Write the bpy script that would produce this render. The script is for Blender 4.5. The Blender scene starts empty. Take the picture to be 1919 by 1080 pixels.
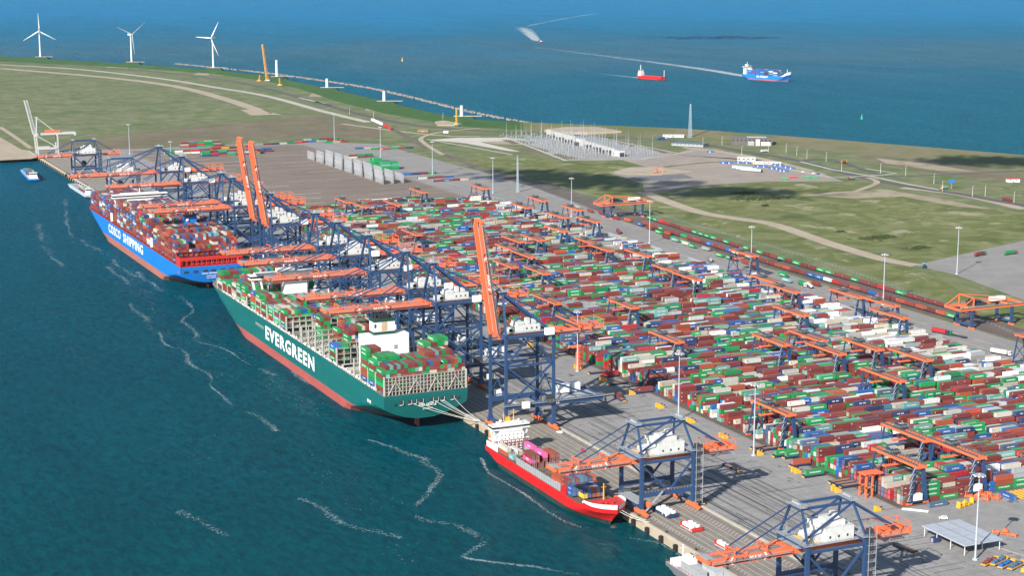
import bpy, math, random
import numpy as np
from mathutils import Vector, Matrix
R = math.radians
rnd = random.Random(11)
C = bpy.context.scene.collection
SC = bpy.context.scene

# ------------------------------------------------------------------ camera
YAW, PITCH, ROLL = .4300, .1919, -.001
CAM = Vector((-435.3, 0.0, 305.0))
cd = bpy.data.cameras.new('camera'); cam = bpy.data.objects.new('camera', cd); C.objects.link(cam)
cd.sensor_fit = 'HORIZONTAL'; cd.sensor_width = 36; cd.lens = 36 * 3287.6 / 1919
cd.clip_start = 1; cd.clip_end = 60000
_f = Vector((math.sin(YAW) * math.cos(PITCH), math.cos(YAW) * math.cos(PITCH), -math.sin(PITCH)))
_r = Vector((math.cos(YAW), -math.sin(YAW), 0)); _u = _r.cross(_f)
_r2 = _r * math.cos(ROLL) + _u * math.sin(ROLL); _u2 = -_r * math.sin(ROLL) + _u * math.cos(ROLL)
_m = Matrix((_r2, _u2, -_f)).transposed().to_4x4(); _m.translation = CAM
cam.matrix_world = _m
SC.camera = cam

# ------------------------------------------------------------------ sky, sun, exposure
SUN_AZ, SUN_EL = 55.0, 31.0            # shadows run 55 deg from the quay line, inland
w = bpy.data.worlds.new('World'); SC.world = w; w.use_nodes = True
nt = w.node_tree; nt.nodes.clear()
sky = nt.nodes.new('ShaderNodeTexSky'); sky.sky_type = 'NISHITA'; sky.sun_disc = False
sky.sun_elevation = R(SUN_EL); sky.sun_rotation = R(SUN_AZ + 180); sky.altitude = 100
sky.air_density = 1.0; sky.dust_density = .6; sky.ozone_density = 1.5
bg = nt.nodes.new('ShaderNodeBackground'); bg.inputs['Strength'].default_value = .088
out = nt.nodes.new('ShaderNodeOutputWorld')
nt.links.new(sky.outputs[0], bg.inputs[0]); nt.links.new(bg.outputs[0], out.inputs[0])
sd = bpy.data.lights.new('sun', 'SUN'); so = bpy.data.objects.new('sun', sd); C.objects.link(so)
sd.energy = 5.0; sd.angle = R(.5); sd.color = (1, .95, .87)
_d = Vector((math.sin(R(SUN_AZ)) * math.cos(R(SUN_EL)), math.cos(R(SUN_AZ)) * math.cos(R(SUN_EL)), -math.sin(R(SUN_EL))))
so.rotation_euler = _d.to_track_quat('-Z', 'Y').to_euler(); so.location = (-400, 300, 500)
SC.view_settings.view_transform = 'Standard'; SC.view_settings.look = 'None'
SC.view_settings.gamma = 1; SC.view_settings.exposure = 0.6
try:
    SC.cycles.max_bounces = 5; SC.cycles.diffuse_bounces = 2; SC.cycles.glossy_bounces = 2
    SC.cycles.transparent_max_bounces = 12; SC.cycles.transmission_bounces = 2; SC.cycles.volume_bounces = 0
    SC.cycles.caustics_reflective = False; SC.cycles.caustics_refractive = False
except Exception: pass

# ------------------------------------------------------------------ helpers
class MB:
    def __init__(s): s.v = []; s.f = []; s.m = []
    def add(s, vs, fs, mi=0):
        b = len(s.v); s.v += [tuple(map(float, p)) for p in vs]
        s.f += [tuple(b + i for i in f) for f in fs]; s.m += [mi] * len(fs); return s
    def box(s, x0, x1, y0, y1, z0, z1, mi=0):
        return s.add([(x0,y0,z0),(x1,y0,z0),(x1,y1,z0),(x0,y1,z0),(x0,y0,z1),(x1,y0,z1),(x1,y1,z1),(x0,y1,z1)],
                     [(3,2,1,0),(4,5,6,7),(0,1,5,4),(1,2,6,5),(2,3,7,6),(3,0,4,7)], mi)
    def bar(s, p, q, a, b=None, mi=0):
        b = a if b is None else b; p = Vector(p); q = Vector(q); d = (q - p).normalized()
        up = Vector((0,0,1)) if abs(d.z) < .95 else Vector((1,0,0))
        x = d.cross(up).normalized(); y = x.cross(d).normalized(); x *= a / 2; y *= b / 2
        return s.add([p-x-y, p+x-y, p+x+y, p-x+y, q-x-y, q+x-y, q+x+y, q-x+y],
                     [(3,2,1,0),(4,5,6,7),(0,1,5,4),(1,2,6,5),(2,3,7,6),(3,0,4,7)], mi)
    def cyl(s, p, q, r0, r1=None, n=10, mi=0):
        r1 = r0 if r1 is None else r1; p = Vector(p); q = Vector(q); d = (q - p).normalized()
        up = Vector((0,0,1)) if abs(d.z) < .95 else Vector((1,0,0))
        x = d.cross(up).normalized(); y = d.cross(x).normalized(); vs = []
        for c, r in ((p, r0), (q, r1)):
            for i in range(n):
                t = 2 * math.pi * i / n; vs.append(c + x * (r * math.cos(t)) + y * (r * math.sin(t)))
        fs = [(i, i + n, (i + 1) % n + n, (i + 1) % n) for i in range(n)] + [tuple(range(n)), tuple(range(2 * n - 1, n - 1, -1))]
        return s.add(vs, fs, mi)
    def poly(s, pts, mi=0): return s.add(pts, [tuple(range(len(pts)))], mi)
    def prism(s, pts, z0, z1, mi=0):
        n = len(pts); a = sum(pts[i][0]*pts[(i+1)%n][1] - pts[(i+1)%n][0]*pts[i][1] for i in range(n))
        if a < 0: pts = pts[::-1]
        return s.add([(x,y,z0) for x,y in pts] + [(x,y,z1) for x,y in pts],
                     [tuple(range(n-1,-1,-1)), tuple(range(n,2*n))] + [(i,(i+1)%n,(i+1)%n+n,i+n) for i in range(n)], mi)
    def sphere(s, c, r, n=8, mi=0, sz=1):
        vs = []; fs = []; k = n // 2
        for j in range(k + 1):
            for i in range(n):
                t = math.pi * j / k; p = 2 * math.pi * i / n
                vs.append((c[0]+r*math.sin(t)*math.cos(p), c[1]+r*math.sin(t)*math.sin(p), c[2]+sz*r*math.cos(t)))
        for j in range(k):
            for i in range(n): fs.append((j*n+i, (j+1)*n+i, (j+1)*n+(i+1)%n, j*n+(i+1)%n))
        return s.add(vs, fs, mi)
    def rail(s, p, q, mi=0, h=1.1, step=3.0, t=.09):     # a handrail with posts between two points
        p = Vector(p); q = Vector(q); n = max(1, int((q - p).length / step)); z = Vector((0,0,h))
        s.bar(p + z, q + z, t, t, mi); s.bar(p + z*.5, q + z*.5, t*.7, t*.7, mi)
        for i in range(n + 1): a = p.lerp(q, i / n); s.bar(a, a + z, t, t, mi)
        return s
    def mesh(s, name, mats):
        me = bpy.data.meshes.new(name); me.from_pydata(s.v, [], s.f)
        for m in (mats if isinstance(mats, (list, tuple)) else [mats]): me.materials.append(m)
        me.polygons.foreach_set('material_index', s.m); me.update(); return me
    def build(s, name, mats, parent=None, loc=None):
        o = bpy.data.objects.new(name, s.mesh(name, mats)); C.objects.link(o)
        if parent: o.parent = parent
        if loc: o.location = loc
        return o

def tag(o, label=None, cat=None, group=None, kind=None):
    if label: o['label'] = label
    if cat: o['category'] = cat
    if group: o['group'] = group
    if kind: o['kind'] = kind
    return o
def thing(name, label, cat, loc=(0,0,0), rz=0, group=None):
    o = bpy.data.objects.new(name, None); C.objects.link(o); o.empty_display_size = 1
    o.location = loc; o.rotation_euler = (0, 0, rz); return tag(o, label, cat, group)
def copy_tree(o, parent=None):
    c = o.copy(); C.objects.link(c)
    if parent: c.parent = parent
    for ch in list(o.children): copy_tree(ch, c)
    return c
def dup(o, loc, rz, label, group=None):
    c = copy_tree(o); c.location = loc; c.rotation_euler = (0, 0, rz); c['label'] = label
    if group: c['group'] = group
    return c
def struct(name, mb, m, label): return tag(mb.build(name, m), label, name.replace('_', ' '), None, 'structure')

# ------------------------------------------------------------------ materials
def newmat(name):
    m = bpy.data.materials.new(name); m.use_nodes = True; n = m.node_tree; n.nodes.clear()
    o = n.nodes.new('ShaderNodeOutputMaterial'); b = n.nodes.new('ShaderNodeBsdfPrincipled')
    n.links.new(b.outputs[0], o.inputs[0]); return m, n, b, o
def noise(n, scale, detail=4, rough=.6, dist=0, vec=None, stretch=None):
    g = n.nodes.new('ShaderNodeNewGeometry'); t = n.nodes.new('ShaderNodeTexNoise')
    t.inputs['Scale'].default_value = scale; t.inputs['Detail'].default_value = detail
    t.inputs['Roughness'].default_value = rough; t.inputs['Distortion'].default_value = dist
    src = g.outputs['Position']
    if stretch:
        mp = n.nodes.new('ShaderNodeMapping'); mp.inputs['Scale'].default_value = stretch[:3]
        if len(stretch) > 3: mp.inputs['Rotation'].default_value = (0, 0, stretch[3])
        n.links.new(src, mp.inputs[0]); src = mp.outputs[0]
    n.links.new(src, t.inputs['Vector']); return t.outputs['Fac']
def ramp(n, fac, stops):
    r = n.nodes.new('ShaderNodeValToRGB'); e = r.color_ramp.elements
    while len(e) < len(stops): e.new(.5)
    for k, (p, c) in enumerate(stops): e[k].position = p; e[k].color = (*c, 1) if len(c) == 3 else c
    n.links.new(fac, r.inputs[0]); return r.outputs[0]
def mix(n, fac, a, b, mode='MIX'):
    x = n.nodes.new('ShaderNodeMix'); x.data_type = 'RGBA'; x.blend_type = mode
    for s, v in ((0, fac), (6, a), (7, b)):
        if hasattr(v, 'links'): n.links.new(v, x.inputs[s])
        elif s == 0: x.inputs[0].default_value = v
        else: x.inputs[s].default_value = (*v, 1) if len(v) == 3 else v
    return x.outputs[2]
def math_(n, op, a, b=0.0):
    x = n.nodes.new('ShaderNodeMath'); x.operation = op
    for i, v in enumerate((a, b)):
        if hasattr(v, 'links'): n.links.new(v, x.inputs[i])
        else: x.inputs[i].default_value = v
    return x.outputs[0]
_paint = {}
def paint(name, col, rough=.5, wear=.25, scale=.35, metal=0.0, dirt=(.10,.08,.07)):
    if name in _paint: return _paint[name]
    m, n, b, o = newmat(name)
    f = noise(n, scale, 5, .7); g = noise(n, scale * 6, 3, .6)
    c = mix(n, math_(n, 'MULTIPLY', ramp(n, f, [(.45, (0,0,0)), (.75, (1,1,1))]), wear), col, dirt)
    c = mix(n, math_(n, 'MULTIPLY', g, .22), c, tuple(min(1, x * 1.35) for x in col))
    n.links.new(c, b.inputs['Base Color']); b.inputs['Roughness'].default_value = rough; b.inputs['Metallic'].default_value = metal
    _paint[name] = m; return m
def hullpaint(name, col, streak, amt=.35, rough=.45, rust=(.22,.11,.06), ramt=.25):
    m, n, b, o = newmat(name)
    v = noise(n, .9, 4, .7, stretch=(1, 1, .06)); h = noise(n, .12, 4, .6, stretch=(.25, .25, 1)); r = noise(n, .35, 5, .75, stretch=(1, 1, .10))
    c = mix(n, math_(n, 'MULTIPLY', ramp(n, v, [(.42, (0,0,0)), (.72, (1,1,1))]), amt), col, streak)
    c = mix(n, math_(n, 'MULTIPLY', ramp(n, h, [(.45, (0,0,0)), (.7, (1,1,1))]), amt * .7), c, tuple(min(1, x * 1.35 + .01) for x in col))
    c = mix(n, math_(n, 'MULTIPLY', ramp(n, r, [(.60, (0,0,0)), (.70, (1,1,1))]), ramt), c, rust)
    n.links.new(c, b.inputs['Base Color']); b.inputs['Roughness'].default_value = rough; return m
def ground(name, stops, scale, rough=.95, stops2=None, scale2=.01, amt2=.5, stretch=None, speck=None):
    m, n, b, o = newmat(name)
    c = ramp(n, noise(n, scale, 8, .65, .4, stretch=stretch), stops)
    if stops2: c = mix(n, amt2, c, ramp(n, noise(n, scale2, 6, .6, .8, stretch=stretch), stops2))
    if speck: c = mix(n, ramp(n, noise(n, speck[0], 4, .75), [(speck[1], (0,0,0)), (speck[1] + .06, (1,1,1))]), c, speck[2])
    n.links.new(c, b.inputs['Base Color']); b.inputs['Roughness'].default_value = rough
    b.inputs['Specular IOR Level'].default_value = .2; return m

BLUE = paint('crane_blue', (.022, .062, .155), .45, .2)
ORANGE = paint('crane_orange', (.74, .165, .062), .5, .18)
WHITE = paint('white_paint', (.78, .78, .76), .5, .14, .2)
GREY = paint('grey_steel', (.33, .35, .37), .5, .3)
DARK = paint('dark_steel', (.035, .04, .05), .6, .2)
CREAM = paint('cream_steel', (.46, .45, .40), .6, .4)
YELLOW = paint('yellow_paint', (.78, .42, .03), .5, .2)
RED = paint('red_paint', (.55, .03, .025), .5, .2)
RUST = paint('red_brown_steel', (.30, .035, .03), .6, .3)
NAVY = paint('navy_paint', (.02, .04, .11), .5, .2)
WTEXT = paint('white_lettering', (.82, .82, .80), .6, .05)
GLASS = paint('dark_glass', (.02, .03, .04), .15, .05)
BLACK = paint('black_rubber', (.015, .015, .017), .8, .1)
SKYBLUE = paint('pale_steel', (.42, .50, .58), .5, .2)
BROWN = paint('brown_wood', (.30, .17, .09), .8, .3)

# ------------------------------------------------------------------ lettering
_glyph = {}
def text_geo(s, bold=.02):
    if (s, bold) in _glyph: return _glyph[(s, bold)]
    cu = bpy.data.curves.new('lettering', 'FONT'); cu.body = s; cu.offset = bold; cu.resolution_u = 2; cu.space_character = 1.0 + bold * 4.5
    o = bpy.data.objects.new('lettering', cu); C.objects.link(o)
    dg = bpy.context.evaluated_depsgraph_get(); me = bpy.data.meshes.new_from_object(o.evaluated_get(dg))
    v = np.zeros(len(me.vertices) * 3); me.vertices.foreach_get('co', v); v = v.reshape(-1, 3)
    fs = [tuple(p.vertices) for p in me.polygons]
    bpy.data.objects.remove(o); bpy.data.curves.remove(cu); bpy.data.meshes.remove(me)
    v[:, :2] -= v[:, :2].min(0); v[:, :2] /= v[:, :2].max(0)
    _glyph[(s, bold)] = (v, fs); return v, fs
def text(mb, s, origin, ux, uz, W, H, mi=0, bold=.02):   # origin: lower left; ux: reading direction; uz: up
    v, fs = text_geo(s, bold); o = Vector(origin); ux = Vector(ux); uz = Vector(uz)
    return mb.add([o + ux * (p[0] * W) + uz * (p[1] * H) for p in v], fs, mi)
# ================================================================== SETTING
Z0 = 5.0                                   # quay and terminal level above the water
def water(name, stops, s0, s1, gl, grough, scales, foam, patch):
    m, n, b, o = newmat(name); n.nodes.remove(b)
    df = n.nodes.new('ShaderNodeBsdfDiffuse'); gs = n.nodes.new('ShaderNodeBsdfGlossy'); mx = n.nodes.new('ShaderNodeMixShader')
    gm = n.nodes.new('ShaderNodeNewGeometry'); dt = n.nodes.new('ShaderNodeVectorMath'); dt.operation = 'DOT_PRODUCT'; dt.inputs[1].default_value = (.417, .909, 0)
    n.links.new(gm.outputs['Position'], dt.inputs[0])                     # water colour shifts with distance along the camera heading
    big = noise(n, .0009, 5, .6, 1.2, stretch=(1, .4, 1, .9))
    t = math_(n, 'DIVIDE', math_(n, 'SUBTRACT', dt.outputs['Value'], s0), s1 - s0); t = math_(n, 'ADD', t, math_(n, 'MULTIPLY', math_(n, 'SUBTRACT', big, .5), .55))
    c = ramp(n, t, stops)
    pt = noise(n, .010, 5, .65, .8, stretch=(1, .4, 1, .5)); c = mix(n, ramp(n, pt, [(.38, (0,0,0)), (.72, (1,1,1))]), c, mix(n, 1.0, c, patch, 'MULTIPLY'))
    rp = noise(n, .20, 4, .75, .5, stretch=(1, .42, 1, .5)); c = mix(n, ramp(n, rp, [(.38, (0,0,0)), (.64, (1,1,1))]), mix(n, 1.0, c, tuple(2 - q for q in patch), 'MULTIPLY'), mix(n, 1.0, c, tuple(1 + (q - 1) * 1.8 for q in patch), 'MULTIPLY'))
    if foam:
        wc = noise(n, .03, 6, .8, .3, stretch=(1, .35, 1, .5)); c = mix(n, ramp(n, wc, [(foam, (0,0,0)), (foam + .02, (.5,.5,.5))]), c, (.75, .78, .80))
    n.links.new(c, df.inputs['Color']); gs.inputs['Roughness'].default_value = grough; mx.inputs[0].default_value = gl
    n.links.new(df.outputs[0], mx.inputs[1]); n.links.new(gs.outputs[0], mx.inputs[2]); n.links.new(mx.outputs[0], o.inputs[0]); last = None
    for sc, st, di in scales:
        bp = n.nodes.new('ShaderNodeBump'); bp.inputs['Strength'].default_value = st; bp.inputs['Distance'].default_value = di
        n.links.new(noise(n, sc, 4, .6, .5, stretch=(1, .5, 1, .5)), bp.inputs['Height'])
        if last: n.links.new(last, bp.inputs['Normal'])
        last = bp.outputs[0]
    n.links.new(last, df.inputs['Normal']); n.links.new(last, gs.inputs['Normal']); return m
SEA = water('sea_water', [(0, (.006,.112,.165)), (.25, (.010,.120,.19)), (.42, (.046,.140,.205)), (.62, (.012,.150,.26)), (1, (.006,.19,.38))], 2500, 8200, .05, .25, [(.03, 1, 4.0), (.11, 1, 1.3)], .72, (.72,.80,.82))
HARB = water('harbour_water', [(0, (.0004,.056,.068)), (.5, (.0004,.064,.096)), (1, (.0008,.086,.145))], 500, 2400, .04, .12, [(.05, 1, 1.2), (.25, 1, .45)], 0, (.80,.83,.85))
s_ = MB().poly([(-40000,-8000,-.3),(45000,-8000,-.3),(45000,60000,-.3),(-40000,60000,-.3)])
struct('sea', s_, SEA, 'open blue sea beyond the dike with small whitecaps')
struct('harbour_water', MB().poly([(-2600,-900,0),(3,-900,0),(3,2760,0),(-2600,2760,0)]), HARB, 'dark teal harbour water beside the quay with thin foam lines')

GRASS = ground('field_grass', [(.30, (0.076,0.112,0.038)), (.44, (0.113,0.146,0.055)), (.55, (0.163,0.171,0.084)), (.66, (0.097,0.139,0.042)), (.78, (0.200,0.188,0.105))], .0075, .95, [(.36, (0.079,0.135,0.036)), (.5, (0.152,0.171,0.079)), (.64, (0.263,0.245,0.152))], .03, .5, None, (.045, .64, (0.336,0.308,0.210)))
SOIL = ground('bare_field', [(.3, (.12,.10,.06)), (.5, (.175,.14,.095)), (.7, (.255,.215,.15))], .012, .95, [(.3, (.095,.105,.04)), (.7, (.215,.175,.12))], .06, .5)
GREEN = ground('dike_grass', [(.3, (0.037,0.089,0.023)), (.7, (0.058,0.131,0.032))], .03, .95)
DGREEN = ground('rough_grass', [(.28, (0.081,0.097,0.034)), (.42, (0.114,0.139,0.042)), (.55, (0.156,0.177,0.052)), (.70, (0.203,0.199,0.095))], .008, .95, [(.34, (0.062,0.082,0.028)), (.5, (0.135,0.154,0.050)), (.60, (0.250,0.234,0.130)), (.72, (0.120,0.142,0.050))], .030, .5, None, (.016, .58, (0.291,0.274,0.170)))
DIKEB = ground('dry_dike_grass', [(.3, (.095,.125,.04)), (.45, (.125,.15,.052)), (.56, (.23,.185,.12)), (.66, (.14,.15,.06)), (.8, (.24,.20,.135))], .006, .95, [(.35, (.10,.13,.045)), (.65, (.19,.165,.095))], .03, .4)
SAND = ground('sand', [(.3, (.34,.27,.19)), (.7, (.47,.40,.31))], .02, .95, [(.3, (.28,.23,.17)), (.7, (.46,.39,.30))], .1, .5)
SAND2 = ground('pale_scrub', [(.30, (.15,.14,.06)), (.45, (.30,.25,.17)), (.6, (.36,.31,.23)), (.72, (.17,.15,.07))], .02, .95)
DIRT = ground('grey_dirt', [(.3, (.29,.245,.205)), (.7, (.39,.335,.285))], .012, .95, [(.35, (.20,.17,.15)), (.7, (.36,.31,.26))], .07, .4)
GRAVEL = ground('dark_gravel', [(.3, (.10,.105,.115)), (.7, (.22,.22,.22))], .25, .95)
CONC = ground('concrete_road', [(.3, (.38,.35,.31)), (.7, (.50,.47,.42))], .05, .9)
ASPH = ground('asphalt', [(.3, (.085,.083,.082)), (.7, (.135,.13,.125))], .03, .9, [(.3,(.07,.07,.07)), (.7,(.15,.145,.14))], .2, .4)
APRON = ground('apron_paving', [(.3, (0.227,0.221,0.215)), (.7, (0.327,0.317,0.306))], .02, .9, [(.3,(0.197,0.191,0.187)), (.7,(0.356,0.344,0.330))], .12, .45, None, (.06, .62, (0.123,0.120,0.119)))
QUAY = ground('quay_paving', [(.3, (0.203,0.179,0.150)), (.7, (0.270,0.239,0.203))], .03, .9, [(.3,(0.155,0.138,0.120)), (.7,(0.311,0.281,0.239))], .18, .4)
YARD = ground('stack_yard_ballast', [(.3, (.175,.135,.11)), (.5, (.225,.178,.145)), (.7, (.27,.22,.185))], .03, .95, [(.3,(.16,.125,.10)), (.7,(.30,.245,.205))], .1, .4, (.25, 1, 1))
YARD2 = ground('land_side_paving', [(.3, (0.228,0.216,0.204)), (.7, (0.306,0.288,0.270))], .015, .9, [(.3,(0.192,0.180,0.174)), (.7,(0.324,0.306,0.288))], .1, .4)
BALLAST = ground('track_ballast', [(.3, (0.111,0.091,0.078)), (.7, (0.195,0.163,0.137))], .06, .95)
MARK = paint('road_marking', (.55,.54,.50), .8, .3)
CURB = paint('pale_kerb_concrete', (.52,.46,.36), .9, .35)
WALLC = paint('quay_wall_concrete', (.42,.35,.26), .9, .45, .12)
STAIN = paint('tyre_mark', (.075,.073,.072), .9, .1)

def flat(name, pts, z, m, label):
    n = len(pts); mb = MB(); b = z - .5
    return struct(name, MB().prism([(p[0], p[1]) for p in pts], Z0 - .4, Z0 + z), m, label)
def strip(mb, pts, wd, z, mi=0):
    pts = [Vector((p[0], p[1], 0)) for p in pts]; L = []; Rr = []
    for i, p in enumerate(pts):
        a = pts[max(0, i - 1)]; b = pts[min(len(pts) - 1, i + 1)]; d = (b - a).normalized(); nn = Vector((-d.y, d.x, 0))
        ww = wd[i] if isinstance(wd, (list, tuple)) else wd
        L.append(p + nn * ww / 2); Rr.append(p - nn * ww / 2)
    vs = [(p.x, p.y, z) for p in L] + [(p.x, p.y, z) for p in Rr]; n = len(pts)
    return mb.add(vs, [(i, n + i, n + i + 1, i + 1) for i in range(n - 1)], mi)
def smooth(pts, k=6):
    out = []; P = [pts[0]] + list(pts) + [pts[-1]]
    for i in range(1, len(P) - 2):
        a, b, c, d = (Vector((q[0], q[1], 0)) for q in P[i-1:i+3])
        for j in range(k):
            t = j / k; out.append(tuple(.5*((2*b)+(c-a)*t+(2*a-5*b+4*c-d)*t*t+(3*b-a-3*c+d)*t**3))[:2])
    return out + [pts[-1][:2]]

# land and dike
FOOT = [(-500,6080),(293.5,4893.3),(561.1,4482.5),(689.3,4187.5),(735.6,3897.7),(735.0,3658.7),(704.2,3290.3),(700.5,3041.3),(718.7,2875.7),(734.2,2744.2),(805.7,2661.4),(875.4,2562.2),(984.9,2438.0),(1069.4,2230.3),(1135.5,2055.4),(1200.1,1881.5),(1750,1150),(2300,400)]
CREST = [(-480,6150),(317.9,5051.6),(576.7,4551.0),(705.1,4245.1),(765.0,3994.4),(771.4,3771.3),(774.5,3491.7),(768.6,3222.6),(763.5,2986.9),(769.4,2826.7),(838.2,2731.0),(916.7,2643.1),(1032.2,2519.8),(1133.0,2325.4),(1210.4,2154.7),(1285.6,1981.6),(1860,1230),(2420,480)]
land = [(0,300),(0,2690),(-22.4,2620.2),(-53.8,2613.1),(-900,2860),(-1800,3000),(-1800,6000)] + [(p[0], p[1]) for p in FOOT] + [(2300,300)]
struct('ground', MB().prism(land, -6, Z0), GRASS, 'flat reclaimed land with dry olive grass behind the terminal')
mb = MB(); vs = []; fs = []
for k, (a, b) in enumerate(zip(FOOT, CREST)):
    d = Vector((b[0]-a[0], b[1]-a[1], 0)).normalized()
    c = (b[0] + d.x * 4, b[1] + d.y * 4); e = (b[0] + d.x * 34, b[1] + d.y * 34)
    vs += [(a[0]-d.x*.5, a[1]-d.y*.5, Z0+.02), (b[0], b[1], 10.), (c[0], c[1], 10.), (e[0], e[1], -3.)]
mi = []
for k in range(len(FOOT) - 1):
    for j in range(3): fs.append((4*k+j, 4*k+4+j, 4*k+5+j, 4*k+1+j)); mi.append(2 if j == 2 else (0 if k < 10 else 1))
mb.v = vs; mb.f = fs; mb.m = mi
o = mb.build('dike', [GREEN, DIKEB, GRAVEL]); tag(o, 'long grassy sea dike between the fields and the open sea', 'dike', None, 'structure')

# breakwater and its rocks
BW = smooth([(715.8,4662.4),(752.4,4526.1),(801.0,4345.4),(841.1,4157.8),(880.1,3870.2),(899.0,3637.1),(891.7,3364.5),(876.4,3103.6),(875.0,2925.4),(881.5,2801.6)], 10)
mb = MB(); rr = random.Random(5)
ROCK = paint('boulder_grey', (.26,.22,.18), .95, .4, .2)
for i in range(len(BW) - 1):
    a = Vector((*BW[i], 0)); b = Vector((*BW[i+1], 0)); L = (b - a).length; nn = Vector((-(b-a).y, (b-a).x, 0)).normalized()
    for j in range(int(L / 2.0)):
        p = a.lerp(b, rr.random()); q = rr.gauss(0, 3.0); p += nn * q; s = rr.uniform(1.4, 3.0); h = 2.8 - abs(q) * .35
        vs = []
        for k in range(6):
            t = k * math.pi / 3 + rr.random(); vs.append((p.x + math.cos(t)*s*rr.uniform(.7,1.2), p.y + math.sin(t)*s*rr.uniform(.7,1.2), h - s*.8))
        vs += [(p.x + rr.uniform(-s,s)*.4, p.y + rr.uniform(-s,s)*.4, h + s*rr.uniform(.1,.7)), (p.x, p.y, -2.5)]
        mb.add(vs, [(k, (k+1) % 6, 6) for k in range(6)] + [((k+1) % 6, k, 7) for k in range(6)])
tag(mb.build('breakwater_rock', ROCK), 'rubble of the long rock breakwater off the dike', 'rocks', None, 'stuff')

# patches of the fields
flat('beach', [(-8.0,2913.7),(-6.2,2719.3),(18.0,2653.6),(7.1,2613.8),(-11.7,2593.3),(-56.9,2593.0),(-200,2760),(-240,3000)], .03, SAND, 'small sandy beach at the harbour end')
flat('rough_field', [(-56.9,2593.0),(10.7,2634.4),(151.1,2661.3),(332.1,2709.6),(524.2,2619.4),(589.1,2744.0),(583.5,3061.6),(306.3,2945.6),(73.7,2805.2)], .02, SOIL, 'dry brown scrubland behind the far quay end')
flat('green_field', [(329.3,2213.5),(458.4,2228.9),(561.8,2104.6),(608.8,1965.2),(620.0,1894.4),(589.1,1731.3),(616.3,1605.6),(594.9,1427.2),(593.4,1326.8),(547.4,1232.2),(558.8,1430.3),(560.4,1682.4),(529.5,1884.7),(496.1,2046.3),(498.3,2210.3)] if 0 else
     [(534.6,2315.7),(631.4,2343.3),(671.8,2230.2),(762.5,2166.9),(665.3,2087.3),(611.0,1898.6),(591.2,1734.9),(616.3,1605.6),(598.5,1432.4),(594.1,1335.8),(560.2,1135.9),(503.6,1069.8),(524.5,1203.0),(547.4,1395.8),(551.8,1611.2),(558.9,1870.9),(547.7,2074.8),(544.1,2241.9)], .03, DGREEN, 'yellow green rough grass strip along the railway')
flat('meadow', [(635.0,1887.4),(810.0,1916.7),(898.0,1852.6),(916.9,1703.6),(927.7,1564.1),(808.4,1425.1),(614.4,1348.5),(606.5,1394.7),(616.9,1495.6),(637.3,1637.9),(607.6,1750.4)], .03, DGREEN, 'rough meadow inside the bend of the sand track')
flat('sandy_ground', [(670.6,2097.4),(733.9,2099.9),(841.0,2130.1),(936.7,2127.2),(926.1,1965.1),(903.9,1884.5),(815.8,1925.7),(730.3,1931.0),(644.6,1904.4),(615.8,1896.4),(655.1,1971.9)], .06, DIRT, 'grey sandy building ground with tracks')
flat('bare_ground', [(755.2,2212.3),(853.3,2239.2),(930.3,2311.6),(948.4,2271.2),(933.2,2107.7),(929.3,1957.4),(884.2,1953.7),(936.7,2127.2),(847.4,2140.9),(745.5,2120.7),(749.2,2166.2)], .045, DIRT, 'bare pinkish building ground between substation and tent')
flat('bare_ground', [(832.5,1805.7),(907.6,1797.8),(916.9,1703.6),(917.1,1605.9),(894.4,1635.4),(887.3,1738.0),(823.1,1747.5),(780.2,1798.5)], .045, SAND2, 'bare sandy patch in the upper right meadow')
flat('bare_ground', [(662.4,2554.5),(737.0,2554.5),(735.2,2520.2),(721.7,2442.1),(675.5,2480.3)], .035, SAND2, 'pale bare ground west of the substation')
flat('bare_ground', [(1097.6,2080.4),(1126.3,1982.6),(1126.1,1890.5),(1087.5,1921.3),(1072.8,2021.4)], .07, SAND2, 'pale bare strip below the right dike')
flat('sand_bank', [(679.9,2099.4),(722.1,2131.7),(765.2,2118.1),(763.8,2085.9),(778.4,2053.3),(722.2,2041.9),(682.2,2073.1)], .5, SAND, 'bank of pale sand beside the orange excavator')
flat('gravel_bed', [(672.7,2040.5),(753.8,2039.6),(744.1,1994.9),(664.7,1996.4)], .12, GRAVEL, 'bed of dark blue gravel on the building ground')
flat('substation_yard', [(731.4,2522.0),(852.5,2536.2),(863.5,2257.0),(777.7,2208.8),(678.9,2248.0)], .05, ground('pale_gravel', [(.3, (.27,.26,.25)), (.7, (.36,.35,.33))], .1), 'pale gravel yard of the substation')
for k, q in enumerate([[(673.3,2400.3),(714.2,2445.6),(709.3,2360.0),(674.1,2323.2)], [(675.3,2307.7),(705.0,2323.8),(706.4,2256.6),(684.6,2252.5)], [(708.4,2532.8),(735.8,2511.3),(742.1,2465.7),(698.1,2469.7)], [(858.0,2453.9),(881.2,2425.8),(870.9,2363.8),(845.3,2359.5)], [(863.8,2350.9),(882.2,2350.3),(879.5,2280.1),(847.9,2256.7)]]):
    flat('grass_plot', q, .1, SOIL, 'brown grass plot inside the substation yard')
flat('sand_flat', [(604.8,2581.5),(659.5,2591.0),(729.3,2558.2),(746.7,2514.8),(665.2,2518.7),(666.5,2372.3),(655.0,2385.5),(636.5,2515.3)], .06, ground('white_sand', [(.3, (.46,.43,.38)), (.7, (.58,.55,.5))], .05), 'bare white sand west of the substation')
flat('sand_heap', [(823.1,2614.9),(874.3,2638.8),(923.0,2615.9),(926.9,2537.9),(867.8,2547.3),(816.3,2580.7)], 4, SAND, 'long heap of sand below the dike')
flat('sand_heap', [(716.9,2834.1),(768.8,2873.6),(738.0,2762.5),(700.0,2780.4)], 2, SAND, 'bare sand slope at the dike road')
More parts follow.
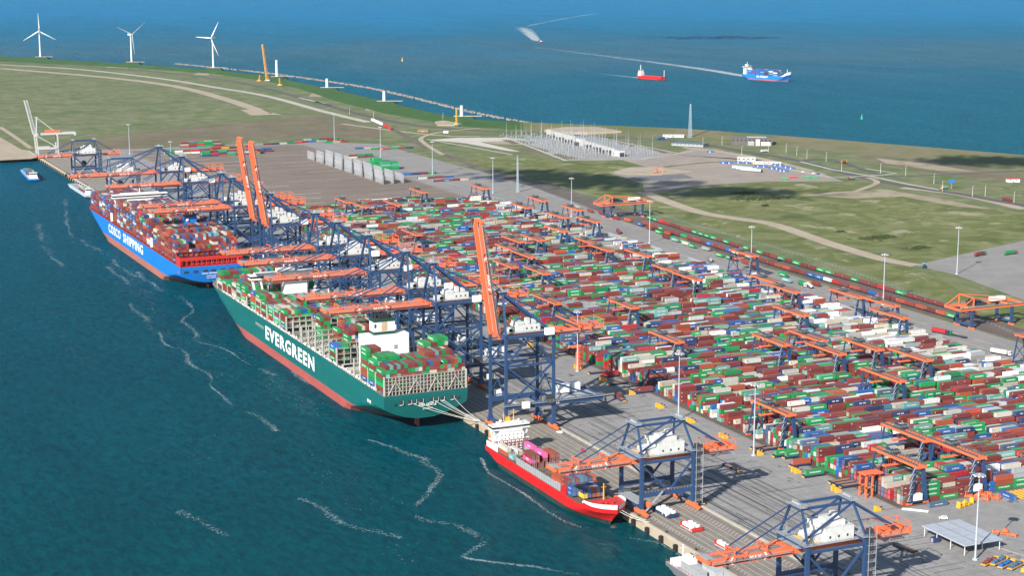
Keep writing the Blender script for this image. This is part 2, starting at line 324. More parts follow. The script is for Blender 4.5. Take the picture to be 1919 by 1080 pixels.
for q in ([(500.2,4534.0),(544.0,4604.8),(564.5,4571.8),(544.3,4468.3)], [(633.2,4174.0),(680.5,4274.2),(692.2,4247.7),(665.6,4138.7)], [(688.7,3451.0),(730.7,3550.4),(740.5,3530.4),(713.4,3439.2)], [(690.7,3117.7),(731.4,3211.6),(742.3,3193.6),(712.3,3095.4)]): flat('bare_ground', q, .06, SAND2, 'bare sandy ramp beside a turbine mound')
flat('dry_field', [(1093.2,2126.6),(1150.0,2013.1),(1171.9,1869.0),(1153.7,1827.5),(1099.3,1764.1),(1069.3,1898.1),(1056.1,2036.1)], .05, SOIL, 'dry pale field below the dike')

# roads
rm = MB(); rw = MB(); rs = MB(); rl = MB()
strip(rm, smooth([(286.5,4847.2),(535.5,4428.6),(647.1,4031.9),(672.2,3688.5),(654.4,3147.1),(663.8,2838.3),(734.0,2675.9),(856.6,2525.2),(953.2,2383.4),(969.7,2222.4),(978.0,2093.7),(948.0,1863.9),(964.5,1722.8),(970.6,1614.2),(1000,1350),(1080,1000)]), 15, Z0 + .10)
strip(rm, smooth([(978.0,2093.7),(1026.7,2085.0),(991.2,1934.7),(1012.9,1893.4),(1192.2,1872.3)]), 9, Z0 + .12)
struct('road', rm, ASPH, 'grey asphalt road following the dike')
strip(rw, smooth([(272.8,4757.6),(426.2,4480.7),(534.2,4085.5),(579.3,3781.6),(615.3,3500.2),(610.8,3143.2),(614.9,2892.6)]), 17, Z0 + .12)
strip(rw, [(974.4,2088.4),(962.6,1992.8),(968.0,1920.6),(963.2,1827.8),(965.3,1765.3)], 6, Z0 + .16)
strip(rw, [(913.2,1921.8),(909.7,1991.8),(909.6,2017.6)], 6, Z0 + .16); strip(rw, [(1010.7,1983.3),(1017.2,1922.5),(994.0,1914.6),(945.3,1919.0),(913.2,1921.8)], 5, Z0 + .17)
strip(rw, [(723.7,2525.6),(677.5,2241.6),(780.5,2207.5),(904.8,2268.3)], 6, Z0 + .14); strip(rw, [(756.4,2545.4),(859.9,2551.0),(869.2,2254.3)], 5, Z0 + .14)
strip(rw, [(603.9,2590.6),(638.5,2339.9)], 5, Z0 + .14)
strip(rw, [(662.8,3434.4),(665.8,3242.6),(664.4,3336.2)], 8, Z0 + .2)
struct('concrete_road', rw, CONC, 'pale concrete service roads across the fields')
strip(rs, smooth([(618.7,1905.7),(595.5,1742.1),(607.9,1668.9),(622.5,1615.2),(606.0,1489.6),(598.7,1388.3),(607.1,1342.3)]), [18]*37, Z0 + .14)
strip(rs, smooth([(250.1,4608.5),(428.5,4173.7),(508.8,3831.7),(518.1,3474.5),(508.4,3216.0)]), 26, Z0 + .08)
strip(rs, [(499.3,3220.3),(486.3,3107.5),(519.1,3115.2)], 40, Z0 + .1)
strip(rs, smooth([(751.6,2716.1),(671.1,2686.4),(605.1,2616.5),(572.4,2512.2),(545.9,2383.3)]), 8, Z0 + .15)
strip(rs, smooth([(856.6,1794.5),(925.9,1845.2),(948.1,1875.6),(954.8,1902.4)]), 8, Z0 + .15); strip(rs, smooth([(935.0,1801.5),(961.4,1719.0),(950.3,1590.4)]), 16, Z0 + .07)
strip(rs, smooth([(17.5,3081.5),(14.1,2894.3),(9.5,2727.8)]), 8, Z0 + .15)
strip(rs, smooth([(563.3,2885.6),(631.3,2658.5),(697.0,2591.2)]), 10, Z0 + .09)
strip(rs, smooth([(915.5,2318.5),(944.1,2181.7),(929.4,1995.4)]), 14, Z0 + .07)
struct('path', rs, SAND, 'pale sand tracks through the grass')

# the terminal: quay strip, apron, stack yard, land side paving, railway
flat('quay_pavement', [(0,300),(38.5,300),(38.5,2690),(0,2690)], .04, QUAY, 'brownish quay strip under the ship cranes')
flat('apron', [(38.5,300),(136,300),(136,2652),(38.5,2690)], .03, APRON, 'grey concrete apron with tyre marks between quay and stacks')
flat('stack_yard', [(136,742),(402,742),(402,2600),(136,2625)], .03, YARD, 'brown ballasted stack yard, empty at its far end')
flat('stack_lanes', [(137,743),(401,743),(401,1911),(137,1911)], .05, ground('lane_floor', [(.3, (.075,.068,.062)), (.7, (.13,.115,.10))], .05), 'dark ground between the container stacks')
flat('yard_pavement', [(402,742),(470,742),(470,1500),(484,1700),(508,1860),(520,2060),(515,2255),(512,2560),(410,2650),(136,2652),(136,2625),(402,2600)], .03, YARD2, 'grey paving on the land side of the stacks')
flat('pavement', [(136,300),(640,300),(640,742),(136,742)], .03, APRON, 'grey paving in front of the stacks')
flat('truck_park', [(607.5,1345.3),(799.2,1414.4),(1000,1400),(1000,900),(602,900),(588.0,1168.2),(610.0,1288.6)], .08, YARD2, 'grey concrete truck park beyond the railway')
flat('ballast_bed', [(471,300),(507,300),(507,1400),(514,1590),(521,1720),(537,1880),(546,2060),(518,2060),(504,1880),(484,1700),(474,1500)], .1, BALLAST, 'brown ballast bed of the container railway')
mb = MB(); strip(mb, smooth([(527.3,2031.7),(528.2,2151.5),(541.5,2312.5),(564.9,2515.7),(603.0,2718.4),(626.7,2897.7)]), [30,28,26,24,22,20,18,17,16,15,14,13,12,12,12,12,12,12,12,12,12,12,12,12,12,12,12,12,12,12,12], Z0 + .13)
struct('railway_bed', mb, BALLAST, 'dark railway bed curving away to the dike road')
# kerb, rails, crane tracks, markings
mb = MB().box(40.2, 42.0, 300, 2690, Z0, Z0 + .35); struct('kerb', mb, CURB, 'pale concrete kerb behind the land side crane rail')
mb = MB()
for x in (3.2, 4.8, 36.2, 37.8): mb.box(x - .12, x + .12, 300, 2688, Z0, Z0 + .16)
struct('crane_track', mb, paint('rail_steel', (.12,.085,.065), .6, .3), 'steel crane rails set into the quay')
mb = MB()
for x in (8, 12, 16.5, 21, 25.5, 30): mb.box(x - .12, x + .12, 300, 2688, Z0, Z0 + .055)
for k in range(0, 150):
    y = 300 + k * 16
    for x in (5.3, 6.0): pass
y = 300.0
while y < 2680:
    mb.add([(5.4,y,Z0+.055),(7.6,y+1.6,Z0+.055),(7.6,y+2.0,Z0+.055),(5.4,y+.4,Z0+.055)], [(0,1,2,3)])
    mb.add([(31.6,y,Z0+.055),(35.6,y+2.6,Z0+.055),(35.6,y+3.0,Z0+.055),(31.6,y+.4,Z0+.055)], [(0,1,2,3)]); y += 3.2
for y in range(600, 1900, 40):                                 # yard road lines
    mb.box(447.5, 447.8, y, y + 22, Z0, Z0 + .055); 
mb.box(433, 433.3, 742, 2600, Z0, Z0 + .055)
struct('road_markings', mb, MARK, 'worn white lane lines and hatching on the quay')
mb = MB(); rr = random.Random(8)
for k in range(230):                                           # dark wheel tracks of the automated vehicles, along the quay
    x = rr.uniform(44, 100); y = rr.uniform(420, 1300); L = rr.uniform(12, 120); wv = rr.uniform(.15, .45)
    mb.box(x - wv, x + wv, y, y + L, Z0, Z0 + .036 + .0002 * (k % 20))
for k in range(90):                                            # turning in to the transfer lanes
    x = rr.uniform(72, 100); y = rr.uniform(450, 1250); wv = rr.uniform(.15, .4); L = rr.uniform(8, 34)
    mb.box(x, x + L, y - wv, y + wv, Z0, Z0 + .042 + .0002 * (k % 20))
struct('tyre_tracks', mb, STAIN, 'dark tyre tracks on the apron')
mb = MB()
for x in range(44, 136, 7): mb.box(x - .07, x + .07, 400, 2620, Z0, Z0 + .0335)
for y in range(400, 1500, 7): mb.box(42.5, 136, y - .07, y + .07, Z0, Z0 + .0345)
struct('apron_joints', mb, STAIN, 'dark joints between the apron slabs')
NL, LP, LY = 29, 40.2, 744.0                                  # stack lanes: count, pitch, first rail
RAILM = paint('lane_rail', (.17,.14,.12), .7, .3); mb = MB(); m2 = MB()
for k in range(47):
    y = LY + LP * k
    if y > 2600: break
    for q in (y, y + 36.5): mb.box(122, 410, q - .25, q + .25, Z0, Z0 + .12)
    if k >= NL:
        for q in range(12): m2.box(140 + rr.uniform(0, 3), 396, y + 3 + q * 2.85, y + 3.25 + q * 2.85, Z0, Z0 + .06)
struct('lane_tracks', mb, RAILM, 'rails of the yard cranes between the stack lanes')
struct('stack_sleepers', m2, paint('sleeper_line', (.085,.07,.06), .9, .3), 'dark bearer lines of the empty stack lanes')
mb = MB()
for k in range(NL, 46):
    y = LY + LP * k + 36.9
    mb.box(128, 128 + rr.uniform(40, 130), y, y + 2.6, Z0, Z0 + .09)
    if rr.random() < .5: mb.box(300, 300 + rr.uniform(30, 100), y, y + 1.5, Z0, Z0 + .09)
struct('lane_pavement', mb, CONC, 'pale concrete strips between the empty stack lanes')
mb = MB()
for j, x0 in enumerate((475, 480, 485, 491, 497, 502.5)):
    for s in (-.75, .75):
        pts = [(x0 + s, 300), (x0 + s, 1400), (x0 + 3 + s, 1490), (x0 + 7 + s, 1600), (x0 + 13 + s, 1720), (x0 + 27 - j*.6 + s, 1880), (x0 + 46 - j * 4 + s, 2060)]
        strip(mb, smooth(pts, 5), .3, Z0 + .3)
struct('railway_track', mb, paint('rail_shine', (.20,.17,.15), .4, .2, metal=.3), 'parallel steel rails of the container railway')

# foam lines, wakes
m, n, b, o = newmat('sea_foam')
b.inputs['Base Color'].default_value = (.62, .70, .72, 1); b.inputs['Roughness'].default_value = .9
tr = n.nodes.new('ShaderNodeBsdfTransparent'); ms = n.nodes.new('ShaderNodeMixShader')
at = n.nodes.new('ShaderNodeAttribute'); at.attribute_name = 'edge'
fa = math_(n, 'MULTIPLY', math_(n, 'ADD', math_(n, 'MULTIPLY', noise(n, .30, 6, .8, .8), .8), math_(n, 'MULTIPLY', noise(n, .035, 4, .7, .6), .75)), at.outputs['Fac'])
n.links.new(ramp(n, fa, [(.54, (0,0,0)), (.72, (.20,.20,.20)), (.95, (.55,.55,.55))]), ms.inputs[0])
n.links.new(tr.outputs[0], ms.inputs[1]); n.links.new(b.outputs[0], ms.inputs[2]); n.links.new(ms.outputs[0], o.inputs[0])
FOAM = m
m, n, b, o = newmat('foam_flake'); b.inputs['Base Color'].default_value = (.60, .70, .73, 1); b.inputs['Roughness'].default_value = .9; b.inputs['Alpha'].default_value = .25; FLAKE = m
def flakes(name, lines, label, z=.1):
    mb = MB(); rf_ = random.Random(12)
    for pts, wd, st in lines:
        P = [Vector((*p, 0)) for p in smooth(pts, 10)]; ph = rf_.uniform(0, 9); s_ = 0
        for a_, b_ in zip(P, P[1:]):
            L_ = (b_ - a_).length; d = (b_ - a_).normalized(); nn = Vector((-d.y, d.x, 0))
            for k in range(max(1, int(L_ / 1.5))):
                s_ += 1.5; dens = st * (.72 + .35*math.sin(s_*.031 + ph) + .40*math.sin(s_*.083 + 2*ph) + .3*math.sin(s_*.21 + ph))
                sg = wd * (.03 + .035 * (1 + math.sin(s_*.047 + 3*ph)) + .03 * (1 + math.sin(s_*.013 + ph))) * (2.2 if wd > 20 else 1)
                nf = dens * (6 if wd < 20 else 5)
                while nf > 0:
                    if rf_.random() < nf:
                        c = a_.lerp(b_, rf_.random()) + nn * rf_.gauss(0, sg) + nn * (1.2*math.sin(s_*.11 + ph)); t = rf_.gauss(0, .5); u = (d*math.cos(t) + nn*math.sin(t)) * rf_.uniform(.3, 1.3); v = Vector((-u.y, u.x, 0)).normalized() * rf_.uniform(.12, .36)
                        mb.add([(q.x, q.y, z + .0004*(len(mb.v) % 97)) for q in (c-u, c-u*.3+v, c+u*.6+v*.8, c+u, c+u*.2-v, c-u*.5-v*.7)], [(0,5,4,3,2,1)])
                    nf -= 1
    return tag(mb.build(name, FLAKE), label, 'foam', None, 'stuff')
def foam(name, lines, label, z=.12):
    mb = MB(); E = []
    for pts, wd, st in lines:
        P = smooth(pts, 8); n_ = len(P); rows = 5
        for i, p in enumerate(P):
            a = Vector(P[max(0,i-1)]); b_ = Vector(P[min(n_-1,i+1)]); d = (b_ - a).normalized(); t = i / (n_ - 1)
            ww = wd[0] + (wd[1] - wd[0]) * t if isinstance(wd, tuple) else wd * .42 * (.5 + .9 * abs(math.sin(i * .37 + len(P))))
            for j in range(rows):
                q = j / (rows - 1) - .5; mb.v.append((p[0] - d.y * ww * q, p[1] + d.x * ww * q, z))
                E.append(st * (1 - abs(2 * q) ** 1.5) * min(1, 6 * t, 6 * (1 - t) + (.0 if not isinstance(wd, tuple) else 1)) * (1 if not isinstance(wd, tuple) else 1.05 - .6 * t))
        b0 = len(mb.v) - n_ * rows
        for i in range(n_ - 1):
            for j in range(rows - 1):
                k = b0 + i * rows + j; mb.f.append((k, k + rows, k + rows + 1, k + 1)); mb.m.append(0)
    o = mb.build(name, FOAM); at_ = o.data.attributes.new('edge', 'FLOAT', 'POINT'); at_.data.foreach_set('value', E)
    return tag(o, label, 'foam', None, 'stuff')
flakes('foam', [([(-43.7,2077.6),(-68.1,1894.4),(-93.3,1692.3),(-105.3,1523.2)], 40, .22), ([(-80.6,1752.8),(-89.8,1570.5),(-105.4,1423.4),(-110.3,1315.9),(-112.7,1186.0)], 50, .22), ([(-80.2,1301.9),(-83.9,1190.0),(-82.9,1106.9),(-77.7,1045.0)], 40, .25), ([(-173.9,1555.0),(-189.7,1373.5),(-188.8,1256.4)], 40, .10), ([(-181.3,1065.2),(-175.3,997.9),(-161.2,955.9)], 40, .10), ([(-121.7,998.1),(-116.0,935.0),(-119.5,871.5)], 40, .12), ([(-144.4,898.6),(-131.9,837.8),(-124.6,780.4)], 40, .15), ([(-98.9,2080.0),(-112.6,1915.2),(-146.2,1654.9)], 40, .16), ([(-40.1,2189.7),(-73.7,2000.9),(-87.5,1903.4),(-94.0,1848.7)], 14, .9), ([(-85.5,1863.6),(-83.0,1806.7),(-79.3,1759.0),(-82.3,1671.3),(-76.9,1622.7)], 16, .95),
    ([(-73.8,1651.7),(-73.9,1554.7),(-68.0,1519.2),(-65.5,1478.6),(-73.7,1444.7),(-87.3,1415.0),(-90.8,1388.9),(-92.0,1360.4),(-97.2,1330.6),(-91.2,1311.2),(-83.9,1273.6),(-82.7,1234.7),(-74.6,1194.5)], 13, 1.1),
    ([(-114.8,1501.5),(-115.6,1428.1),(-120.1,1362.5),(-122.4,1321.5),(-116.8,1298.7),(-122.4,1253.0),(-119.9,1224.4),(-120.4,1203.4),(-125.8,1183.5),(-127.4,1140.1),(-121.6,1101.9),(-118.9,1068.4),(-117.8,1052.3)], 11, 1.15),
    ([(-72.8,1008.2),(-67.7,991.2),(-62.2,970.6),(-54.6,954.4),(-59.9,944.6),(-59.7,926.4),(-64.6,911.2),(-82.2,885.8),(-93.6,875.1),(-99.6,862.3),(-98.0,846.4),(-88.4,832.1),(-85.7,816.5),(-83.7,801.5),(-89.7,793.3),(-103.4,783.6),(-98.1,774.1),(-85.0,763.8),(-74.5,754.7),(-63.3,735.3)], 10, 1.1),
    ([(-25.7,941.1),(-31.9,913.5),(-30.6,889.7),(-32.2,857.3),(-31.6,830.9),(-28.5,804.4),(-18.4,780.6),(-4.2,760.1),(-1.6,739.2)], 4.5, 1.25),
    ([(-149.5,911.6),(-144.7,888.3),(-139.1,855.6),(-131.0,840.3),(-122.2,823.9)], 11, .95), ([(-218.2,917.1),(-209.6,893.1),(-202.5,865.7)], 14, .85), ([(-48.2,1075.4),(-52.7,1116.7),(-61.0,1162.0),(-60.1,1214.9)], 7, .9),
    ([(-50.3,1123.6),(-55.1,1155.8),(-54.7,1212.4),(-55.4,1270.3),(-55.9,1311.4)], 9, .85), ([(-107.4,1995.0),(-121.6,1880.4),(-131.8,1776.6),(-131.0,1709.9)], 16, .85), ([(-93.3,1692.3),(-92.8,1600.6),(-90.5,1556.9),(-83.4,1545.3)], 12, .95)],
    'thin wandering lines of foam on the dark harbour water')
foam('wake', [([(2059.1,5233.6),(2208.5,5590.4),(2391.9,6039.4),(2488.1,6294.2)], (26, 150), 1.9), ([(2454.6,6207.3),(2617.9,6446.1),(2879.6,6786.4),(3223.8,7214.4),(3519.5,7515.9)], 120, 1.0)], 'white wake of the pilot boat on the open sea', .1)
foam('wake', [([(1842.2,3449.4),(1846.7,3618.1),(1873.6,3810.7),(1892.4,4002.5),(1909.7,4421.7),(1925.7,4984.6)], (40, 110), 1.75), ([(1844.1,3430.3),(1817.7,3479.4),(1818.5,3573.1)], 34, 1.9)], 'long pale wake behind the blue container ship', .1)
foam('wake', [([(1600.2,3582.7),(1589.6,3681.9),(1577.1,3766.1),(1571.5,3954.6)], (26, 70), 1.5)], 'short wake behind the small red coaster', .1)

# quay wall with fenders
q = thing('quay_wall', 'pale concrete quay wall with black fenders along the harbour', 'quay wall', (0, 0, 0))
MB().box(-.6, 1.2, 300, 2690, -6, Z0 + .02).build('wall', WALLC, q)
MB().box(-.75, .9, 300, 2690.2, Z0 + .021, Z0 + .35).build('coping', CURB, q)
f = MB().box(-2.0, -.58, -1.1, 1.1, .2, 3.9).box(-2.3, -1.9, -1.4, 1.4, .6, 3.6)
fo = None
for y in list(range(520, 1015, 15)) + list(range(2230, 2680, 15)):
    if fo is None: fo = f.build('fender', BLACK, q, (0, y, 0))
    else: c = fo.copy(); C.objects.link(c); c.location = (0, y, 0)
bo = MB().cyl((0,0,0),(0,0,.8),.35).cyl((0,0,.8),(0,0,1.0),.6).build('bollard', DARK, q, (1.6, 520, Z0+.35)); 
for y in range(550, 1015, 30): c = bo.copy(); C.objects.link(c); c.location = (1.6, y, Z0+.35)
# clouds overhead, outside the frame, that throw the dark patches on fields and sea
CLM, n, b, o = newmat('cloud_white'); b.inputs['Base Color'].default_value = (.8,.8,.8,1); b.inputs['Roughness'].default_value = 1
def cloud(label, gx, gy, rx, ry_, ang, n_, seed, z=800, k_=1.0):
    rc_ = random.Random(seed); L = (z - Z0) / math.tan(R(SUN_EL)); cx = gx - L * math.sin(R(SUN_AZ)); cy = gy - L * math.cos(R(SUN_AZ)); mb = MB()
    for k in range(n_):
        u_, v_ = rc_.gauss(0, .42), rc_.gauss(0, .42)
        if abs(u_) > 1 or abs(v_) > 1: continue
        f = 1 - min(.8, (u_*u_ + v_*v_)); x = u_*rx; y = v_*ry_; c_, s_ = math.cos(ang), math.sin(ang)
        mb.sphere((x*c_ - y*s_, x*s_ + y*c_, rc_.uniform(-.1, .3)*ry_*f), (ry_*rc_.uniform(.05, .17)*f + 3) * k_, 8, 0, .6)
    o = mb.build('cloud', CLM, None, (cx, cy, z)); return tag(o, label, 'cloud', None, 'structure')
g = (581.1,2047.3); cloud('ragged white cloud overhead shading the railway bend', g[0], g[1], 190, 85, R(118), 260, 1)
g = (701.0,1856.6); cloud('ragged white cloud overhead shading the right meadow', g[0], g[1], 150, 60, R(150), 200, 2)
g = (695.6,1952.9); cloud('small white cloud overhead shading the building ground', g[0], g[1], 60, 40, R(150), 60, 4)
g = (2722.1,5215.6); cloud('ragged white cloud overhead shading the open sea', g[0], g[1], 420, 170, R(-25), 210, 3, 1000, .5)
g = (1206.3,1965.7); cloud('ragged white cloud overhead shading the far dike', g[0], g[1], 130, 60, R(-40), 160, 5)
g = (595.3,2977.3); cloud('ragged white cloud overhead shading the inland field', g[0], g[1], 60, 300, R(10), 60, 6) if 0 else None
# ================================================================== CONTAINERS: one list, built at the end
BOXES = []      # dicts: x, y, z (bottom centre), ax ('X'/'Y'), L, col, vis, where
CCOL = {'maroon': (.205,.040,.034), 'rust': (.36,.075,.036), 'green': (.010,.265,.075), 'cream': (.48,.46,.39), 'blue': (.018,.115,.36), 'navy': (.024,.046,.125),
        'teal': (.17,.36,.345), 'white': (.74,.74,.73), 'red': (.45,.022,.028), 'grey': (.30,.32,.34), 'slate': (.075,.13,.22), 'pink': (.80,.10,.34), 'yellow': (.75,.45,.02), 'sky': (.09,.27,.50)}
MIXY = ['maroon']*40 + ['rust']*7 + ['green']*21 + ['cream']*14 + ['blue']*9 + ['navy']*7 + ['teal']*6 + ['white']*2 + ['red']*3 + ['grey']*2 + ['slate']*3
MIXC = ['maroon']*46 + ['rust']*16 + ['cream']*10 + ['blue']*12 + ['teal']*6 + ['navy']*6 + ['green']*3 + ['white']*2 + ['red']*2
MIXE = ['green']*36 + ['maroon']*44 + ['cream']*10 + ['blue']*5 + ['teal']*6 + ['rust']*4
def add_box(x, y, z, ax, col, L=12.19, where='yard', vis=None, sides='TFBLR', info=''):
    BOXES.append(dict(x=x, y=y, z=z, ax=ax, L=L, col=col, where=where, sides=sides, info=info))

def hull_mb(L, B, Zd, cuts, sheer=3.0, ov=12, keel=-2.0, nu=56, bow=.955, ent=.70, mats=None, fl=.22):
    zs = sorted(set([keel, 0.01] + list(cuts) + [Zd*q for q in (.2,.26,.33,.4,.47,.55,.65,.75,.9,1)])); mb = MB()
    us = [0] + [ (i / nu) for i in range(1, nu)] + [1]
    us = [u + .0 for u in us]
    def pt(u, z):
        s = max(0, min(1, z / Zd)); y0 = (1 - s) ** 1.4 * ov * .35; ye = L * (bow + (1 - bow) * s ** 1.3); y = y0 + u * (ye - y0)
        ys = L * (ent + fl * s); h = B / 2
        if y > ys: h *= max(0, 1 - ((y - ys) / (ye - ys)) ** (1.7 + 1.1 * s))
        st = max(0, 1 - y / (L * .20)); zb = -8 + (8 + Zd * .34) * st ** 1.3; zk = zb + (Zd * .66 - zb) * st ** .7
        if st > 0: z = max(z, zb); h *= max(0, min(1, (z - zb) / max(.01, zk - zb))) ** .5
        return y, max(h, .02), z + sheer * s * max(0, (y / L - .9) / .1) ** 1.6
    grid = []
    for z in zs:
        row = []
        for u in us:
            y, h, zz = pt(u, z); row.append((y, h, zz))
        grid.append(row)
    n = len(us)
    for sgn in (-1, 1):
        b0 = len(mb.v)
        for row in grid: mb.v += [(sgn * h, y, zz) for y, h, zz in row]
        for j in range(len(zs) - 1):
            zm = (zs[j] + zs[j+1]) / 2; mi = sum(1 for c in cuts if zm > c)
            for i in range(n - 1):
                a = b0 + j * n + i; q = (a, a + 1, a + n + 1, a + n); mb.f.append(q if sgn > 0 else q[::-1]); mb.m.append(mi)
    N = n * len(zs)
    for j in range(len(zs) - 1):
        zm = (zs[j] + zs[j+1]) / 2; mi = sum(1 for c in cuts if zm > c); a = j * n
        mb.f.append((a, N + a, N + a + n, a + n)); mb.m.append(mi)
    t = (len(zs) - 1) * n
    for i in range(n - 1): mb.f.append((t + i, t + i + 1, N + t + i + 1, N + t + i)); mb.m.append(len(cuts) + 1)
    mb.pt = pt; return mb
def railing_loop(par, m_, pt, Zd, L, u0, u1, k=40, mi=0, inset=.4):
    for sgn in (-1, 1):
        mb = MB()
        pr = None
        for i in range(k + 1):
            y, h, z = pt(u0 + (u1 - u0) * i / k, Zd); p = Vector((sgn * max(.1, h - inset), y, z))
            mb.bar(p, p + Vector((0,0,1.2)), .12, .12, mi)
            if pr is not None: mb.bar(pr + Vector((0,0,1.2)), p + Vector((0,0,1.2)), .1, .1, mi)
            pr = p
        mb.build('railing', m_, par)
def lashing_bridge(y, x0, x1, z0, z1, m, parent, cross=False, lv=4, step=2.45):
    mb = MB(); n = int(round((x1 - x0) / step))
    for i in range(0, n + 1):
        x = x0 + (x1 - x0) * i / n
        if i % 2 == 0 or cross: mb.box(x-.16, x+.16, y-.45, y-.15, z0, z1); mb.box(x-.16, x+.16, y+.15, y+.45, z0, z1)
    for k in range(1, lv + 1):
        z = z0 + (z1 - z0) * k / lv; mb.box(x0, x1, y - .55, y + .55, z - .22, z - .05); mb.bar((x0, y-.5, z+1.0), (x1, y-.5, z+1.0), .08)
    mb.box(x0 - .9, x0 - .2, y - .8, y + .8, z0, z1 + .6); mb.box(x1 + .2, x1 + .9, y - .8, y + .8, z0, z1 + .6)
    if cross:
        k = 4; d = (x1 - x0) / k
        for i in range(k):
            a = x0 + d * (i + .12); b = x0 + d * (i + .88); c = x0 + d * (i + .5)
            mb.bar((a, y-.7, z0), (c, y-.7, z1 - 3), .45); mb.bar((b, y-.7, z0), (c, y-.7, z1 - 3), .45)
    return mb.build('lashing_bridge', m, parent)
NC = 23
def deck_bay(ship, xs, y, z0, tops, mixc, rr, where, L=12.19, fixed=None, hc=2.75):
    """tops: tiers per column (list); xs: column centre X; y: bay start (world)"""
    for c, n in enumerate(tops):
        for t in range(n):
            left = tops[c-1] if c else 0
            ex = (t == n - 1) or left <= t or t >= n - 2 or True
            col = rr.choice(mixc)
            if fixed and (c, t) in fixed: col = fixed[(c, t)]
            if rr.random() < .22 and L > 12 and c:
                add_box(xs[c], y + 3.03, z0 + t * hc, 'Y', col, 6.0, where); add_box(xs[c], y + 9.15, z0 + t * hc, 'Y', rr.choice(mixc), 6.0, where)
            else: add_box(xs[c], y + L / 2, z0 + t * hc, 'Y', col, L, where)

# ------------------------------------------------------------------ the big green ship
EGX, EGY = -31.5, 1012.0
EGH = hullpaint('hull_green', (.005, .130, .125), (.010, .085, .082)); BOOT = hullpaint('boot_red', (.38, .085, .075), (.22,.07,.06), .5, .6, (.30,.20,.15), .4)
DECKG = paint('deck_grey_brown', (.20,.185,.155), .8, .4)
sh = thing('container_ship', 'huge dark green container ship half unloaded beside the quay', 'container ship', (EGX, EGY, 0))
hb = hull_mb(438, 57.5, 25.6, [6.4], 3.5, 13); hb.build('hull', [BOOT, EGH, DECKG], sh)
mb = MB(); text(mb, 'EVERGREEN', (-28.83, 258, 10.9), (0,-1,0), (0,0,1), 118, 10.6, bold=.035); mb.build('lettering', WTEXT, sh)
mb = MB(); text(mb, 'EVER GENTLE', (-5.2, -.08, 16.6), (1,0,0), (0,0,1), 12, 1.9, bold=.03); mb.build('name_lettering', WTEXT, sh); mb = MB(); text(mb, 'SINGAPORE', (-2.6, -.08, 14.4), (1,0,0), (0,0,1), 6.8, 1.2); mb.build('port_lettering', WTEXT, sh)
mb = MB(); mb.box(-28.95, -28.8, 262, 284, 18.4, 19.2); mb.box(-28.95, -28.8, 262, 284, 17.2, 17.5); mb.build('hull_recess', GREY, sh)
for x in (-17, -11.2, -7.4, -3.2, 3.7, 7.6, 11.4, 18.1):
    wd = 1.5 if abs(x) in (7.4, 7.6) else 2.4; hh = MB().box(x-wd/2, x+wd/2, -.06, .5, 19.0, 21.6).build('mooring_port', DARK, sh)
    MB().box(x+wd/2-.18, x+wd/2+.06, -.1, .3, 19, 21.6).build('fairlead', WHITE, hh); MB().box(x-wd/2-.05, x+wd/2-.3, -.1, .3, 18.7, 19.1).build('sill', WHITE, hh)
for x in (-21.5, 22): MB().box(x-.7, x+.7, -.06, .4, 19.3, 20.6).build('mooring_port', DARK, sh)
for y in (30, 26): MB().box(-28.85, -28.6, y-1.2, y+1.2, 15.3, 17.3).build('hull_window', WHITE, sh)
MB().prism([(-.5,14),(.5,14),(.6,20),(-.6,20)], -3, 5.5).build('rudder', BOOT, sh)
railing_loop(sh, CREAM, hb.pt, 25.6, 438, .02, .97, 70)
# bridge block forward
hw = MB(); hw.box(-1, 17, 294, 306, 25.7, 50).box(-28.3, 28.3, 296, 304, 49.5, 53.2).box(-24, 24, 297, 303, 53.2, 54.4).box(-6, 8, 297, 303, 54.4, 57)
for s in (-1, 1):
    hw.bar((s*22, 298, 26), (s*26.5, 298, 49.6), 1.6); hw.bar((s*15.5, 298, 26), (s*20, 298, 49.6), 1.3); hw.bar((s*13, 302, 26), (s*13, 302, 49.6), 1.1); hw.box(s*21-8, s*21+8, 297, 303, 37, 37.8)
h_ = hw.build('bridge_house', WHITE, sh)
mb = MB(); mb.box(-28.4, 28.4, 295.9, 304.1, 51.0, 52.4); mb.build('bridge_windows', GLASS, h_)
mb = MB(); mb.cyl((0,300,57),(0,300,67),.5,.25).bar((-3,300,63),(3,300,63),.3).bar((-2,300,60),(2,300,60),.5); mb.sphere((5,300,58.5),1.3); mb.build('radar_mast', WHITE, h_)
# engine casing aft with funnel
hw = MB(); hw.box(-19.6, 12, 60.5, 72, 25.7, 51.5); h_ = hw.build('engine_casing', WHITE, sh)
mb = MB()
for x, z in ((2.0, 42),(3.3, 42),(2.0, 43.4),(3.3,43.4)): mb.box(x-.45, x+.45, 60.42, 60.6, z-.5, z+.5)
mb.build('window', GLASS, h_)
mb = MB(); mb.box(-12.4, 3.0, 62, 71, 51.5, 53.5, 1).box(-12.2, 2.8, 62.2, 70.8, 53.5, 60.2, 0).box(-12.4, 3.0, 62, 71, 60.2, 62.2, 1)
mb.box(-6.8, -2.8, 62.05, 62.3, 54, 60, 2); 
mb.box(-11.6, -10.8, 62.05, 62.25, 56.2, 59.0, 1).box(-12.0, -10.4, 62.0, 62.25, 57.2, 58.0, 1)
fu = mb.build('funnel', [WHITE, paint('funnel_dark_green', (.01,.06,.05), .5), paint('funnel_stain', (.55,.42,.25), .7, .4)], h_)
mb = MB()
for x in (-9.5,-7,-4.5,-2,.5): mb.cyl((x,66,62),(x,66,65.6),.8,.7)
mb.box(-8,-1,63,65,62,64.6).box(-11,1.5,68,70,62,63.4); 
mb.build('exhaust_pipes', BLACK, h_)
xs = [EGX - 27.3 + i * 2.475 for i in range(NC)]
re_ = random.Random(21); G, M, K, B_ = 'green', 'maroon', 'cream', 'blue'
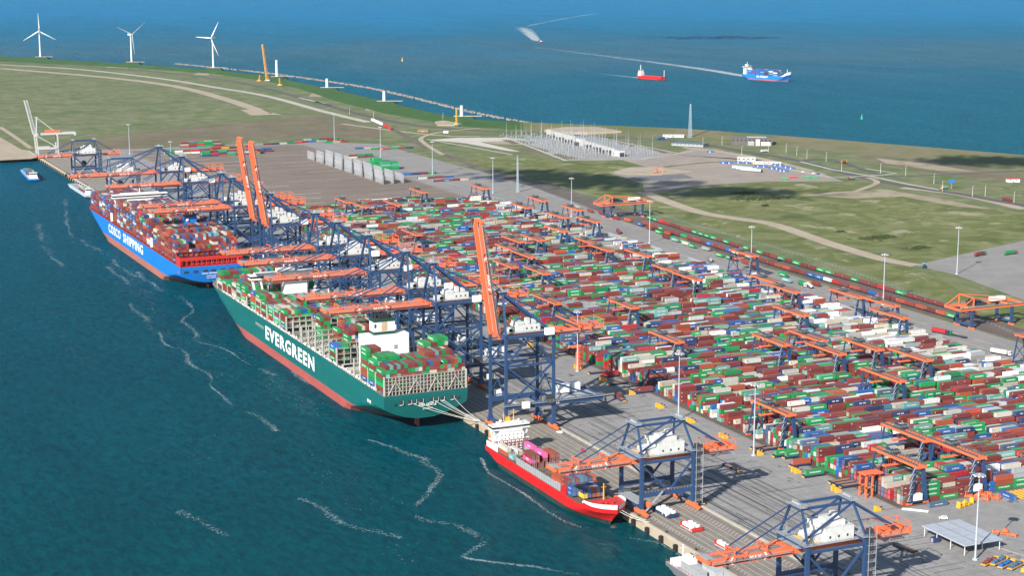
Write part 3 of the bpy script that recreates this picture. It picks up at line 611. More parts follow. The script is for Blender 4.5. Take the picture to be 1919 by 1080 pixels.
def prof(s):   # 'n*k' runs
    out = []
    for part in s.split():
        a, _, k = part.partition('*'); out += [int(a)] * int(k or 1)
    return (out + [0] * NC)[:NC]
bays = [(3, '5 6*5 6*6 6*4 5 6*4 6 5', {**{(0,t): c for t, c in enumerate([M,G,G,M,G,'slate'])}, **{(c,5): col for c, col in zip(range(1,22), [M,'teal',M,'teal',M,G,M,M,M,G,M,M,B_,M,M,G,G,M,M,'rust',G])}}),
        (17.6, '6 7*6 6*4 6*3 7*4 7*4 0', {**{(0,t): c for t, c in enumerate([B_,G,G,G,M,G])}, **{(c,6): G for c in range(1,7)}, **{(c,5): col for c, col in zip(range(7,14), [G,G,M,G,M,G,G])}}),
        (31.6, '8*1 8*3 6*4 5*5 5*3 8*3 9*4', {**{(0,t): c for t, c in enumerate([B_,'rust','rust',G,M,G,G,G])}, **{(c,7): M for c in (1,2,3)}, **{(c,8): G for c in range(19,23)}}),
        (95, '4*4 0*19', {(0,0): G, (0,1): M, (0,2): G, (0,3): B_, (1,3): B_, (2,3): G, (3,3): G}),
        (101.5+8, '0*6 6*2 7*3 7*2 6*4 0*6', {}), (131.5, '0*6 5*2 6*3 0*4 4*8', {}), (162, '0*5 6*3 3*2 0*6 4*7', {(5,5): G, (5,4): M, (5,3): G}), (177, '0*14 3*9', {}), (191.6, '0*8 4*4 0*3 3*8', {}),
        (207.5, '5*1 5*7 5*2 4*3 5*4 5*6', {(0,0): 'slate',(0,1): G,(0,2): M,(0,3): M,(0,4): G,(2,4): K,(3,4):G,(4,4):G,(5,4):B_,(6,4):B_}), (223.5, '5*1 5*6 6*2 5*5 6*6 5*3', {(0,4): K,(1,4):K,(2,4):K,(3,4):K}),
        (238, '4*7 4*16', {(0,3): 'teal', (1,3): B_, (2,3): G}), (257, '4*23', {(0,3): G, (0,2): M, (0,1): G, (0,0): M}), (271.5, '5*5 5*3 4*15', {(0,4): G, (1,4): G}),
        (286, '4*3 0*18 3*2' if 0 else '5*4 0*19', {}), (311, '5*23', {(0,4): G}), (325.5, '5*4 6*6 5*13', {(0,4): G}), (338, '4*3 5*18 0*2', {}), (352, '3 3 4*6 3*15', {(0,2): G}), (366.5, '3 3*5 4*6 3*11', {(0,2): G}), (382, '5*21 4 4', {(0,4): G, (0,3): 'rust', (0,2): G, (1,4): G, (2,4): G})]
for yb, pr, fx in bays:
    deck_bay(sh, xs, EGY + yb, 28.2, prof(pr), MIXE, re_, 'green ship', fixed=fx)
for k, y in enumerate([1.2, 16.4, 30.5, 45.2, 58, 93, 108, 123, 138.5, 154, 170, 190, 206, 221, 236.5, 255, 270, 284.6, 309.6, 324.2, 336.6, 351, 365, 380.5, 396]):
    lashing_bridge(y, -27.6, 27.6, 25.7, 37.5 if k < 17 else 34, CREAM, sh, k == 0, 5 if k == 0 else 3)
ho = MB(); hc_ = MB()
for k in range(5):
    y = 109.5 + k * 15
    for x0, x1 in ((-26, -9), (-8.5, 8.5), (9, 26)):
        if (k, x0) in ((1, -26), (3, -8.5)): hc_.box(x0, x1, y, y + 12.6, 25.7, 27.9)
        else: ho.box(x0, x1, y, y + 12.6, 25.7, 26.0); [hc_.box(x0 + i*2.47, x0 + i*2.47 + .5, y - .2, y + 12.8, 26.0, 26.9) for i in range(7)]
for y in (47.5, 75, 79): hc_.box(-26, 26, y, y + 10, 25.7, 27.4)
ho.build('cargo_hold', paint('hold_dark', (.06,.05,.04), .9, .4), sh); hc_.build('hatch_cover', CREAM, sh)
mb = MB(); rr = random.Random(4)
fit = None
for k in range(85):
    y = 20 + k * 4.3
    if fit is None: fit = MB().box(-.5,.5,-.9,.9,0,1.5).box(-.2,.2,-.5,.5,1.5,2.2).build('deck_fitting', WHITE, sh, (-27.9, y, 25.7))
    else: c = fit.copy(); C.objects.link(c); c.location = (-27.9 + rr.uniform(-.2,.5), y, 25.7); c.scale = (1, rr.uniform(.4,1.3), rr.uniform(.4,1.1))

MB().box(-27.6, -26, 249, 256, 27, 31.5).build('lifeboat', ORANGE, sh)

# ------------------------------------------------------------------ the big blue ship
CX, CY = -31.2, 1532.0
COH = hullpaint('hull_blue', (.008, .19, .62), (.01, .14, .46)); BOOT2 = hullpaint('boot_rusty_red', (.36, .12, .09), (.24,.15,.10), .6, .65, (.33,.22,.13), .5); DECKR = paint('deck_red', (.30,.035,.03), .7, .3)
sc_ = thing('container_ship', 'huge bright blue container ship stacked high with red brown containers', 'container ship', (CX, CY, 0))
hb = hull_mb(433, 58, 22.6, [6.6], 3.0, 13); hb.build('hull', [BOOT2, COH, DECKR], sc_)
mb = MB(); text(mb, 'COSCO', (-29.08, 305, 10.8), (0,-1,0), (0,0,1), 58, 9.6, bold=.035); mb.build('lettering', WTEXT, sc_); mb = MB(); text(mb, 'SHIPPING', (-29.08, 235, 10.8), (0,-1,0), (0,0,1), 88, 9.6, bold=.035); mb.build('lettering', WTEXT, sc_)
mb = MB(); text(mb, 'COSCO SHIPPING ARIES', (-9.5, -.08, 15.2), (1,0,0), (0,0,1), 19, 1.5, bold=.03); mb.build('name_lettering', WTEXT, sc_); mb = MB(); text(mb, 'HONG', (-5, -.08, 12.9), (1,0,0), (0,0,1), 3.9, 1.2); mb.build('port_lettering', WTEXT, sc_); mb = MB(); text(mb, 'KONG', (-.4, -.08, 12.9), (1,0,0), (0,0,1), 3.9, 1.2); mb.build('port_lettering', WTEXT, sc_); mb = MB(); text(mb, 'IMO 9783497', (-5, -.08, 11.1), (1,0,0), (0,0,1), 8.5, 1.0); mb.build('number_lettering', WTEXT, sc_)
for x in (-24,-15,-6,1,10,18,25): MB().box(x-1.9, x+1.9, -.06, .5, 17.6, 19.3).build('mooring_port', DARK, sc_)
for y in (8, 5): MB().box(-29.1, -28.8, y-1, y+1, 17.2, 18.6).build('hull_window', RED, sc_)
MB().prism([(-.5,14),(.5,14),(.6,20),(-.6,20)], -3, 3).build('rudder', BOOT2, sc_)
xs2 = [CX - 27.3 + i * 2.475 for i in range(NC)]
rc = random.Random(33); y = 17.0; k = 0
tops = [8,8,9,8,8,8,9,8,9,9,8,8,8,8,9,8,8,7,7,7,7,7,6,6]
while y < 400:
    if not (94 < y < 116 or 268 < y < 292):
        T0 = tops[min(k, 23)]; pr = []
        for c in range(NC):
            if k == 0: n = 7 if c < 5 else (4 if c < 8 else (5 if c < 14 else 7))
            elif k == 1 and c in (0,): n = 7
            else:
                n = T0 + (-1 if c < 1 else 0) + (rc.choice([0,0,0,0,0,-1]) if c % 2 else 0)
            u = y / 400; hw_ = hb.pt(min(1, (y + 12) / 433), 22.6)[1]
            if abs(xs2[c] - CX) > hw_ - 1.5: n = 0
            pr.append(max(0, n))
        deck_bay(sc_, xs2, CY + y, 25.0, pr, MIXC, rc, 'blue ship'); k += 1
    lashing_bridge(y - 1.0, -27.6, 27.6, 22.7, 34, RUST, sc_, False, 3); y += 14.6
# aft lashing frame, red
mb = MB(); mb.box(-28.2, 28.2, .2, 14, 22.7, 23.2)
for i in range(13): x = -28 + i * 4.667; mb.box(x-.35, x+.35, .2, 1.2, 22.7, 31)
mb.box(-28.3, 28.3, .1, 1.6, 28.4, 31.4)
for i in range(24): x = -27 + i * 2.35; mb.box(x-.2, x+.2, -.0, .2, 28, 31.6)
for i in range(12): x = -26 + i * 4.667; mb.bar((x-1.2, .6, 22.7), (x-.1,.6,28.2), .3)
for s in (-1,1): mb.box(s*28-.8, s*28+.8, .2, 15, 22.7, 31)
mb.build('aft_frame', RED, sc_)
mb = MB(); mb.box(3, 14, 104, 113, 22.7, 44, 0).box(2.9, 14.1, 103.9, 113.1, 44, 52.6, 1).box(3, 14, 104, 113, 52.6, 53.6, 2)
for x in (4.5, 7, 9.5, 12): mb.cyl((x,108,53.6),(x,108,56.4),.9,.7,8,2)
mb.sphere((5.2, 103.9, 49.5), 1.6, 10, 0, 1); fu = mb.build('funnel', [WHITE, COH, BLACK], sc_)
mb = MB(); mb.box(-14, 14, 276, 288, 22.7, 48).box(-29, 29, 277, 286, 49.6, 53).box(-20, 20, 278, 285, 53, 54.2)
for s in (-1, 1): mb.bar((s*20, 280, 23), (s*27, 280, 49.6), 1.5)
h_ = mb.build('bridge_house', WHITE, sc_); MB().box(-29.1, 29.1, 276.9, 286.1, 50.9, 52.3).build('bridge_windows', GLASS, h_)
mb = MB(); mb.cyl((0,281,54),(0,281,64),.5,.25).bar((-3,281,60),(3,281,60),.3); mb.build('radar_mast', WHITE, h_)
railing_loop(sc_, RED, hb.pt, 22.6, 433, .03, .97, 60)
for y in (112, 290): MB().box(-28.6, -27.0, y, y+5, 24, 33).build('stair_tower', WHITE, sc_)

# ------------------------------------------------------------------ the red feeder ship (bow towards the camera side)
RX, RY = -11.8, 939.0
RH = hullpaint('hull_red', (.66, .012, .014), (.45,.012,.014), .3); RB = hullpaint('boot_black', (.02,.03,.028), (.09,.11,.08), .5, .6)
fs = thing('feeder_ship', 'small bright red container ship with white bridge moored along the quay', 'container ship', (RX, RY, 0), R(180))
hb = hull_mb(150, 21.5, 8.6, [2.7], 0.0, 5, -1.5, 40, .945, .66); hb.build('hull', [RB, RH, paint('deck_dark', (.12,.09,.08), .8, .4)], fs)
mb = MB()                                                # raised bow: white bulwark on a red flare
P = [hb.pt(u, 8.6) for u in [.845 + .155 * i / 16 for i in range(17)]]
for s in (-1, 1):
    b0 = len(mb.v)
    for i, (y, h, z) in enumerate(P):
        t = i / 16; f = min(1, t * 5); mb.v += [(s*h, y, 8.5), (s*(h + .35*t), y + .6*t, 8.6 + 2.4*f), (s*(h+.6*t), y + 1.0*t, 8.6 + (3.6+1.6*t)*f)]
    for i in range(16):
        for j in range(2):
            a = b0 + 3*i + j; q = (a, a+3, a+4, a+1); mb.f.append(q if s > 0 else q[::-1]); mb.m.append(j if i > 1 else 0)
mb.build('bow_bulwark', [RH, WHITE], fs)
dk = MB(); dk.poly([(h-.1, y, 11.4) for y, h, z in P[3:]] + [(-h+.1, y, 11.4) for y, h, z in P[3:][::-1]]); dk.build('foredeck', RED, fs)
mb = MB(); mb.cyl((0,134,11.4),(0,134,21),.45,.3).bar((-1.5,134,19),(1.5,134,19),.25); mb.build('foremast', YELLOW, fs)
mb = MB(); mb.box(-3,3,136,138.5,11.4,12.6).box(-4.5,-3.4,136,140,11.4,12.4).box(3.4,4.5,136,140,11.4,12.4).cyl((-2,141,11.4),(-2,141,12.6),.6).cyl((2,141,11.4),(2,141,12.6),.6); mb.build('winch', RED, fs)
MB().sphere((0, 146, -.4), 2.2, 10, 0, .8).build('bulbous_bow', RB, fs)
mb = MB(); mb.box(-9.8, 9.8, 1, 5, 8.6, 10.8).box(-10.4,-9.9,1,17,8.6,12).box(9.9,10.4,1,17,8.6,12).box(-8.2, 8.2, 6, 15, 8.6, 19).box(-7.4,7.4,6.5,14.5,19,21).box(-12.2, 12.2, 8, 14.6, 21, 21.9).box(-12.2,12.2,8,14.6,23.2,23.9).box(-7.5,7.5,8.5,14,23.9,25)
for s in (-1,1): mb.bar((s*9.6,13,12),(s*11.4,13,21.1),.6); mb.bar((s*9.6,9,12),(s*11.4,9,21.1),.5); mb.box(s*10.6-1.2,s*10.6+1.2,7,14.6,14.6,15.0); mb.box(s*9.2-.9,s*9.2+.9,7,14.6,17.6,18.0)
h_ = mb.build('bridge_house', WHITE, fs)
MB().box(-12.1, 12.1, 8.1, 14.5, 21.9, 23.2).build('bridge_windows', GLASS, h_)
mb = MB()
for z in (10.6, 12.9, 15.2, 17.4):
    for x in (-6.5,-4,-1.4,1.4,4,6.5): mb.box(x-.3, x+.3, 14.92, 15.04, z, z+.7); mb.box(x-.3, x+.3, 5.96, 6.08, z, z+.7)
mb.build('window', GLASS, h_)
mb = MB()
for z in (19, 21.9): mb.rail((-8,15.0,z),(8,15.0,z),0,1.0,1.5,.08)
mb.rail((-12.2,14.6,23.9),(12.2,14.6,23.9),0,1.0,1.6,.08).rail((-12.2,8,23.9),(-12.2,14.6,23.9),0,1,1.6,.08).rail((12.2,8,23.9),(12.2,14.6,23.9),0,1,1.6,.08); mb.build('railing', GREY, h_)
mb = MB(); mb.cyl((-3,11,25),(-3,11,32.5),.3,.18).bar((-5,11,30),(-1,11,30),.22).cyl((3.5,11,25),(3.5,11,31),.3,.18).bar((2,11,29),(5,11,29),.2).box(-1,1.6,8.6,10.6,25,27.6); m_ = mb.build('mast', YELLOW, h_)
MB().sphere((6,12,26.2),1.0).build('radome', WHITE, h_); MB().sphere((-6,12,25.9),.7).build('radome', WHITE, h_)
for s in (-1, 1): MB().sphere((s*9.3, 4.4, 14.2), 1.5, 8, 0, .8).bar((s*9.3,2.4,13.6),(s*9.3,6.6,13.6),1.6).build('lifeboat', ORANGE, fs)
MB().bar((8.8,2,11.5),(8.8,2,17),.5).bar((8.8,2,16.8),(6,4,19),.4).build('deck_crane', YELLOW, fs)
mb = MB()
for x in [-9.2 + i * 2.63 for i in range(8)]: mb.box(x-.18, x+.18, 17.2, 17.7, 8.6, 15.4)
mb.box(-9.4, 9.4, 17.2, 17.7, 12, 12.3); mb.box(-9.4, 9.4, 17.2, 17.7, 15.1, 15.4)
mb.build('cell_guides', RUST, fs)
mb = MB()
for s in (-1, 1):
    for k in range(20): y = 44 + k * 2.9; mb.box(s*10.1-.25, s*10.1+.25, y, y + 2.3, 8.6, 12.4 if k < 18 else 13)
    mb.box(s*10.0-.1, s*10.0+.1, 42, 103, 12.4, 12.6)
mb.build('side_screen', GREY, fs)
mb = MB()
for k in range(6): y = 19 + k * 15.5; mb.box(-9, 9, y, y + 13, 8.6, 9.4); 
for k in range(9): y = 34 + k * 8.2; [mb.box(x-.2, x+.2, y, y+.5, 9.4, 13.4) for x in (-8.6,-4.4,0,4.4,8.6)]
mb.build('hatch_cover', paint('hatch_brown', (.16,.12,.09), .8, .4), fs)
mb = MB(); mb.box(-10.3,-9.7,101,106,8.6,14.5).box(9.7,10.3,101,106,8.6,14.5).build('side_screen_end', RH, fs) if 0 else MB().box(-10.4,-9.8,103,109,8.6,12.5).box(9.8,10.4,103,109,8.6,12.5).build('side_plate', RH, fs)
mb = MB(); text(mb, 'A2B FUTURE', (10.0, 118, 9.4), (-.06,1,0), (0,0,1), 12, 1.0) if 0 else None
def rl(x, y): return RX - x, RY - y      # ship local -> world (turned by 180 deg)
def rb(x, y, z, col, L=12.19): X, Y = rl(x, y); add_box(X, Y, z, 'Y', col, L, 'red ship')
# local +x is the sea side
for x, cols in ((9.0, ['rust', 'cream']), (6.4, ['grey'])): [rb(x, 25, 9.4 + 2.6*i, c) for i, c in enumerate(cols)]
[rb(3.8, 25, 9.4, 'white'), rb(1.2, 25, 9.4, 'cream'), rb(9.0, 40-4, 9.4, 'teal', 6)]
for x, cols in ((-2.6, ['maroon','grey','pink']), (2.4, ['maroon','pink','maroon'])): [rb(x + (3.5 if x > 0 else 0), 52 if x > 0 else 36, 9.4 + 2.6*i, c) for i, c in enumerate(cols)]
for x, cols in ((3.2, ['rust','rust','maroon']), (.6, ['maroon']), (-2.0, ['rust','maroon','pink']), (-6.0, ['rust','maroon','rust']), (-8.6, ['maroon','maroon','rust'])): [rb(x, 52 + (2 if x < -3 else 0), 9.4 + 2.6*i, c) for i, c in enumerate(cols)]
[rb(-4.6, 66, 9.4, 'maroon'), rb(-7.2, 66, 9.4, 'maroon')]
for i, (x, cols) in enumerate(((8.6, ['rust']*4), (6.0, ['maroon','rust','maroon','pink']), (3.4, ['navy','maroon','rust','navy']), (.8, ['slate','maroon','slate','slate']), (-1.8, ['rust','rust','maroon','rust']), (-4.4, ['navy','rust','maroon','rust']), (-7.0, ['maroon','slate','rust','maroon']))):
    [rb(x, 96, 9.4 + 2.6*j, c) for j, c in enumerate(cols)]
for i, x in enumerate((8.4, 5.8, 3.2, .6, -2.0, -4.6, -7.2)):
    c3 = ['maroon','slate','maroon','sky','slate','navy','rust'][i]
    [rb(x, 109 - 3, 9.4 + 2.6*j, c, 6) for j, c in enumerate(['navy','maroon',c3])]
    [rb(x, 109 + 3.2, 9.4 + 2.6*j, c, 6) for j, c in enumerate([['blue','blue','navy','rust','slate','sky','maroon'][i], ['blue','slate','rust','slate','navy','sky','rust'][i]])]
    if -6 < x < 8: [rb(x - 1, 119, 9.6 + 2.6*j, c, 6) for j, c in enumerate([['navy','yellow','navy','maroon','rust','slate','maroon'][i], ['slate','navy','sky','rust','grey','navy','rust'][i]])]

# ------------------------------------------------------------------ other vessels
def barge(name, label, x, y, rz, L, B, hullc, mixc, seed, load=1.0, cat='barge', wh_end=0, tiers=2, bow_grey=False):
    t = thing(name, label, cat, (x, y, 0), rz); hb = hull_mb(L, B, 3.6, [.7], .8, 2, -1, 24, .97, .86); hb.build('hull', [BLACK, hullc, GREY], t)
    mb = MB(); mb.box(-B*.4, B*.4, 5, 14, 3.6, 6).box(-B*.36, B*.36, 6.5, 13, 6, 8.6).box(-B*.4, B*.4, 8, 13.4, 10.4, 11).box(-B*.3,B*.3,8.4,13,8.6,10.4); h = mb.build('wheelhouse', WHITE, t)
    MB().box(-B*.34, B*.34, 7.9, 13.3, 8.9, 10.2).build('window', GLASS, h); MB().cyl((0,9,11),(0,9,15),.2).bar((-1.5,9,13.5),(1.5,9,13.5),.15).build('mast', WHITE, h)
    mb = MB(); mb.box(-B*.47,-B*.43,17,L*.9,3.6,4.8).box(B*.43,B*.47,17,L*.9,3.6,4.8).box(-B*.43,B*.43,16.8,17.2,3.6,4.8).build('coaming', SKYBLUE, t)
    rb_ = random.Random(seed); n = int((L * .88 - 18) / 12.8); cols = int(B * .84 / 2.5); c, s = math.cos(rz), math.sin(rz)
    for i in range(n):
        for j in range(cols):
            if i / n < load:
                for k in range(tiers if rb_.random() < .7 else 1):
                    lx = (j - (cols - 1) / 2) * 2.5; ly = 24 + i * 12.8; add_box(x + lx*c - ly*s, y + lx*s + ly*c, 3.7 + 2.6*k, 'Y', rb_.choice(mixc), 12.19, 'barge')
    return t
barge('barge', 'blue hulled barge loaded with red and green containers under way in the harbour', -47, 2368, R(-3), 105, 13, COH, ['maroon']*4 + ['green']*3 + ['blue','cream','teal'], 3)
barge('barge', 'long grey inland barge with white wheelhouse moored at the far quay', -10.5, 2178, 0, 118, 12, SKYBLUE, ['maroon','green','cream','rust'], 4, .35, 'barge', tiers=1)
# ship ahead of the blue one, mostly hidden
t = thing('coaster', 'grey hulled ship with green containers ahead of the blue giant', 'container ship', (-20, 1984, 0)); hb = hull_mb(88, 26, 11, [3.5], 1.5, 5, -1, 30); hb.build('hull', [BOOT2, paint('hull_grey', (.22,.25,.28), .5, .2), GREY], t)
mb = MB(); mb.box(-8,8,3,8,11,22).box(-11,11,3,7,22,24.5); MB().box(-11.1,11.1,2.9,7.1,22.6,24).build('bridge_windows', GLASS, mb.build('bridge_house', WHITE, t))
rq = random.Random(9)
for i in range(5):
    for j in range(9):
        for k in range(rq.choice([2,3,3,4]) if i < 4 else (4 if j < 3 else 2)): add_box(-20 + (j-4)*2.5, 1984 + 10 + i*14 + 6, 12 + 2.6*k, 'Y', 'green' if (i == 4 and j < 3 and k > 1) else rq.choice(MIXC), 12.19, 'coaster')
# bow of the ship at the bottom edge: stern superstructure out of frame
t = thing('coaster', 'grey workboat with dark red rail cut off by the bottom edge', 'ship', (-13.5, 722, 0), R(180)); hb = hull_mb(95, 14, 5.2, [1.5], 1.0, 3, -1, 24, .95, .7)
hb.build('hull', [RB, paint('hull_dark_grey', (.14,.15,.17), .5, .2), GREY], t); railing_loop(t, RED, hb.pt, 5.2, 95, .0, .97, 30)
mb = MB(); mb.box(-6,6,3,9,5.2,8).cyl((0,5,8),(0,5,15),.25).box(-4,-1,4,8,8,9.4).bar((-2,5,13),(2,5,13),.2); mb.build('superstructure', WHITE, t)
mb = MB(); mb.box(-6.2,-5.8,14,60,5.2,10).box(5.8,6.2,14,60,5.2,10).box(-6,6,14,60,5.2,6); mb.build('hold_wall', GREY, t); MB().box(-5.5,-1,22,34,6.1,9.5).box(1,5.5,20,30,6.1,9).build('cargo', paint('cargo_cover', (.42,.44,.45), .7), t)
# ships at sea
sx, sy = (1803.2,3558.2); ex, ey = (1843.8,3427.5)
rz = math.atan2(-(ex - sx), (ey - sy)); L = math.hypot(ex - sx, ey - sy)
t = thing('container_ship', 'blue container ship with white bridge sailing on the open sea', 'container ship', (sx, sy, 0), rz)
hb = hull_mb(L, 26, 12, [2.5], 4, 4, -1, 30, .95, .72); hb.build('hull', [BOOT, COH, GREY], t)
mb = MB(); mb.box(-10,10,3,11,12,27).box(-14,14,3,10,27,30).box(-3,3,2,8,30,34).cyl((0,6,34),(0,6,40),.4); h = mb.build('bridge_house', WHITE, t); MB().box(-14.1,14.1,2.9,10.1,27.8,29.3).build('bridge_windows', GLASS, h)
mb = MB(); P = [hb.pt(u, 12) for u in [.86 + .14*i/8 for i in range(9)]]
for s in (-1,1):
    for i in range(8): (y,h1,z),(y2,h2,z2) = P[i],P[i+1]; mb.add([(s*h1,y,z),(s*h2,y2,z2),(s*h2,y2+.5,z2+7*(i+1)/8),(s*h1,y,z+7*i/8)], [(0,1,2,3)])
mb.poly([(h1,y,z+6*i/8) for i,(y,h1,z) in enumerate(P)] + [(-h1,y,z+6*i/8) for i,(y,h1,z) in list(enumerate(P))[::-1]]); mb.cyl((0,P[4][0],14),(0,P[4][0],28),.5); mb.build('bow_cover', WHITE, t)
rq = random.Random(6); c_, s_ = math.cos(rz), math.sin(rz); mb = {}
for i in range(int((L*.86 - 16) / 13)):
    for j in range(9):
        for k in range(rq.choice([3,4,4,5])):
            col = rq.choice(['blue']*7 + ['navy','maroon','sky','white','teal']); m_ = mb.setdefault(col, MB()); x0 = (j-4)*2.5 - 1.2; y0 = 16 + i*13; m_.box(x0, x0+2.4, y0, y0+12.1, 12.1+2.6*k, 14.65+2.6*k)
for col, m_ in mb.items(): m_.build('deck_load', paint('deck_load_' + col, CCOL[col], .5), t)
mb = MB(); text(mb, 'BG FREIGHT', (13.02, L*.34, 6.2), (0,1,0), (0,0,1), 34, 4.2, bold=.03); mb.build('lettering', WTEXT, t)
sx, sy = (1576.6,3665.9); ex, ey = (1600.0,3579.8); rz = math.atan2(-(ex - sx), (ey - sy)); L = math.hypot(ex - sx, ey - sy)
t = thing('coaster', 'small red coaster with white wheelhouse far out on the sea', 'ship', (sx, sy, 0), rz)
hb = hull_mb(L, 15, 7.5, [1.2], 2, 3, -1, 24, .96, .75); hb.build('hull', [RB, RH, RED], t)
mb = MB(); mb.box(-6,6,3,12,7.5,15).box(-5,5,4,11,15,19).box(-7,7,4,10,19,21).cyl((0,6,21),(0,6,33),.6).bar((-3,6,28),(3,6,28),.5); h = mb.build('bridge_house', WHITE, t); MB().box(-7.1,7.1,3.9,10.1,19.4,20.6).build('bridge_windows', GLASS, h)
MB().box(-5.5,5.5,16,L*.85,7.5,9).build('hatch_cover', RED, t); MB().cyl((0,L*.95,7),(0,L*.95,24),.6).build('foremast', WHITE, t)
x, y = (2063.8,5227.2)
t = thing('pilot_boat', 'tiny fast boat at the head of a broad white wake', 'boat', (x, y, 0), R(-60)); hull_mb(20, 6, 2.4, [.6], .8, 1, -.5, 16).build('hull', [BLACK, RH, GREY], t); MB().box(-2,2,5,11,2.4,5).cyl((0,7,5),(0,7,8),.15).build('cabin', WHITE, t)
for (px, lab, mt) in (((1459.9,2616.4), 'green conical channel buoy on the sea', paint('buoy_green', (.01,.35,.22), .5)), ((1308.4,4521.2), 'yellow channel buoy far out on the sea', YELLOW)):
    b_ = thing('buoy', lab, 'buoy', (*px, 0)); MB().cyl((0,0,-1),(0,0,1.6),2.6,2.6,12).build('float', mt, b_); MB().cyl((0,0,1.6),(0,0,8),1.9,.5,10).sphere((0,0,8.6),.8).build('top_cone', mt, b_)
# mooring lines
def rope(label, pts):
    t = thing('mooring_line', label, 'rope', pts[0]); mb = MB(); o0 = Vector(pts[0])
    for a in pts[1:]:
        pr = Vector((0,0,0)); e = Vector(a) - o0
        for i in range(1, 9): q = e * (i / 8) - Vector((0,0, 4 * 1.2 * (i/8) * (1 - i/8))); mb.bar(pr, q, .22, .22); pr = q
    mb.build('rope', paint('rope_white', (.6,.6,.55), .8), t)
for i, (x, tx, ty) in enumerate(((-42, 1.2, 999), (-37, 1.2, 998), (-26, 1.4, 996), (-22, 1.4, 1001), (-20, 1.6, 994), (-12, 1.6, 1003))):
    rope(['leftmost pale mooring line from the green stern to the quay','second pale mooring line from the left at the green stern','pale mooring line below the ship name to the quay','short pale mooring line right of the ship name','long pale mooring line to the nearest bollard','rightmost pale mooring line of the green stern'][i], [(x, EGY, 19.6), (tx, ty, Z0 + .6)])
rope('white bow line of the red ship', [(RX + 2, RY - 147, 11), (1.6, 782, Z0 + .6)]); rope('lower white bow line of the red ship', [(RX + 1, RY - 148, 10), (1.6, 778, Z0 + .6)])
# ================================================================== SHIP-TO-SHORE CRANES (local: x from the quay edge inland, y along the quay, z from the quay)
def chevron(mb, x, z, h, wd, d, y, mi):      # an arrow head on the girder side, pointing along d
    mb.add([(x,y,z),(x+d*wd*.5,y,z+h/2),(x,y,z+h),(x+d*wd*.42,y,z+h),(x+d*wd*.92,y,z+h/2),(x+d*wd*.42,y,z)], [(0,5,4,1),(1,4,3,2)], mi)
def bogies(mb, x, y, n=8):
    for s in (-1, 1):
        for k in range(n // 2):
            yy = y + s * (1.0 + k * 1.75); mb.box(x-.55, x+.55, yy-.7, yy+.7, .35, 1.6); mb.cyl((x-.5,yy-.4,.5),(x+.5,yy-.4,.5),.42,None,8,1); mb.cyl((x-.5,yy+.45,.5),(x+.5,yy+.45,.5),.42,None,8,1)
        mb.box(x-.7, x+.7, y+s*.6 if s>0 else y-7.2, y+7.2 if s>0 else y-.6, 1.6, 2.4)
    mb.box(x-.8, x+.8, y-4, y+4, 2.4, 3.4)
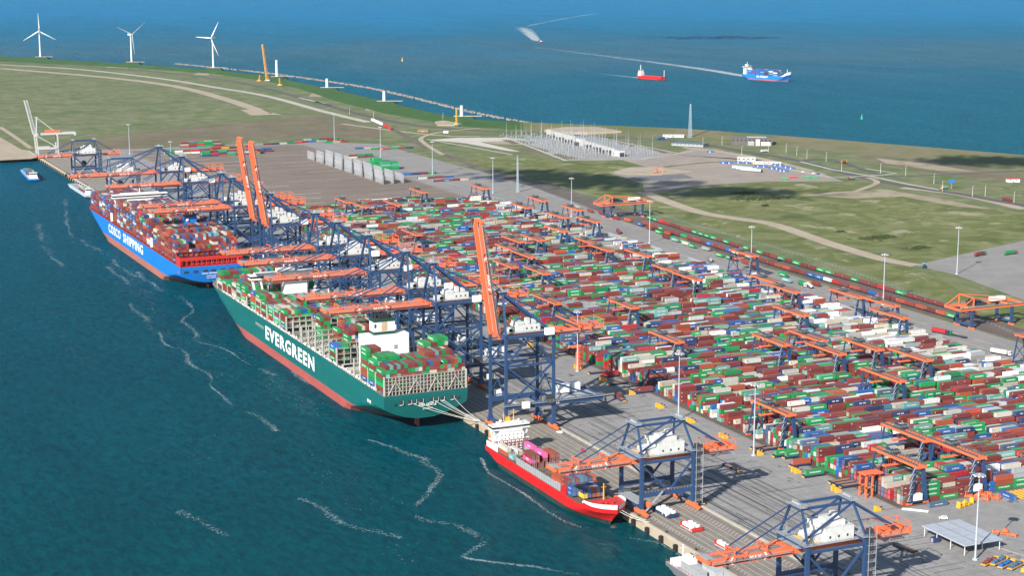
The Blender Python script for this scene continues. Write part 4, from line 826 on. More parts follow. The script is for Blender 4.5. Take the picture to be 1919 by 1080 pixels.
def boom_parts(par, x0, x1, zb, gh, gy, gw, sign_x, sign_w, th, towers, origin):
    """two orange girders with cross ties, walkways and the sign; built round the hinge so that it can be raised"""
    mb = MB(); ox, oz = origin
    for s in (-1, 1):
        y = s * gy; mb.box(x1+5, x0, y-gw/2, y+gw/2, zb, zb+gh)
        mb.add([(x1+5,y-gw/2,zb),(x1+5,y+gw/2,zb),(x1+5,y+gw/2,zb+gh),(x1+5,y-gw/2,zb+gh),(x1,y-gw/2,zb+gh*.45),(x1,y+gw/2,zb+gh*.45),(x1,y+gw/2,zb+gh),(x1,y-gw/2,zb+gh)], [(0,4,5,1),(3,2,6,7),(0,3,7,4),(1,5,6,2),(4,7,6,5)])
        mb.box(x1+.5, x0-.5, y-gw/2-.1, y+gw/2+.1, zb+gh*.46, zb+gh*.52)
    mb.box(x1-.4, x1+1.2, -gy-gw, gy+gw, zb+gh*.5, zb+gh)
    n = int(abs(x1 - x0) / 11)
    for i in range(1, n + 1):
        x = x1 + (x0 - x1) * i / (n + .4); mb.box(x-.6, x+.6, -gy, gy, zb+gh, zb+gh+.7); mb.box(x-.4,x+.4,-gy-gw/2-.1,-gy+gw/2+.1,zb+gh,zb+gh+1.4)
    for x in towers:
        for s in (-1, 1): mb.box(x-.35, x+.35, s*gy-.35, s*gy+.35, zb+gh, zb+gh+3.0)
        mb.box(x-.25, x+.25, -gy, gy, zb+gh+2.5, zb+gh+3.0)
    for s in (-1, 1):
        a = x0 - 13; mb.bar((a+5, s*gy, zb+gh-.2), (a+9, s*gy, zb+gh+.9), .8, .9); mb.bar((a+9, s*gy, zb+gh+.9), (x0+1, s*gy, zb+gh*.7), 1.0, 1.1)
    mb.v = [(p[0]-ox, p[1], p[2]-oz) for p in mb.v]
    b = mb.build('boom', ORANGE, par, (ox, 0, oz))
    mb = MB()
    for s in (-1, 1):
        y = s * (gy + gw/2 + .9); mb.box(x1+2, x0-2, y-.45, y+.45, zb+gh*.5-.1, zb+gh*.5); mb.rail((x1+2, y+s*.45, zb+gh*.5), (x0-2, y+s*.45, zb+gh*.5), 0, 1.2, 3.5, .1)
        y = s * (gy - gw/2 - .8); mb.box(x1+2, x0-2, y-.4, y+.4, zb+gh*.7-.1, zb+gh*.7); mb.rail((x1+2, y-s*.4, zb+gh*.7), (x0-2, y-s*.4, zb+gh*.7), 0, 1.2, 4, .1)
        mb.rail((x1+1, s*gy, zb+gh), (x0-2, s*gy, zb+gh), 0, 1.1, 3, .1)
    mb.box(x1+.2, x1+4, -gy, gy, zb+gh+.05, zb+gh+.25); mb.rail((x1+.2,-gy-1,zb+gh),(x1+.2,gy+1,zb+gh),0,1.2,1.5,.12)
    mb.v = [(p[0]-ox, p[1], p[2]-oz) for p in mb.v]; mb.build('walkway', GREY, b)
    mb = MB(); y = -gy - gw/2 - .16; h = gh * .66; z = zb + gh*.16; W = sign_w * .60
    text(mb, 'EURO', (sign_x - W/2, y, z), (1,0,0), (0,0,1), W*.51, h, 1, .05); text(mb, 'MAX', (sign_x + W*.04, y, z), (1,0,0), (0,0,1), W*.46, h, 0, .06)
    hh = gh * .95; z = zb + gh*.02; c = sign_w * .1
    chevron(mb, sign_x - W/2 - c*.45, z, hh, c, -1, y, 0); chevron(mb, sign_x - W/2 - c*1.5, z, hh, c, -1, y, 1); chevron(mb, sign_x + W/2 + c*.45, z, hh, c, 1, y, 0); chevron(mb, sign_x + W/2 + c*1.5, z, hh, c, 1, y, 1)
    mb.v = [(p[0]-ox, p[1], p[2]-oz) for p in mb.v]; mb.build('lettering', [WTEXT, NAVY], b)
    return b
HWHITE = paint('house_white', (.64, .64, .62), .5, .3, .35)
def house(par, x0, x1, z, wdt, big=True):
    mb = MB(); m = (x0 + x1) / 2
    if big:
        mb.box(x0, x1, -wdt, wdt, z, z+4.4).box(x0+1, x0+6, -wdt+1, wdt-1, z+4.4, z+6).box(x0+7.5, x0+10, -wdt+.8, -wdt+3.6, z+4.4, z+8.4).box(x1-5.5, x1-2.5, -wdt+.8, -wdt+4, z+4.4, z+7.2).box(x1-6, x1-3, 0, wdt-1, z+4.4, z+5.8).box(x0-6, x0-.05, -wdt+2, wdt-2, z, z+2.4)
    else:
        mb.box(x0+8, x1, -wdt, wdt, z, z+6.4).box(x0+6, x1-4, -wdt+1.5, wdt-.5, z+6.4, z+9).box(x0+9, x0+13, -wdt+2, 1, z+9, z+10.6).box(x1-7,x1-4.2,0,4,z+9,z+11).box(x0+1, x0+7.9, -wdt+1, wdt-1, z, z+3.6).cyl((x0+7,wdt-4,z+5.6),(x0+12,wdt-4,z+5.6),2.6,None,12)
    h = mb.build('machinery_house', HWHITE, par); mb = MB()
    for k in range(3): x = x0 + (x1 - x0) * (.45 + .2*k); mb.box(x-.5, x+.5, -wdt-.06, -wdt+.1, z+1.4, z+2.6)
    mb.build('vent', DARK, h); mb = MB(); zt = z + (4.4 if big else 6.4); xs_ = x0 if big else x0 + 8
    mb.rail((xs_,-wdt,zt),(x1,-wdt,zt),0,1.1,2,.08).rail((x1,-wdt,zt),(x1,wdt,zt),0,1.1,2,.08).box(x0-8,x1+3,-wdt-1.6,wdt+1.6,z-.35,z-.08); mb.rail((x0-8,-wdt-1.6,z),(x1+3,-wdt-1.6,z),0,1.2,2,.09); mb.build('service_platform', GREY, h)
    mb = MB(); mb.box(x0-1, x0+6, -wdt+1, wdt-1, z-.06, z+.9).cyl((x0-2.5,-3,z+1),(x0-2.5,3,z+1),1.3,None,12); mb.build('hoist_drum', YELLOW if not big else GREY, h)
def sts_big(label, loc, raised=False):
    t = thing('ship_crane', label, 'harbour crane', loc, 0, 'ship-to-shore cranes along the quay')
    WS, LS, HY, ZT, ZG = 4.0, 37.0, 12.0, 63.0, 59.5
    for x in (WS, LS):
        for y in (-HY, HY):
            mb = MB(); mb.box(x-1.0, x+1.0, y-.85, y+.85, 4.4, 20).box(x-.85, x+.85, y-.75, y+.75, 20, ZT); mb.add([(x-2.2,y-1.2,3.4),(x+2.2,y-1.2,3.4),(x+2.2,y+1.2,3.4),(x-2.2,y+1.2,3.4),(x-1,y-.85,8),(x+1,y-.85,8),(x+1,y+.85,8),(x-1,y+.85,8)], [(0,1,5,4),(1,2,6,5),(2,3,7,6),(3,0,4,7),(3,2,1,0)])
            mb.build('leg', BLUE, t); mb = MB(); bogies(mb, x, y); mb.build('bogie', [ORANGE, BLACK], t)
    for x in (WS, LS): MB().box(x-.8, x+.8, -HY, HY, 3.6, 5.6).build('sill_beam', BLUE, t)
    mb = MB()                                     # lower portal beams, carried on behind the land side legs as the second trolley's platform
    for y in (-HY, HY): mb.box(WS, 72, y-1.0, y+1.0, 15.6, 18.6); mb.bar((LS, y, 30), (66, y, 18.6), 1.1)
    for x in (30, 72-1, 55): mb.box(x-.6, x+.6, -HY, HY, 16, 18.2)
    mb.bar((WS,-HY,17),(LS-8,0,9),.6) ; mb.build('portal_beam', BLUE, t)
    mb = MB()
    for y in (-HY, HY): s = -1 if y < 0 else 1; mb.box(2, 72, y+s*1.05, y+s*2.3, 18.3, 18.45); mb.rail((2,y+s*2.3,18.45),(72,y+s*2.3,18.45),0,1.3,2.4,.11); mb.rail((40,y-s*1,18.6),(72,y-s*1,18.6),0,1.3,2.4,.11)
    mb.box(42, 70, -HY+1, HY-1, 17.6, 17.8).build('walkway', GREY, t)
    [MB().box(*q).build('equipment_cabin', WHITE, t) for q in ((48, 56, 2, 7, 18.6, 24), (57, 63, 2, 7, 18.6, 24.4), (14, 18.5, -HY-4.6, -HY-1.9, 16.5, 20.5), (9,13,HY+1.5,HY+5,18,22))]
    mb = MB()
    for y in (-HY, HY):
        mb.bar((WS,y,ZT-1),(LS,y,ZT-1),1.5,1.9); mb.bar((WS,y,43.5),(LS,y,43.5),1.1,1.3); mb.bar((WS,y,43.5),(LS,y,18),1.1); mb.bar((LS,y,43.5),(WS+1,y,18.5),1.1) if y < 0 else None
        mb.bar((WS,y,43.5),((WS+LS)/2,y,ZT-1),.9); mb.bar((LS,y,43.5),((WS+LS)/2,y,ZT-1),.9)
    for x in (WS, LS): mb.box(x-1.0, x+1.0, -HY, HY, ZT-2.2, ZT+.1); mb.bar((x,-HY,21),(x,0,33),.7); mb.bar((x,HY,21),(x,0,33),.7); mb.bar((x,-HY,43.5),(x,HY,43.5),1.0)
    mb.build('brace', BLUE, t)
    mb = MB()                                      # A frame
    for s in (-1, 1): mb.bar((WS, s*HY, ZT), (6, s*2.8, 88.5), 1.3, 1.5); mb.bar((6, s*2.8, 88.5), (LS, s*8.5, ZT), 1.3, 1.5); mb.bar((6, s*2.8, 88), (58, s*4.6, ZG+3), .9, 1.0)
    mb.box(4, 8.5, -3.8, 3.8, 87.4, 89.4); mb.bar((WS,-HY*.62,72.7),(WS,HY*.62,72.7),.8); mb.bar((WS+.7,-HY*.36,80),(WS+.7,HY*.36,80),.8)
    f = mb.build('apex_frame', BLUE, t); mb = MB(); mb.box(2.8, 9.8, -4.8, 4.8, 89.4, 89.6).rail((2.8,-4.8,89.6),(9.8,-4.8,89.6),0,1.2,1.5,.1).rail((9.8,-4.8,89.6),(9.8,4.8,89.6),0,1.2,1.5,.1).rail((2.8,4.8,89.6),(9.8,4.8,89.6),0,1.2,1.5,.1).cyl((6,-2,90),(6,2,90),1.1); mb.build('sheave_platform', GREY, f)
    mb = MB()
    for s in (-1, 1):
        mb.box(2.2, 74, s*4.2-.55, s*4.2+.55, ZG, ZG+3.1); mb.bar((74,s*4.2,ZG+1),(76,s*4.2,ZG+3),.8)
        mb.bar((58,s*7,ZG+7),(75,s*7,ZG+7),.35); mb.bar((58,s*7,ZG),(58,s*7,ZG+7),.35); mb.bar((75,s*7,ZG),(75,s*7,ZG+7),.35); mb.bar((66,s*7,ZG),(66,s*7,ZG+7),.35); mb.bar((58,s*7,ZG+7),(66,s*7,ZG),.25)
    for x in (44, 58, 66, 75): mb.box(x-.5, x+.5, -7, 7, ZG+3.1, ZG+3.7); mb.bar((x,-7,ZG+7),(x,7,ZG+7),.35) if x > 50 else None
    g = mb.build('back_girder', ORANGE, t)
    mb = MB()
    for s in (-1, 1): mb.box(38, 75, s*5.6-.5, s*5.6+.5, ZG+1.4, ZG+1.5); mb.rail((38,s*6.1,ZG+1.5),(75,s*6.1,ZG+1.5),0,1.2,3,.1); mb.rail((60,s*6.5,ZG-2),(74,s*6.5,ZG-2),0,1.4,2,.12)
    mb.box(60,74,-4,4,ZG-2.4,ZG-2.1); mb.bar((60,-4,ZG-2.2),(62,-4,ZG),.2); mb.bar((74,-4,ZG-2.2),(72,-4,ZG),.2); mb.build('walkway', GREY, g)
    house(t, 14, 31, ZG+3.6, 5.0)
    mb = MB(); mb.box(-HY*0+30, 36, -HY-3.4, -HY-.9, ZT-1, ZT+3.4).box(WS-1, WS+3.6, HY+1, HY+3.6, 30, 33); mb.build('electrical_cabinet', WHITE, t)
    mb = MB()
    for z in range(6, 60, 6): mb.box(LS+1, LS+3.6, HY-1.2, HY+1.2, z, z+.15); mb.bar((LS+1.2,HY-1,z),(LS+3.4,HY+1,z+6),.25)
    mb.bar((LS+3.6,HY+1.2,3),(LS+3.6,HY+1.2,61),.25); mb.bar((LS+3.6,HY-1.2,3),(LS+3.6,HY-1.2,61),.25); mb.build('stair_tower', GREY, t)
    b = boom_parts(t, 1.6, -72.5, ZG, 3.4, 4.2, 1.4, -39, 25, 0, (-34, -63), (1.8, ZG+2))
    if raised:
        b.rotation_euler = (0, R(81.5), 0); mb = MB()
        for s in (-1, 1): mb.bar((6,s*2.8,88.6),(-2.4,s*4.2,97),.5); mb.bar((-2.4,s*4.2,97),(1-.8,s*4.2,76),.4)
        mb.build('folded_stay', BLUE, t)
    else:
        mb = MB()
        for s in (-1, 1): mb.bar((6,s*2.8,88.6),(-34,s*4.2,ZG+6.6),.5,.7); mb.bar((6,s*2.8,88.9),(-63,s*4.2,ZG+6.6),.5,.7)
        mb.build('stay', BLUE, t)
        mb = MB(); mb.box(-22,-15,-3.4,3.4,ZG-.6,ZG+.8); mb.build('trolley', GREY, t); MB().box(-26.5,-23,-1.8,1.8,ZG-3.6,ZG-.7).build('operator_cabin', WHITE, t)
    mb = MB(); mb.cyl((LS-3,-HY-1.2,20),(LS-3,-HY-2.2,20),3.4,None,16); mb.build('cable_reel', DARK, t)
    return t
def sts_small(label, loc):
    t = thing('feeder_crane', label, 'harbour crane', loc, 0, 'smaller ship-to-shore cranes along the quay')
    WS, LS, HY, ZG, ZT = 4.0, 36.0, 11.5, 26.8, 47.5
    for x in (WS, LS):
        for y in (-HY, HY): MB().box(x-.95, x+.95, y-.85, y+.85, 3.4, ZG+3.5).build('leg', BLUE, t); mb = MB(); bogies(mb, x, y); mb.build('bogie', [ORANGE, BLACK], t)
    for x in (WS, LS): MB().box(x-.8, x+.8, -HY, HY, 3.4, 5.4).build('sill_beam', BLUE, t)
    mb = MB()
    for y in (-HY, HY): mb.box(WS+.9, LS-.9, y-.75, y+.75, 9.6, 12); mb.bar((WS,y,ZG+2),(LS,y,ZG+2),1.1,1.4); mb.bar((WS+1,y,ZG),(20,y,11.6),.9); mb.bar((LS-1,y,ZG),(21,y,11.6),.9)
    for x in (WS, LS): mb.box(x-1.1, x+1.1, -HY-.9, HY+.9, ZG+3.5, ZG+5.6)
    mb.build('portal_beam', BLUE, t)
    mb = MB()
    for y in (-HY, HY): s = -1 if y < 0 else 1; mb.rail((WS,y+s*.7,12),(LS,y+s*.7,12),0,1.2,2,.1)
    for x in (WS, LS):
        mb.box(x-2.6, x+2.6, -HY-2, HY+2, ZG+5.62, ZG+5.75)
        for s in (-1,1): mb.rail((x+s*2.6,-HY-2,ZG+5.75),(x+s*2.6,HY+2,ZG+5.75),0,1.3,2,.1); mb.rail((x-2.6,s*(HY+2),ZG+5.75),(x+2.6,s*(HY+2),ZG+5.75),0,1.3,1.5,.1); mb.bar((x+s*1.6,s*HY*.7,ZG+5.7),(x+s*1.6,s*HY*.7,ZG+10),.16); mb.rail((x-1.5,s*HY*.8,ZG+9),(x+2.5,s*HY*.8,ZG+9),0,1.2,1,.1)
    mb.build('walkway', GREY, t)
    mb = MB()
    for s in (-1, 1):
        mb.bar((WS,s*HY,ZG+5.5),(WS+1,s*4.5,ZT),.95); mb.bar((LS,s*HY,ZG+5.5),(LS-3,s*4.5,ZT),.95); mb.bar((WS+1,s*4.5,ZT),(LS-3,s*4.5,ZT),1.0,1.2)
        mb.bar((LS-3,s*4.5,ZT-.4),(WS+1,s*6.6,ZG+6),.85); mb.bar((LS-3,s*4.5,ZT),(60,s*4.2,ZG+3.6),.75,.9)
    for x in (WS+1, LS-3): mb.box(x-.7, x+.7, -5, 5, ZT-.7, ZT+.7)
    f = mb.build('apex_frame', BLUE, t); mb = MB()
    for x in (WS+1, LS-3): mb.box(x-1.8,x+1.8,-6,6,ZT+.72,ZT+.85); [mb.rail((x+s*1.8,-6,ZT+.85),(x+s*1.8,6,ZT+.85),0,1.2,1.5,.1) for s in (-1,1)]; mb.cyl((x,-3,ZT+1.5),(x,3,ZT+1.5),.8)
    mb.build('sheave_platform', GREY, f)
    mb = MB()
    for s in (-1, 1):
        mb.box(1.6, 66, s*4-.55, s*4+.55, ZG, ZG+2.8); mb.cyl((8,s*4-.5,ZG+2.6),(8,s*4+.5,ZG+2.6),2.0,None,12)
        mb.bar((48,s*5.5,ZG+6.5),(66,s*5.5,ZG+6.5),.28)
        for x in (48,54,60,66): mb.bar((x,s*5.5,ZG+2.4),(x,s*5.5,ZG+6.5),.26)
    for x in (30,46,54,60,66): mb.box(x-.5,x+.5,-5.5,5.5,ZG+2.8,ZG+3.3); mb.bar((x,-5.5,ZG+6.5),(x,5.5,ZG+6.5),.26) if x > 47 else None
    mb.box(64.5,66.5,-6,6,ZG+1,ZG+3.4); g = mb.build('back_girder', ORANGE, t)
    mb = MB()
    for s in (-1, 1): mb.box(37,66,s*5.4-.45,s*5.4+.45,ZG+1.2,ZG+1.3); mb.rail((37,s*5.85,ZG+1.3),(66,s*5.85,ZG+1.3),0,1.2,2.5,.1)
    mb.box(54,66,-4,4,ZG-2.6,ZG-2.4); [mb.rail((54,s*4,ZG-2.4),(66,s*4,ZG-2.4),0,1.3,1.6,.11) for s in (-1,1)]; mb.bar((54,-4,ZG-2.5),(57,-4,ZG),.2); mb.bar((66,4,ZG-2.5),(63,4,ZG),.2); mb.bar((66,-4,ZG-2.5),(63,-4,ZG),.2); mb.build('walkway', GREY, g)
    house(t, 9, 33, ZG+3.7, 6.4, False)
    mb = MB(); x = LS + 1.6
    mb.box(x-.8,x+1.8,-HY-1.6,-HY+1.4,2,ZG+9); st = mb.build('stair_tower', DARK, t)
    mb = MB(); 
    for z in range(4, int(ZG)+9, 4): mb.box(x-1.1,x+3.2,-HY-2,-HY+1.8,z,z+.14); mb.rail((x+3.2,-HY-2,z),(x+3.2,-HY+1.8,z),0,1.2,1.2,.1); mb.rail((x-1.1,-HY-2,z),(x+3.2,-HY-2,z),0,1.2,1.2,.1)
    for a in ((x-1,-HY-2),(x+3.1,-HY-2),(x+3.1,-HY+1.7)): mb.bar((*a,2),(*a,ZG+10),.24)
    mb.build('landing', GREY, st)
    mb = MB(); mb.bar((WS+2,-HY-1.6,2.4),(WS+12,-HY-1.6,12),1.4,.3); mb.rail((WS+2,-HY-2.3,2.6),(WS+12,-HY-2.3,12.2),0,1.1,1.5,.1); mb.build('gangway', GREY, t)
    mb = MB(); mb.cyl((20,HY-1,16),(20,HY+.2,16),3.6,None,18,0); mb.cyl((20,HY-1.1,16),(20,HY+.3,16),1.2,None,12,0); 
    for k in range(8): mb.bar((20,HY-1.3,16),(20+3.6*math.cos(k*math.pi/4),HY-1.3,16+3.6*math.sin(k*math.pi/4)),.25)
    mb.build('cable_reel', DARK, t)
    mb = MB(); mb.box(2,9,-HY+1,HY-1,6,6.4); 
    for s in (-1,1): mb.rail((2,s*(HY-1),6.4),(9,s*(HY-1),6.4),0,1.2,1.5,.1)
    mb.build('lashing_platform', GREY, t); MB().cyl((WS+3.2,-HY-.8,5.6),(WS+4.6,-HY-.8,5.6),1.7,None,14).build('hose_drum', ORANGE, t)
    boom_parts(t, 1.2, -44.5, ZG-.4, 3.7, 4.0, 1.2, -23, 23, 0, (-13, -30), (1.4, ZG+2))
    mb = MB()
    for s in (-1, 1): mb.bar((WS+1,s*4.5,ZT),(-30,s*4.2,ZG+4.6),.42,.55)
    mb.build('stay', BLUE, t)
    return t
G1 = 'ship-to-shore cranes along the quay'
big = sts_big('big blue crane with lowered boom over the aft deck of the green ship', (0, 1093, Z0))
for y, lab in ((1143, 'big blue crane with lowered boom reaching over the funnel of the green ship'), (1222, 'big blue crane with lowered boom over the middle of the green ship'),
               (1292, 'big blue crane with lowered boom at the white bridge of the green ship'), (1344, 'big blue crane with lowered boom over the bow of the green ship'),
               (1590, 'big blue crane with lowered boom behind the blue funnel, nearer of the pair'), (1627, 'big blue crane with lowered boom behind the blue funnel, farther of the pair'),
               (1778, 'big blue crane with lowered boom over the forward bays of the blue ship'), (1877, 'big blue crane with lowered boom at the bow of the blue ship')):
    dup(big, (0, y, Z0), 0, lab)
def number(t, s_, x, y, z, w_=2.6, h=1.7): mb = MB(); text(mb, s_, (x, y, z), (1,0,0), (0,0,1), w_, h, 0, .04); mb.build('number_lettering', WTEXT, t)
up = sts_big('big blue crane with raised orange boom between the green and the red ship', (0, 979, Z0), True)
for a_ in (): pass
dup(up, (0, 1471, Z0), 0, 'big blue crane with raised boom, right one of the far pair'); dup(up, (0, 1508, Z0), 0, 'big blue crane with raised boom, left one of the far pair')
number(up, '40', 38, -13.06, 16.3)
sm = sts_small('small blue crane with orange boom over the red feeder ship', (0, 803, Z0))
for y, lab in ((647, 'small blue crane nearest the camera at the bottom edge'), (2137, 'small blue crane beside the grey inland barge'), (2362, 'small blue crane farthest away on the empty quay')): dup(sm, (0, y, Z0), 0, lab)
# pale grey crane at the far quay end, lattice boom raised
t = thing('ship_crane', 'pale grey crane with raised lattice boom at the far quay end', 'harbour crane', (1, 2640, Z0)); t.scale = (.8, .8, .72)
PG = paint('pale_grey_paint', (.50,.51,.50), .5, .1)
for x in (4, 40):
    for y in (-11, 11): mb = MB(); mb.bar((x, y, 0), (x - 2.5 if x < 9 else x, y, 40), 2.2); mb.build('leg', PG, t)
mb = MB(); [mb.box(4, 40, y-1, y+1, 11, 15) for y in (-11, 11)]; [mb.bar((2,y,40),(40,y,14),1.4) for y in (-11,11)]; [mb.box(x-1,x+1,-11,11,38,40) for x in (2,40)]; mb.build('portal_beam', PG, t)
mb = MB(); [mb.box(0, 74, s*4-.9, s*4+.9, 40, 44) for s in (-1, 1)]; mb.box(72,75,-6,6,37,43); mb.build('back_girder', PG, t)
mb = MB(); [mb.bar((1.5,s*11,40),(5,s*3,76),1.7) for s in (-1,1)]; [mb.bar((5,s*3,76),(40,s*4,44),1.2) for s in (-1,1)]; mb.box(3,7,-4,4,75,77); mb.build('apex_frame', PG, t)
mb = MB()
for s in (-1, 1):
    for d in (0, 5): mb.bar((0+d-2, s*4, 42), (-13+d-2, s*4, 112), .9)
for k in range(17):
    a, b = k/17, (k+1)/17; p = lambda t_, d, s: (-2 + d - 13*t_, s*4, 42 + 70*t_)
    for s in (-1,1): mb.bar(p(a,0,s),p(b,5,s),.55)
    for d in (0,5): mb.bar(p(a,d,-1),p(b,d,1),.55)
    mb.bar(p(b,0,-1),p(b,0,1),.5)
mb.build('boom', PG, t); MB().box(20,34,-5,5,44.1,49.5).box(34.2,46,-5,5,44.1,48).build('machinery_house', ORANGE, t)

# ================================================================== YARD CRANES (local: x along the lane, y across it)
def yard_crane(label, loc):
    t = thing('yard_crane', label, 'gantry crane', loc, 0, 'orange yard gantry cranes over the stack lanes')
    H, S = 21.0, 36.5
    mb = MB()
    for x in (-2.6, 2.6): mb.box(x-.55, x+.55, -1.5, S+1.5, H+.2, H+1.9)
    for y in (-1.5, S+1.5): mb.box(-3.6, 3.6, y-.7, y+.7, H-.1, H+1.7)
    g = mb.build('girder', ORANGE, t); mb = MB()
    for x in (-3.5, 3.5): mb.rail((x,-2,H+1.9),(x,S+2,H+1.9),0,1.1,2,.11); sg_ = 1 if x > 0 else -1; mb.box(min(x,x-sg_*1.75),max(x,x-sg_*1.75),-2,S+2,H+1.93,H+2.0)
    for k in range(14): mb.box(-2,2,k*2.7,k*2.7+.3,H+1.92,H+2.1)
    mb.build('walkway', paint('walkway_dark', (.14,.125,.12), .7, .3), g)
    for s in (-1, 1): mb = MB(); mb.bar((s*5.2, 0, 2.4), (s*2.5, 0, H), 1.7, 1.9); mb.build('leg', BLUE, t)
    for s in (-1, 1): mb = MB(); mb.bar((s*5.6, S, 2.4), (s*2.3, S, H), .75, .8); mb.build('leg', BLUE, t)
    [MB().box(-7, 7, y-.6, y+.6, 1.5, 2.6).build('sill_beam', BLUE, t) for y in (0, S)]; mb = MB(); mb.bar((-4.9,S,4.2),(3.6,S,14),.45); mb.bar((4.9,S,4.2),(-3.6,S,14),.45); mb.build('brace', BLUE, t)
    mb = MB()
    for y in (0, S):
        for x in (-6.5,-4.6,4.6,6.5): mb.box(x-.8,x+.8,y-.5,y+.5,.3,1.5)
    mb.build('bogie', ORANGE, t)
    MB().box(-3.4, 2.2, -1.3, 1.3, 2.62, 6.2).build('electrical_house', WHITE, t)
    mb = MB(); mb.cyl((-6.6,-.5,4),(-6.6,.5,4),2.3,None,14); mb.build('cable_reel', paint('reel_brown', (.16,.07,.05), .7), t)
    mb = MB()
    for k in range(5): z = 3 + k*3.6; a = -6.4 + k*.55; mb.box(a-1.6,a+.2,-2.0,-.8,z,z+.12); mb.bar((a-1.5,-1.4,z),(a+.4,-1.4,z+3.6),.5,.1); mb.rail((a-1.6,-2,z),(a+.2,-2,z),0,1.1,.9,.09)
    mb.build('stair', GREY, t)
    ty = 24.0; mb = MB(); mb.box(-3.4,3.4,ty-3.2,ty+3.2,H+2.15,H+2.9).box(-2.9,-.4,ty-2.6,ty+2.6,H+2.9,H+4.6).box(.5,2.9,ty-2.4,ty-.3,H+2.9,H+4.3).box(.5,2.9,ty+.3,ty+2.6,H+2.9,H+4.0)
    tr_ = mb.build('trolley', DARK, t); mb = MB()
    for s in (-1,1): mb.rail((-3.4,ty+s*3.2,H+2.9),(3.4,ty+s*3.2,H+2.9),0,1.2,1.1,.12); mb.rail((s*3.4,ty-3.2,H+2.9),(s*3.4,ty+3.2,H+2.9),0,1.2,1.1,.12)
    mb.box(-1.2,1.2,ty-.9,ty+.9,H+4.3,H+5.0); mb.build('railing', GREY, tr_)
    mb = MB(); mb.box(-6,6,ty-1.1,ty+1.1,H-5.2,H-4.6); [mb.box(s*5.4-.3,s*5.4+.6,ty-1.2,ty+1.2,H-5.3,H-4.2) for s in (-1,1)]; [mb.bar((a,ty+b,H),(a*.8,ty+b,H-4.6),.08) for a in (-2,2) for b in (-.8,.8)]; mb.build('spreader', ORANGE, t)
    return t
ORD = ['nearest','second','third','fourth','fifth','sixth','seventh','eighth','ninth','tenth','eleventh','twelfth','thirteenth','fourteenth','fifteenth','sixteenth','seventeenth','eighteenth','nineteenth','twentieth','twenty-first','twenty-second','twenty-third','twenty-fourth','twenty-fifth','twenty-sixth','twenty-seventh','twenty-eighth','farthest']
YC = [(0,150),(1,186),(0,191),(3,146),(15,427),(12,374),(11,365),(10,400),(9,404),(8,382),(9,319),(7,280),(6,268),(7,249),(6,300),(5,311),(4,258),(5,423),(4,397),(26,210),(26,248),(24,368),(25,407),(22,373),(23,411),(21,389),(20,332),(21,192),(19,266),(19,287),(18,326),(17,320),(17,239),(16,338),(16,203),(15,215),(14,322),(12,167),(11,214),(10,148),(8,185),(28,311),(28,389),(27,205),(18,241),(13,320)]
proto = None; bylane = {}
for n_, x in YC: bylane.setdefault(n_, []).append(x)
for n_, x in YC:
    L_ = sorted(bylane[n_]); pos = ('towards the quay' if x < 230 else 'at mid lane' if x < 330 else 'at the railway end') if len(L_) == 1 else ('the quay side one of two' if x == L_[0] else 'the land side one of two')
    lab = 'orange gantry crane over the %s stack lane, %s' % (ORD[n_], pos); p_ = (x, LY + LP * n_, Z0 + .12)
    if proto is None: proto = yard_crane(lab, p_)
    else: dup(proto, p_, 0, lab)
# rail cranes
def rail_crane(label, loc):
    t = thing('rail_crane', label, 'gantry crane', loc, 0, 'orange rail gantry cranes over the railway')
    H = 15.5
    mb = MB()
    for y in (-9, 9):
        mb.box(-13, 54, y-.7, y+.7, H, H+2.0)
        mb.bar((-12.5,y,H+2),(1,y,H+10),.6); mb.bar((1,y,H+10),(26,y,H+7),.6); mb.bar((26,y,H+7),(53,y,H+2),.6); mb.bar((1,y,H),(1,y,H+10),.9)
    for x in (-13, 0, 40, 53.3): mb.box(x-.7, x+.7, -9, 9, H+.4, H+2)
    mb.bar((1,-9,H+10),(1,9,H+10),.7); mb.build('girder', ORANGE, t)
    mb = MB(); [mb.rail((-13,y,H+2.4),(54,y,H+2.4),0,1.1,2.5,.1) for y in (-10.2,10.2)]; [mb.box(-13,54,y-.5,y+.5,H+2.3,H+2.4) for y in (-10.2,10.2)]; mb.build('walkway', GREY, t)
    for x in (0, 40):
        for y in (-9, 9): MB().box(x-1,x+1,y-1,y+1,1.8,H).build('leg', BLUE, t); mb = MB(); [mb.box(x-.7,x+.7,y+d-.9,y+d+.9,.2,1.8) for d in (-2.2,0,2.2)]; mb.build('bogie', ORANGE, t)
    MB().box(-.8,.8,-9,9,2.2,3.6).build('sill_beam', BLUE, t); MB().box(39.2,40.8,-9,9,2.2,3.6).build('sill_beam', BLUE, t)
    MB().box(6,16,-7,7,H+2.5,H+4.8).box(7,12,-5,5,H+4.8,H+6.4).build('trolley', DARK, t); MB().box(30,44,4,8,H+2.5,H+5.6).build('electrical_house', WHITE, t); MB().box(4,8,-3,3,H-4,H-1).build('operator_cabin', DARK, t)
    MB().box(41.5,46,-4,4,1.4,4).build('equipment_platform', GREY, t)
    return t
rc1 = rail_crane('orange rail gantry crane with peaked frame at the right edge', (468.5, 1100, Z0)); dup(rc1, (478, 1733, Z0), 0, 'orange rail gantry crane with peaked frame beside the dark field')
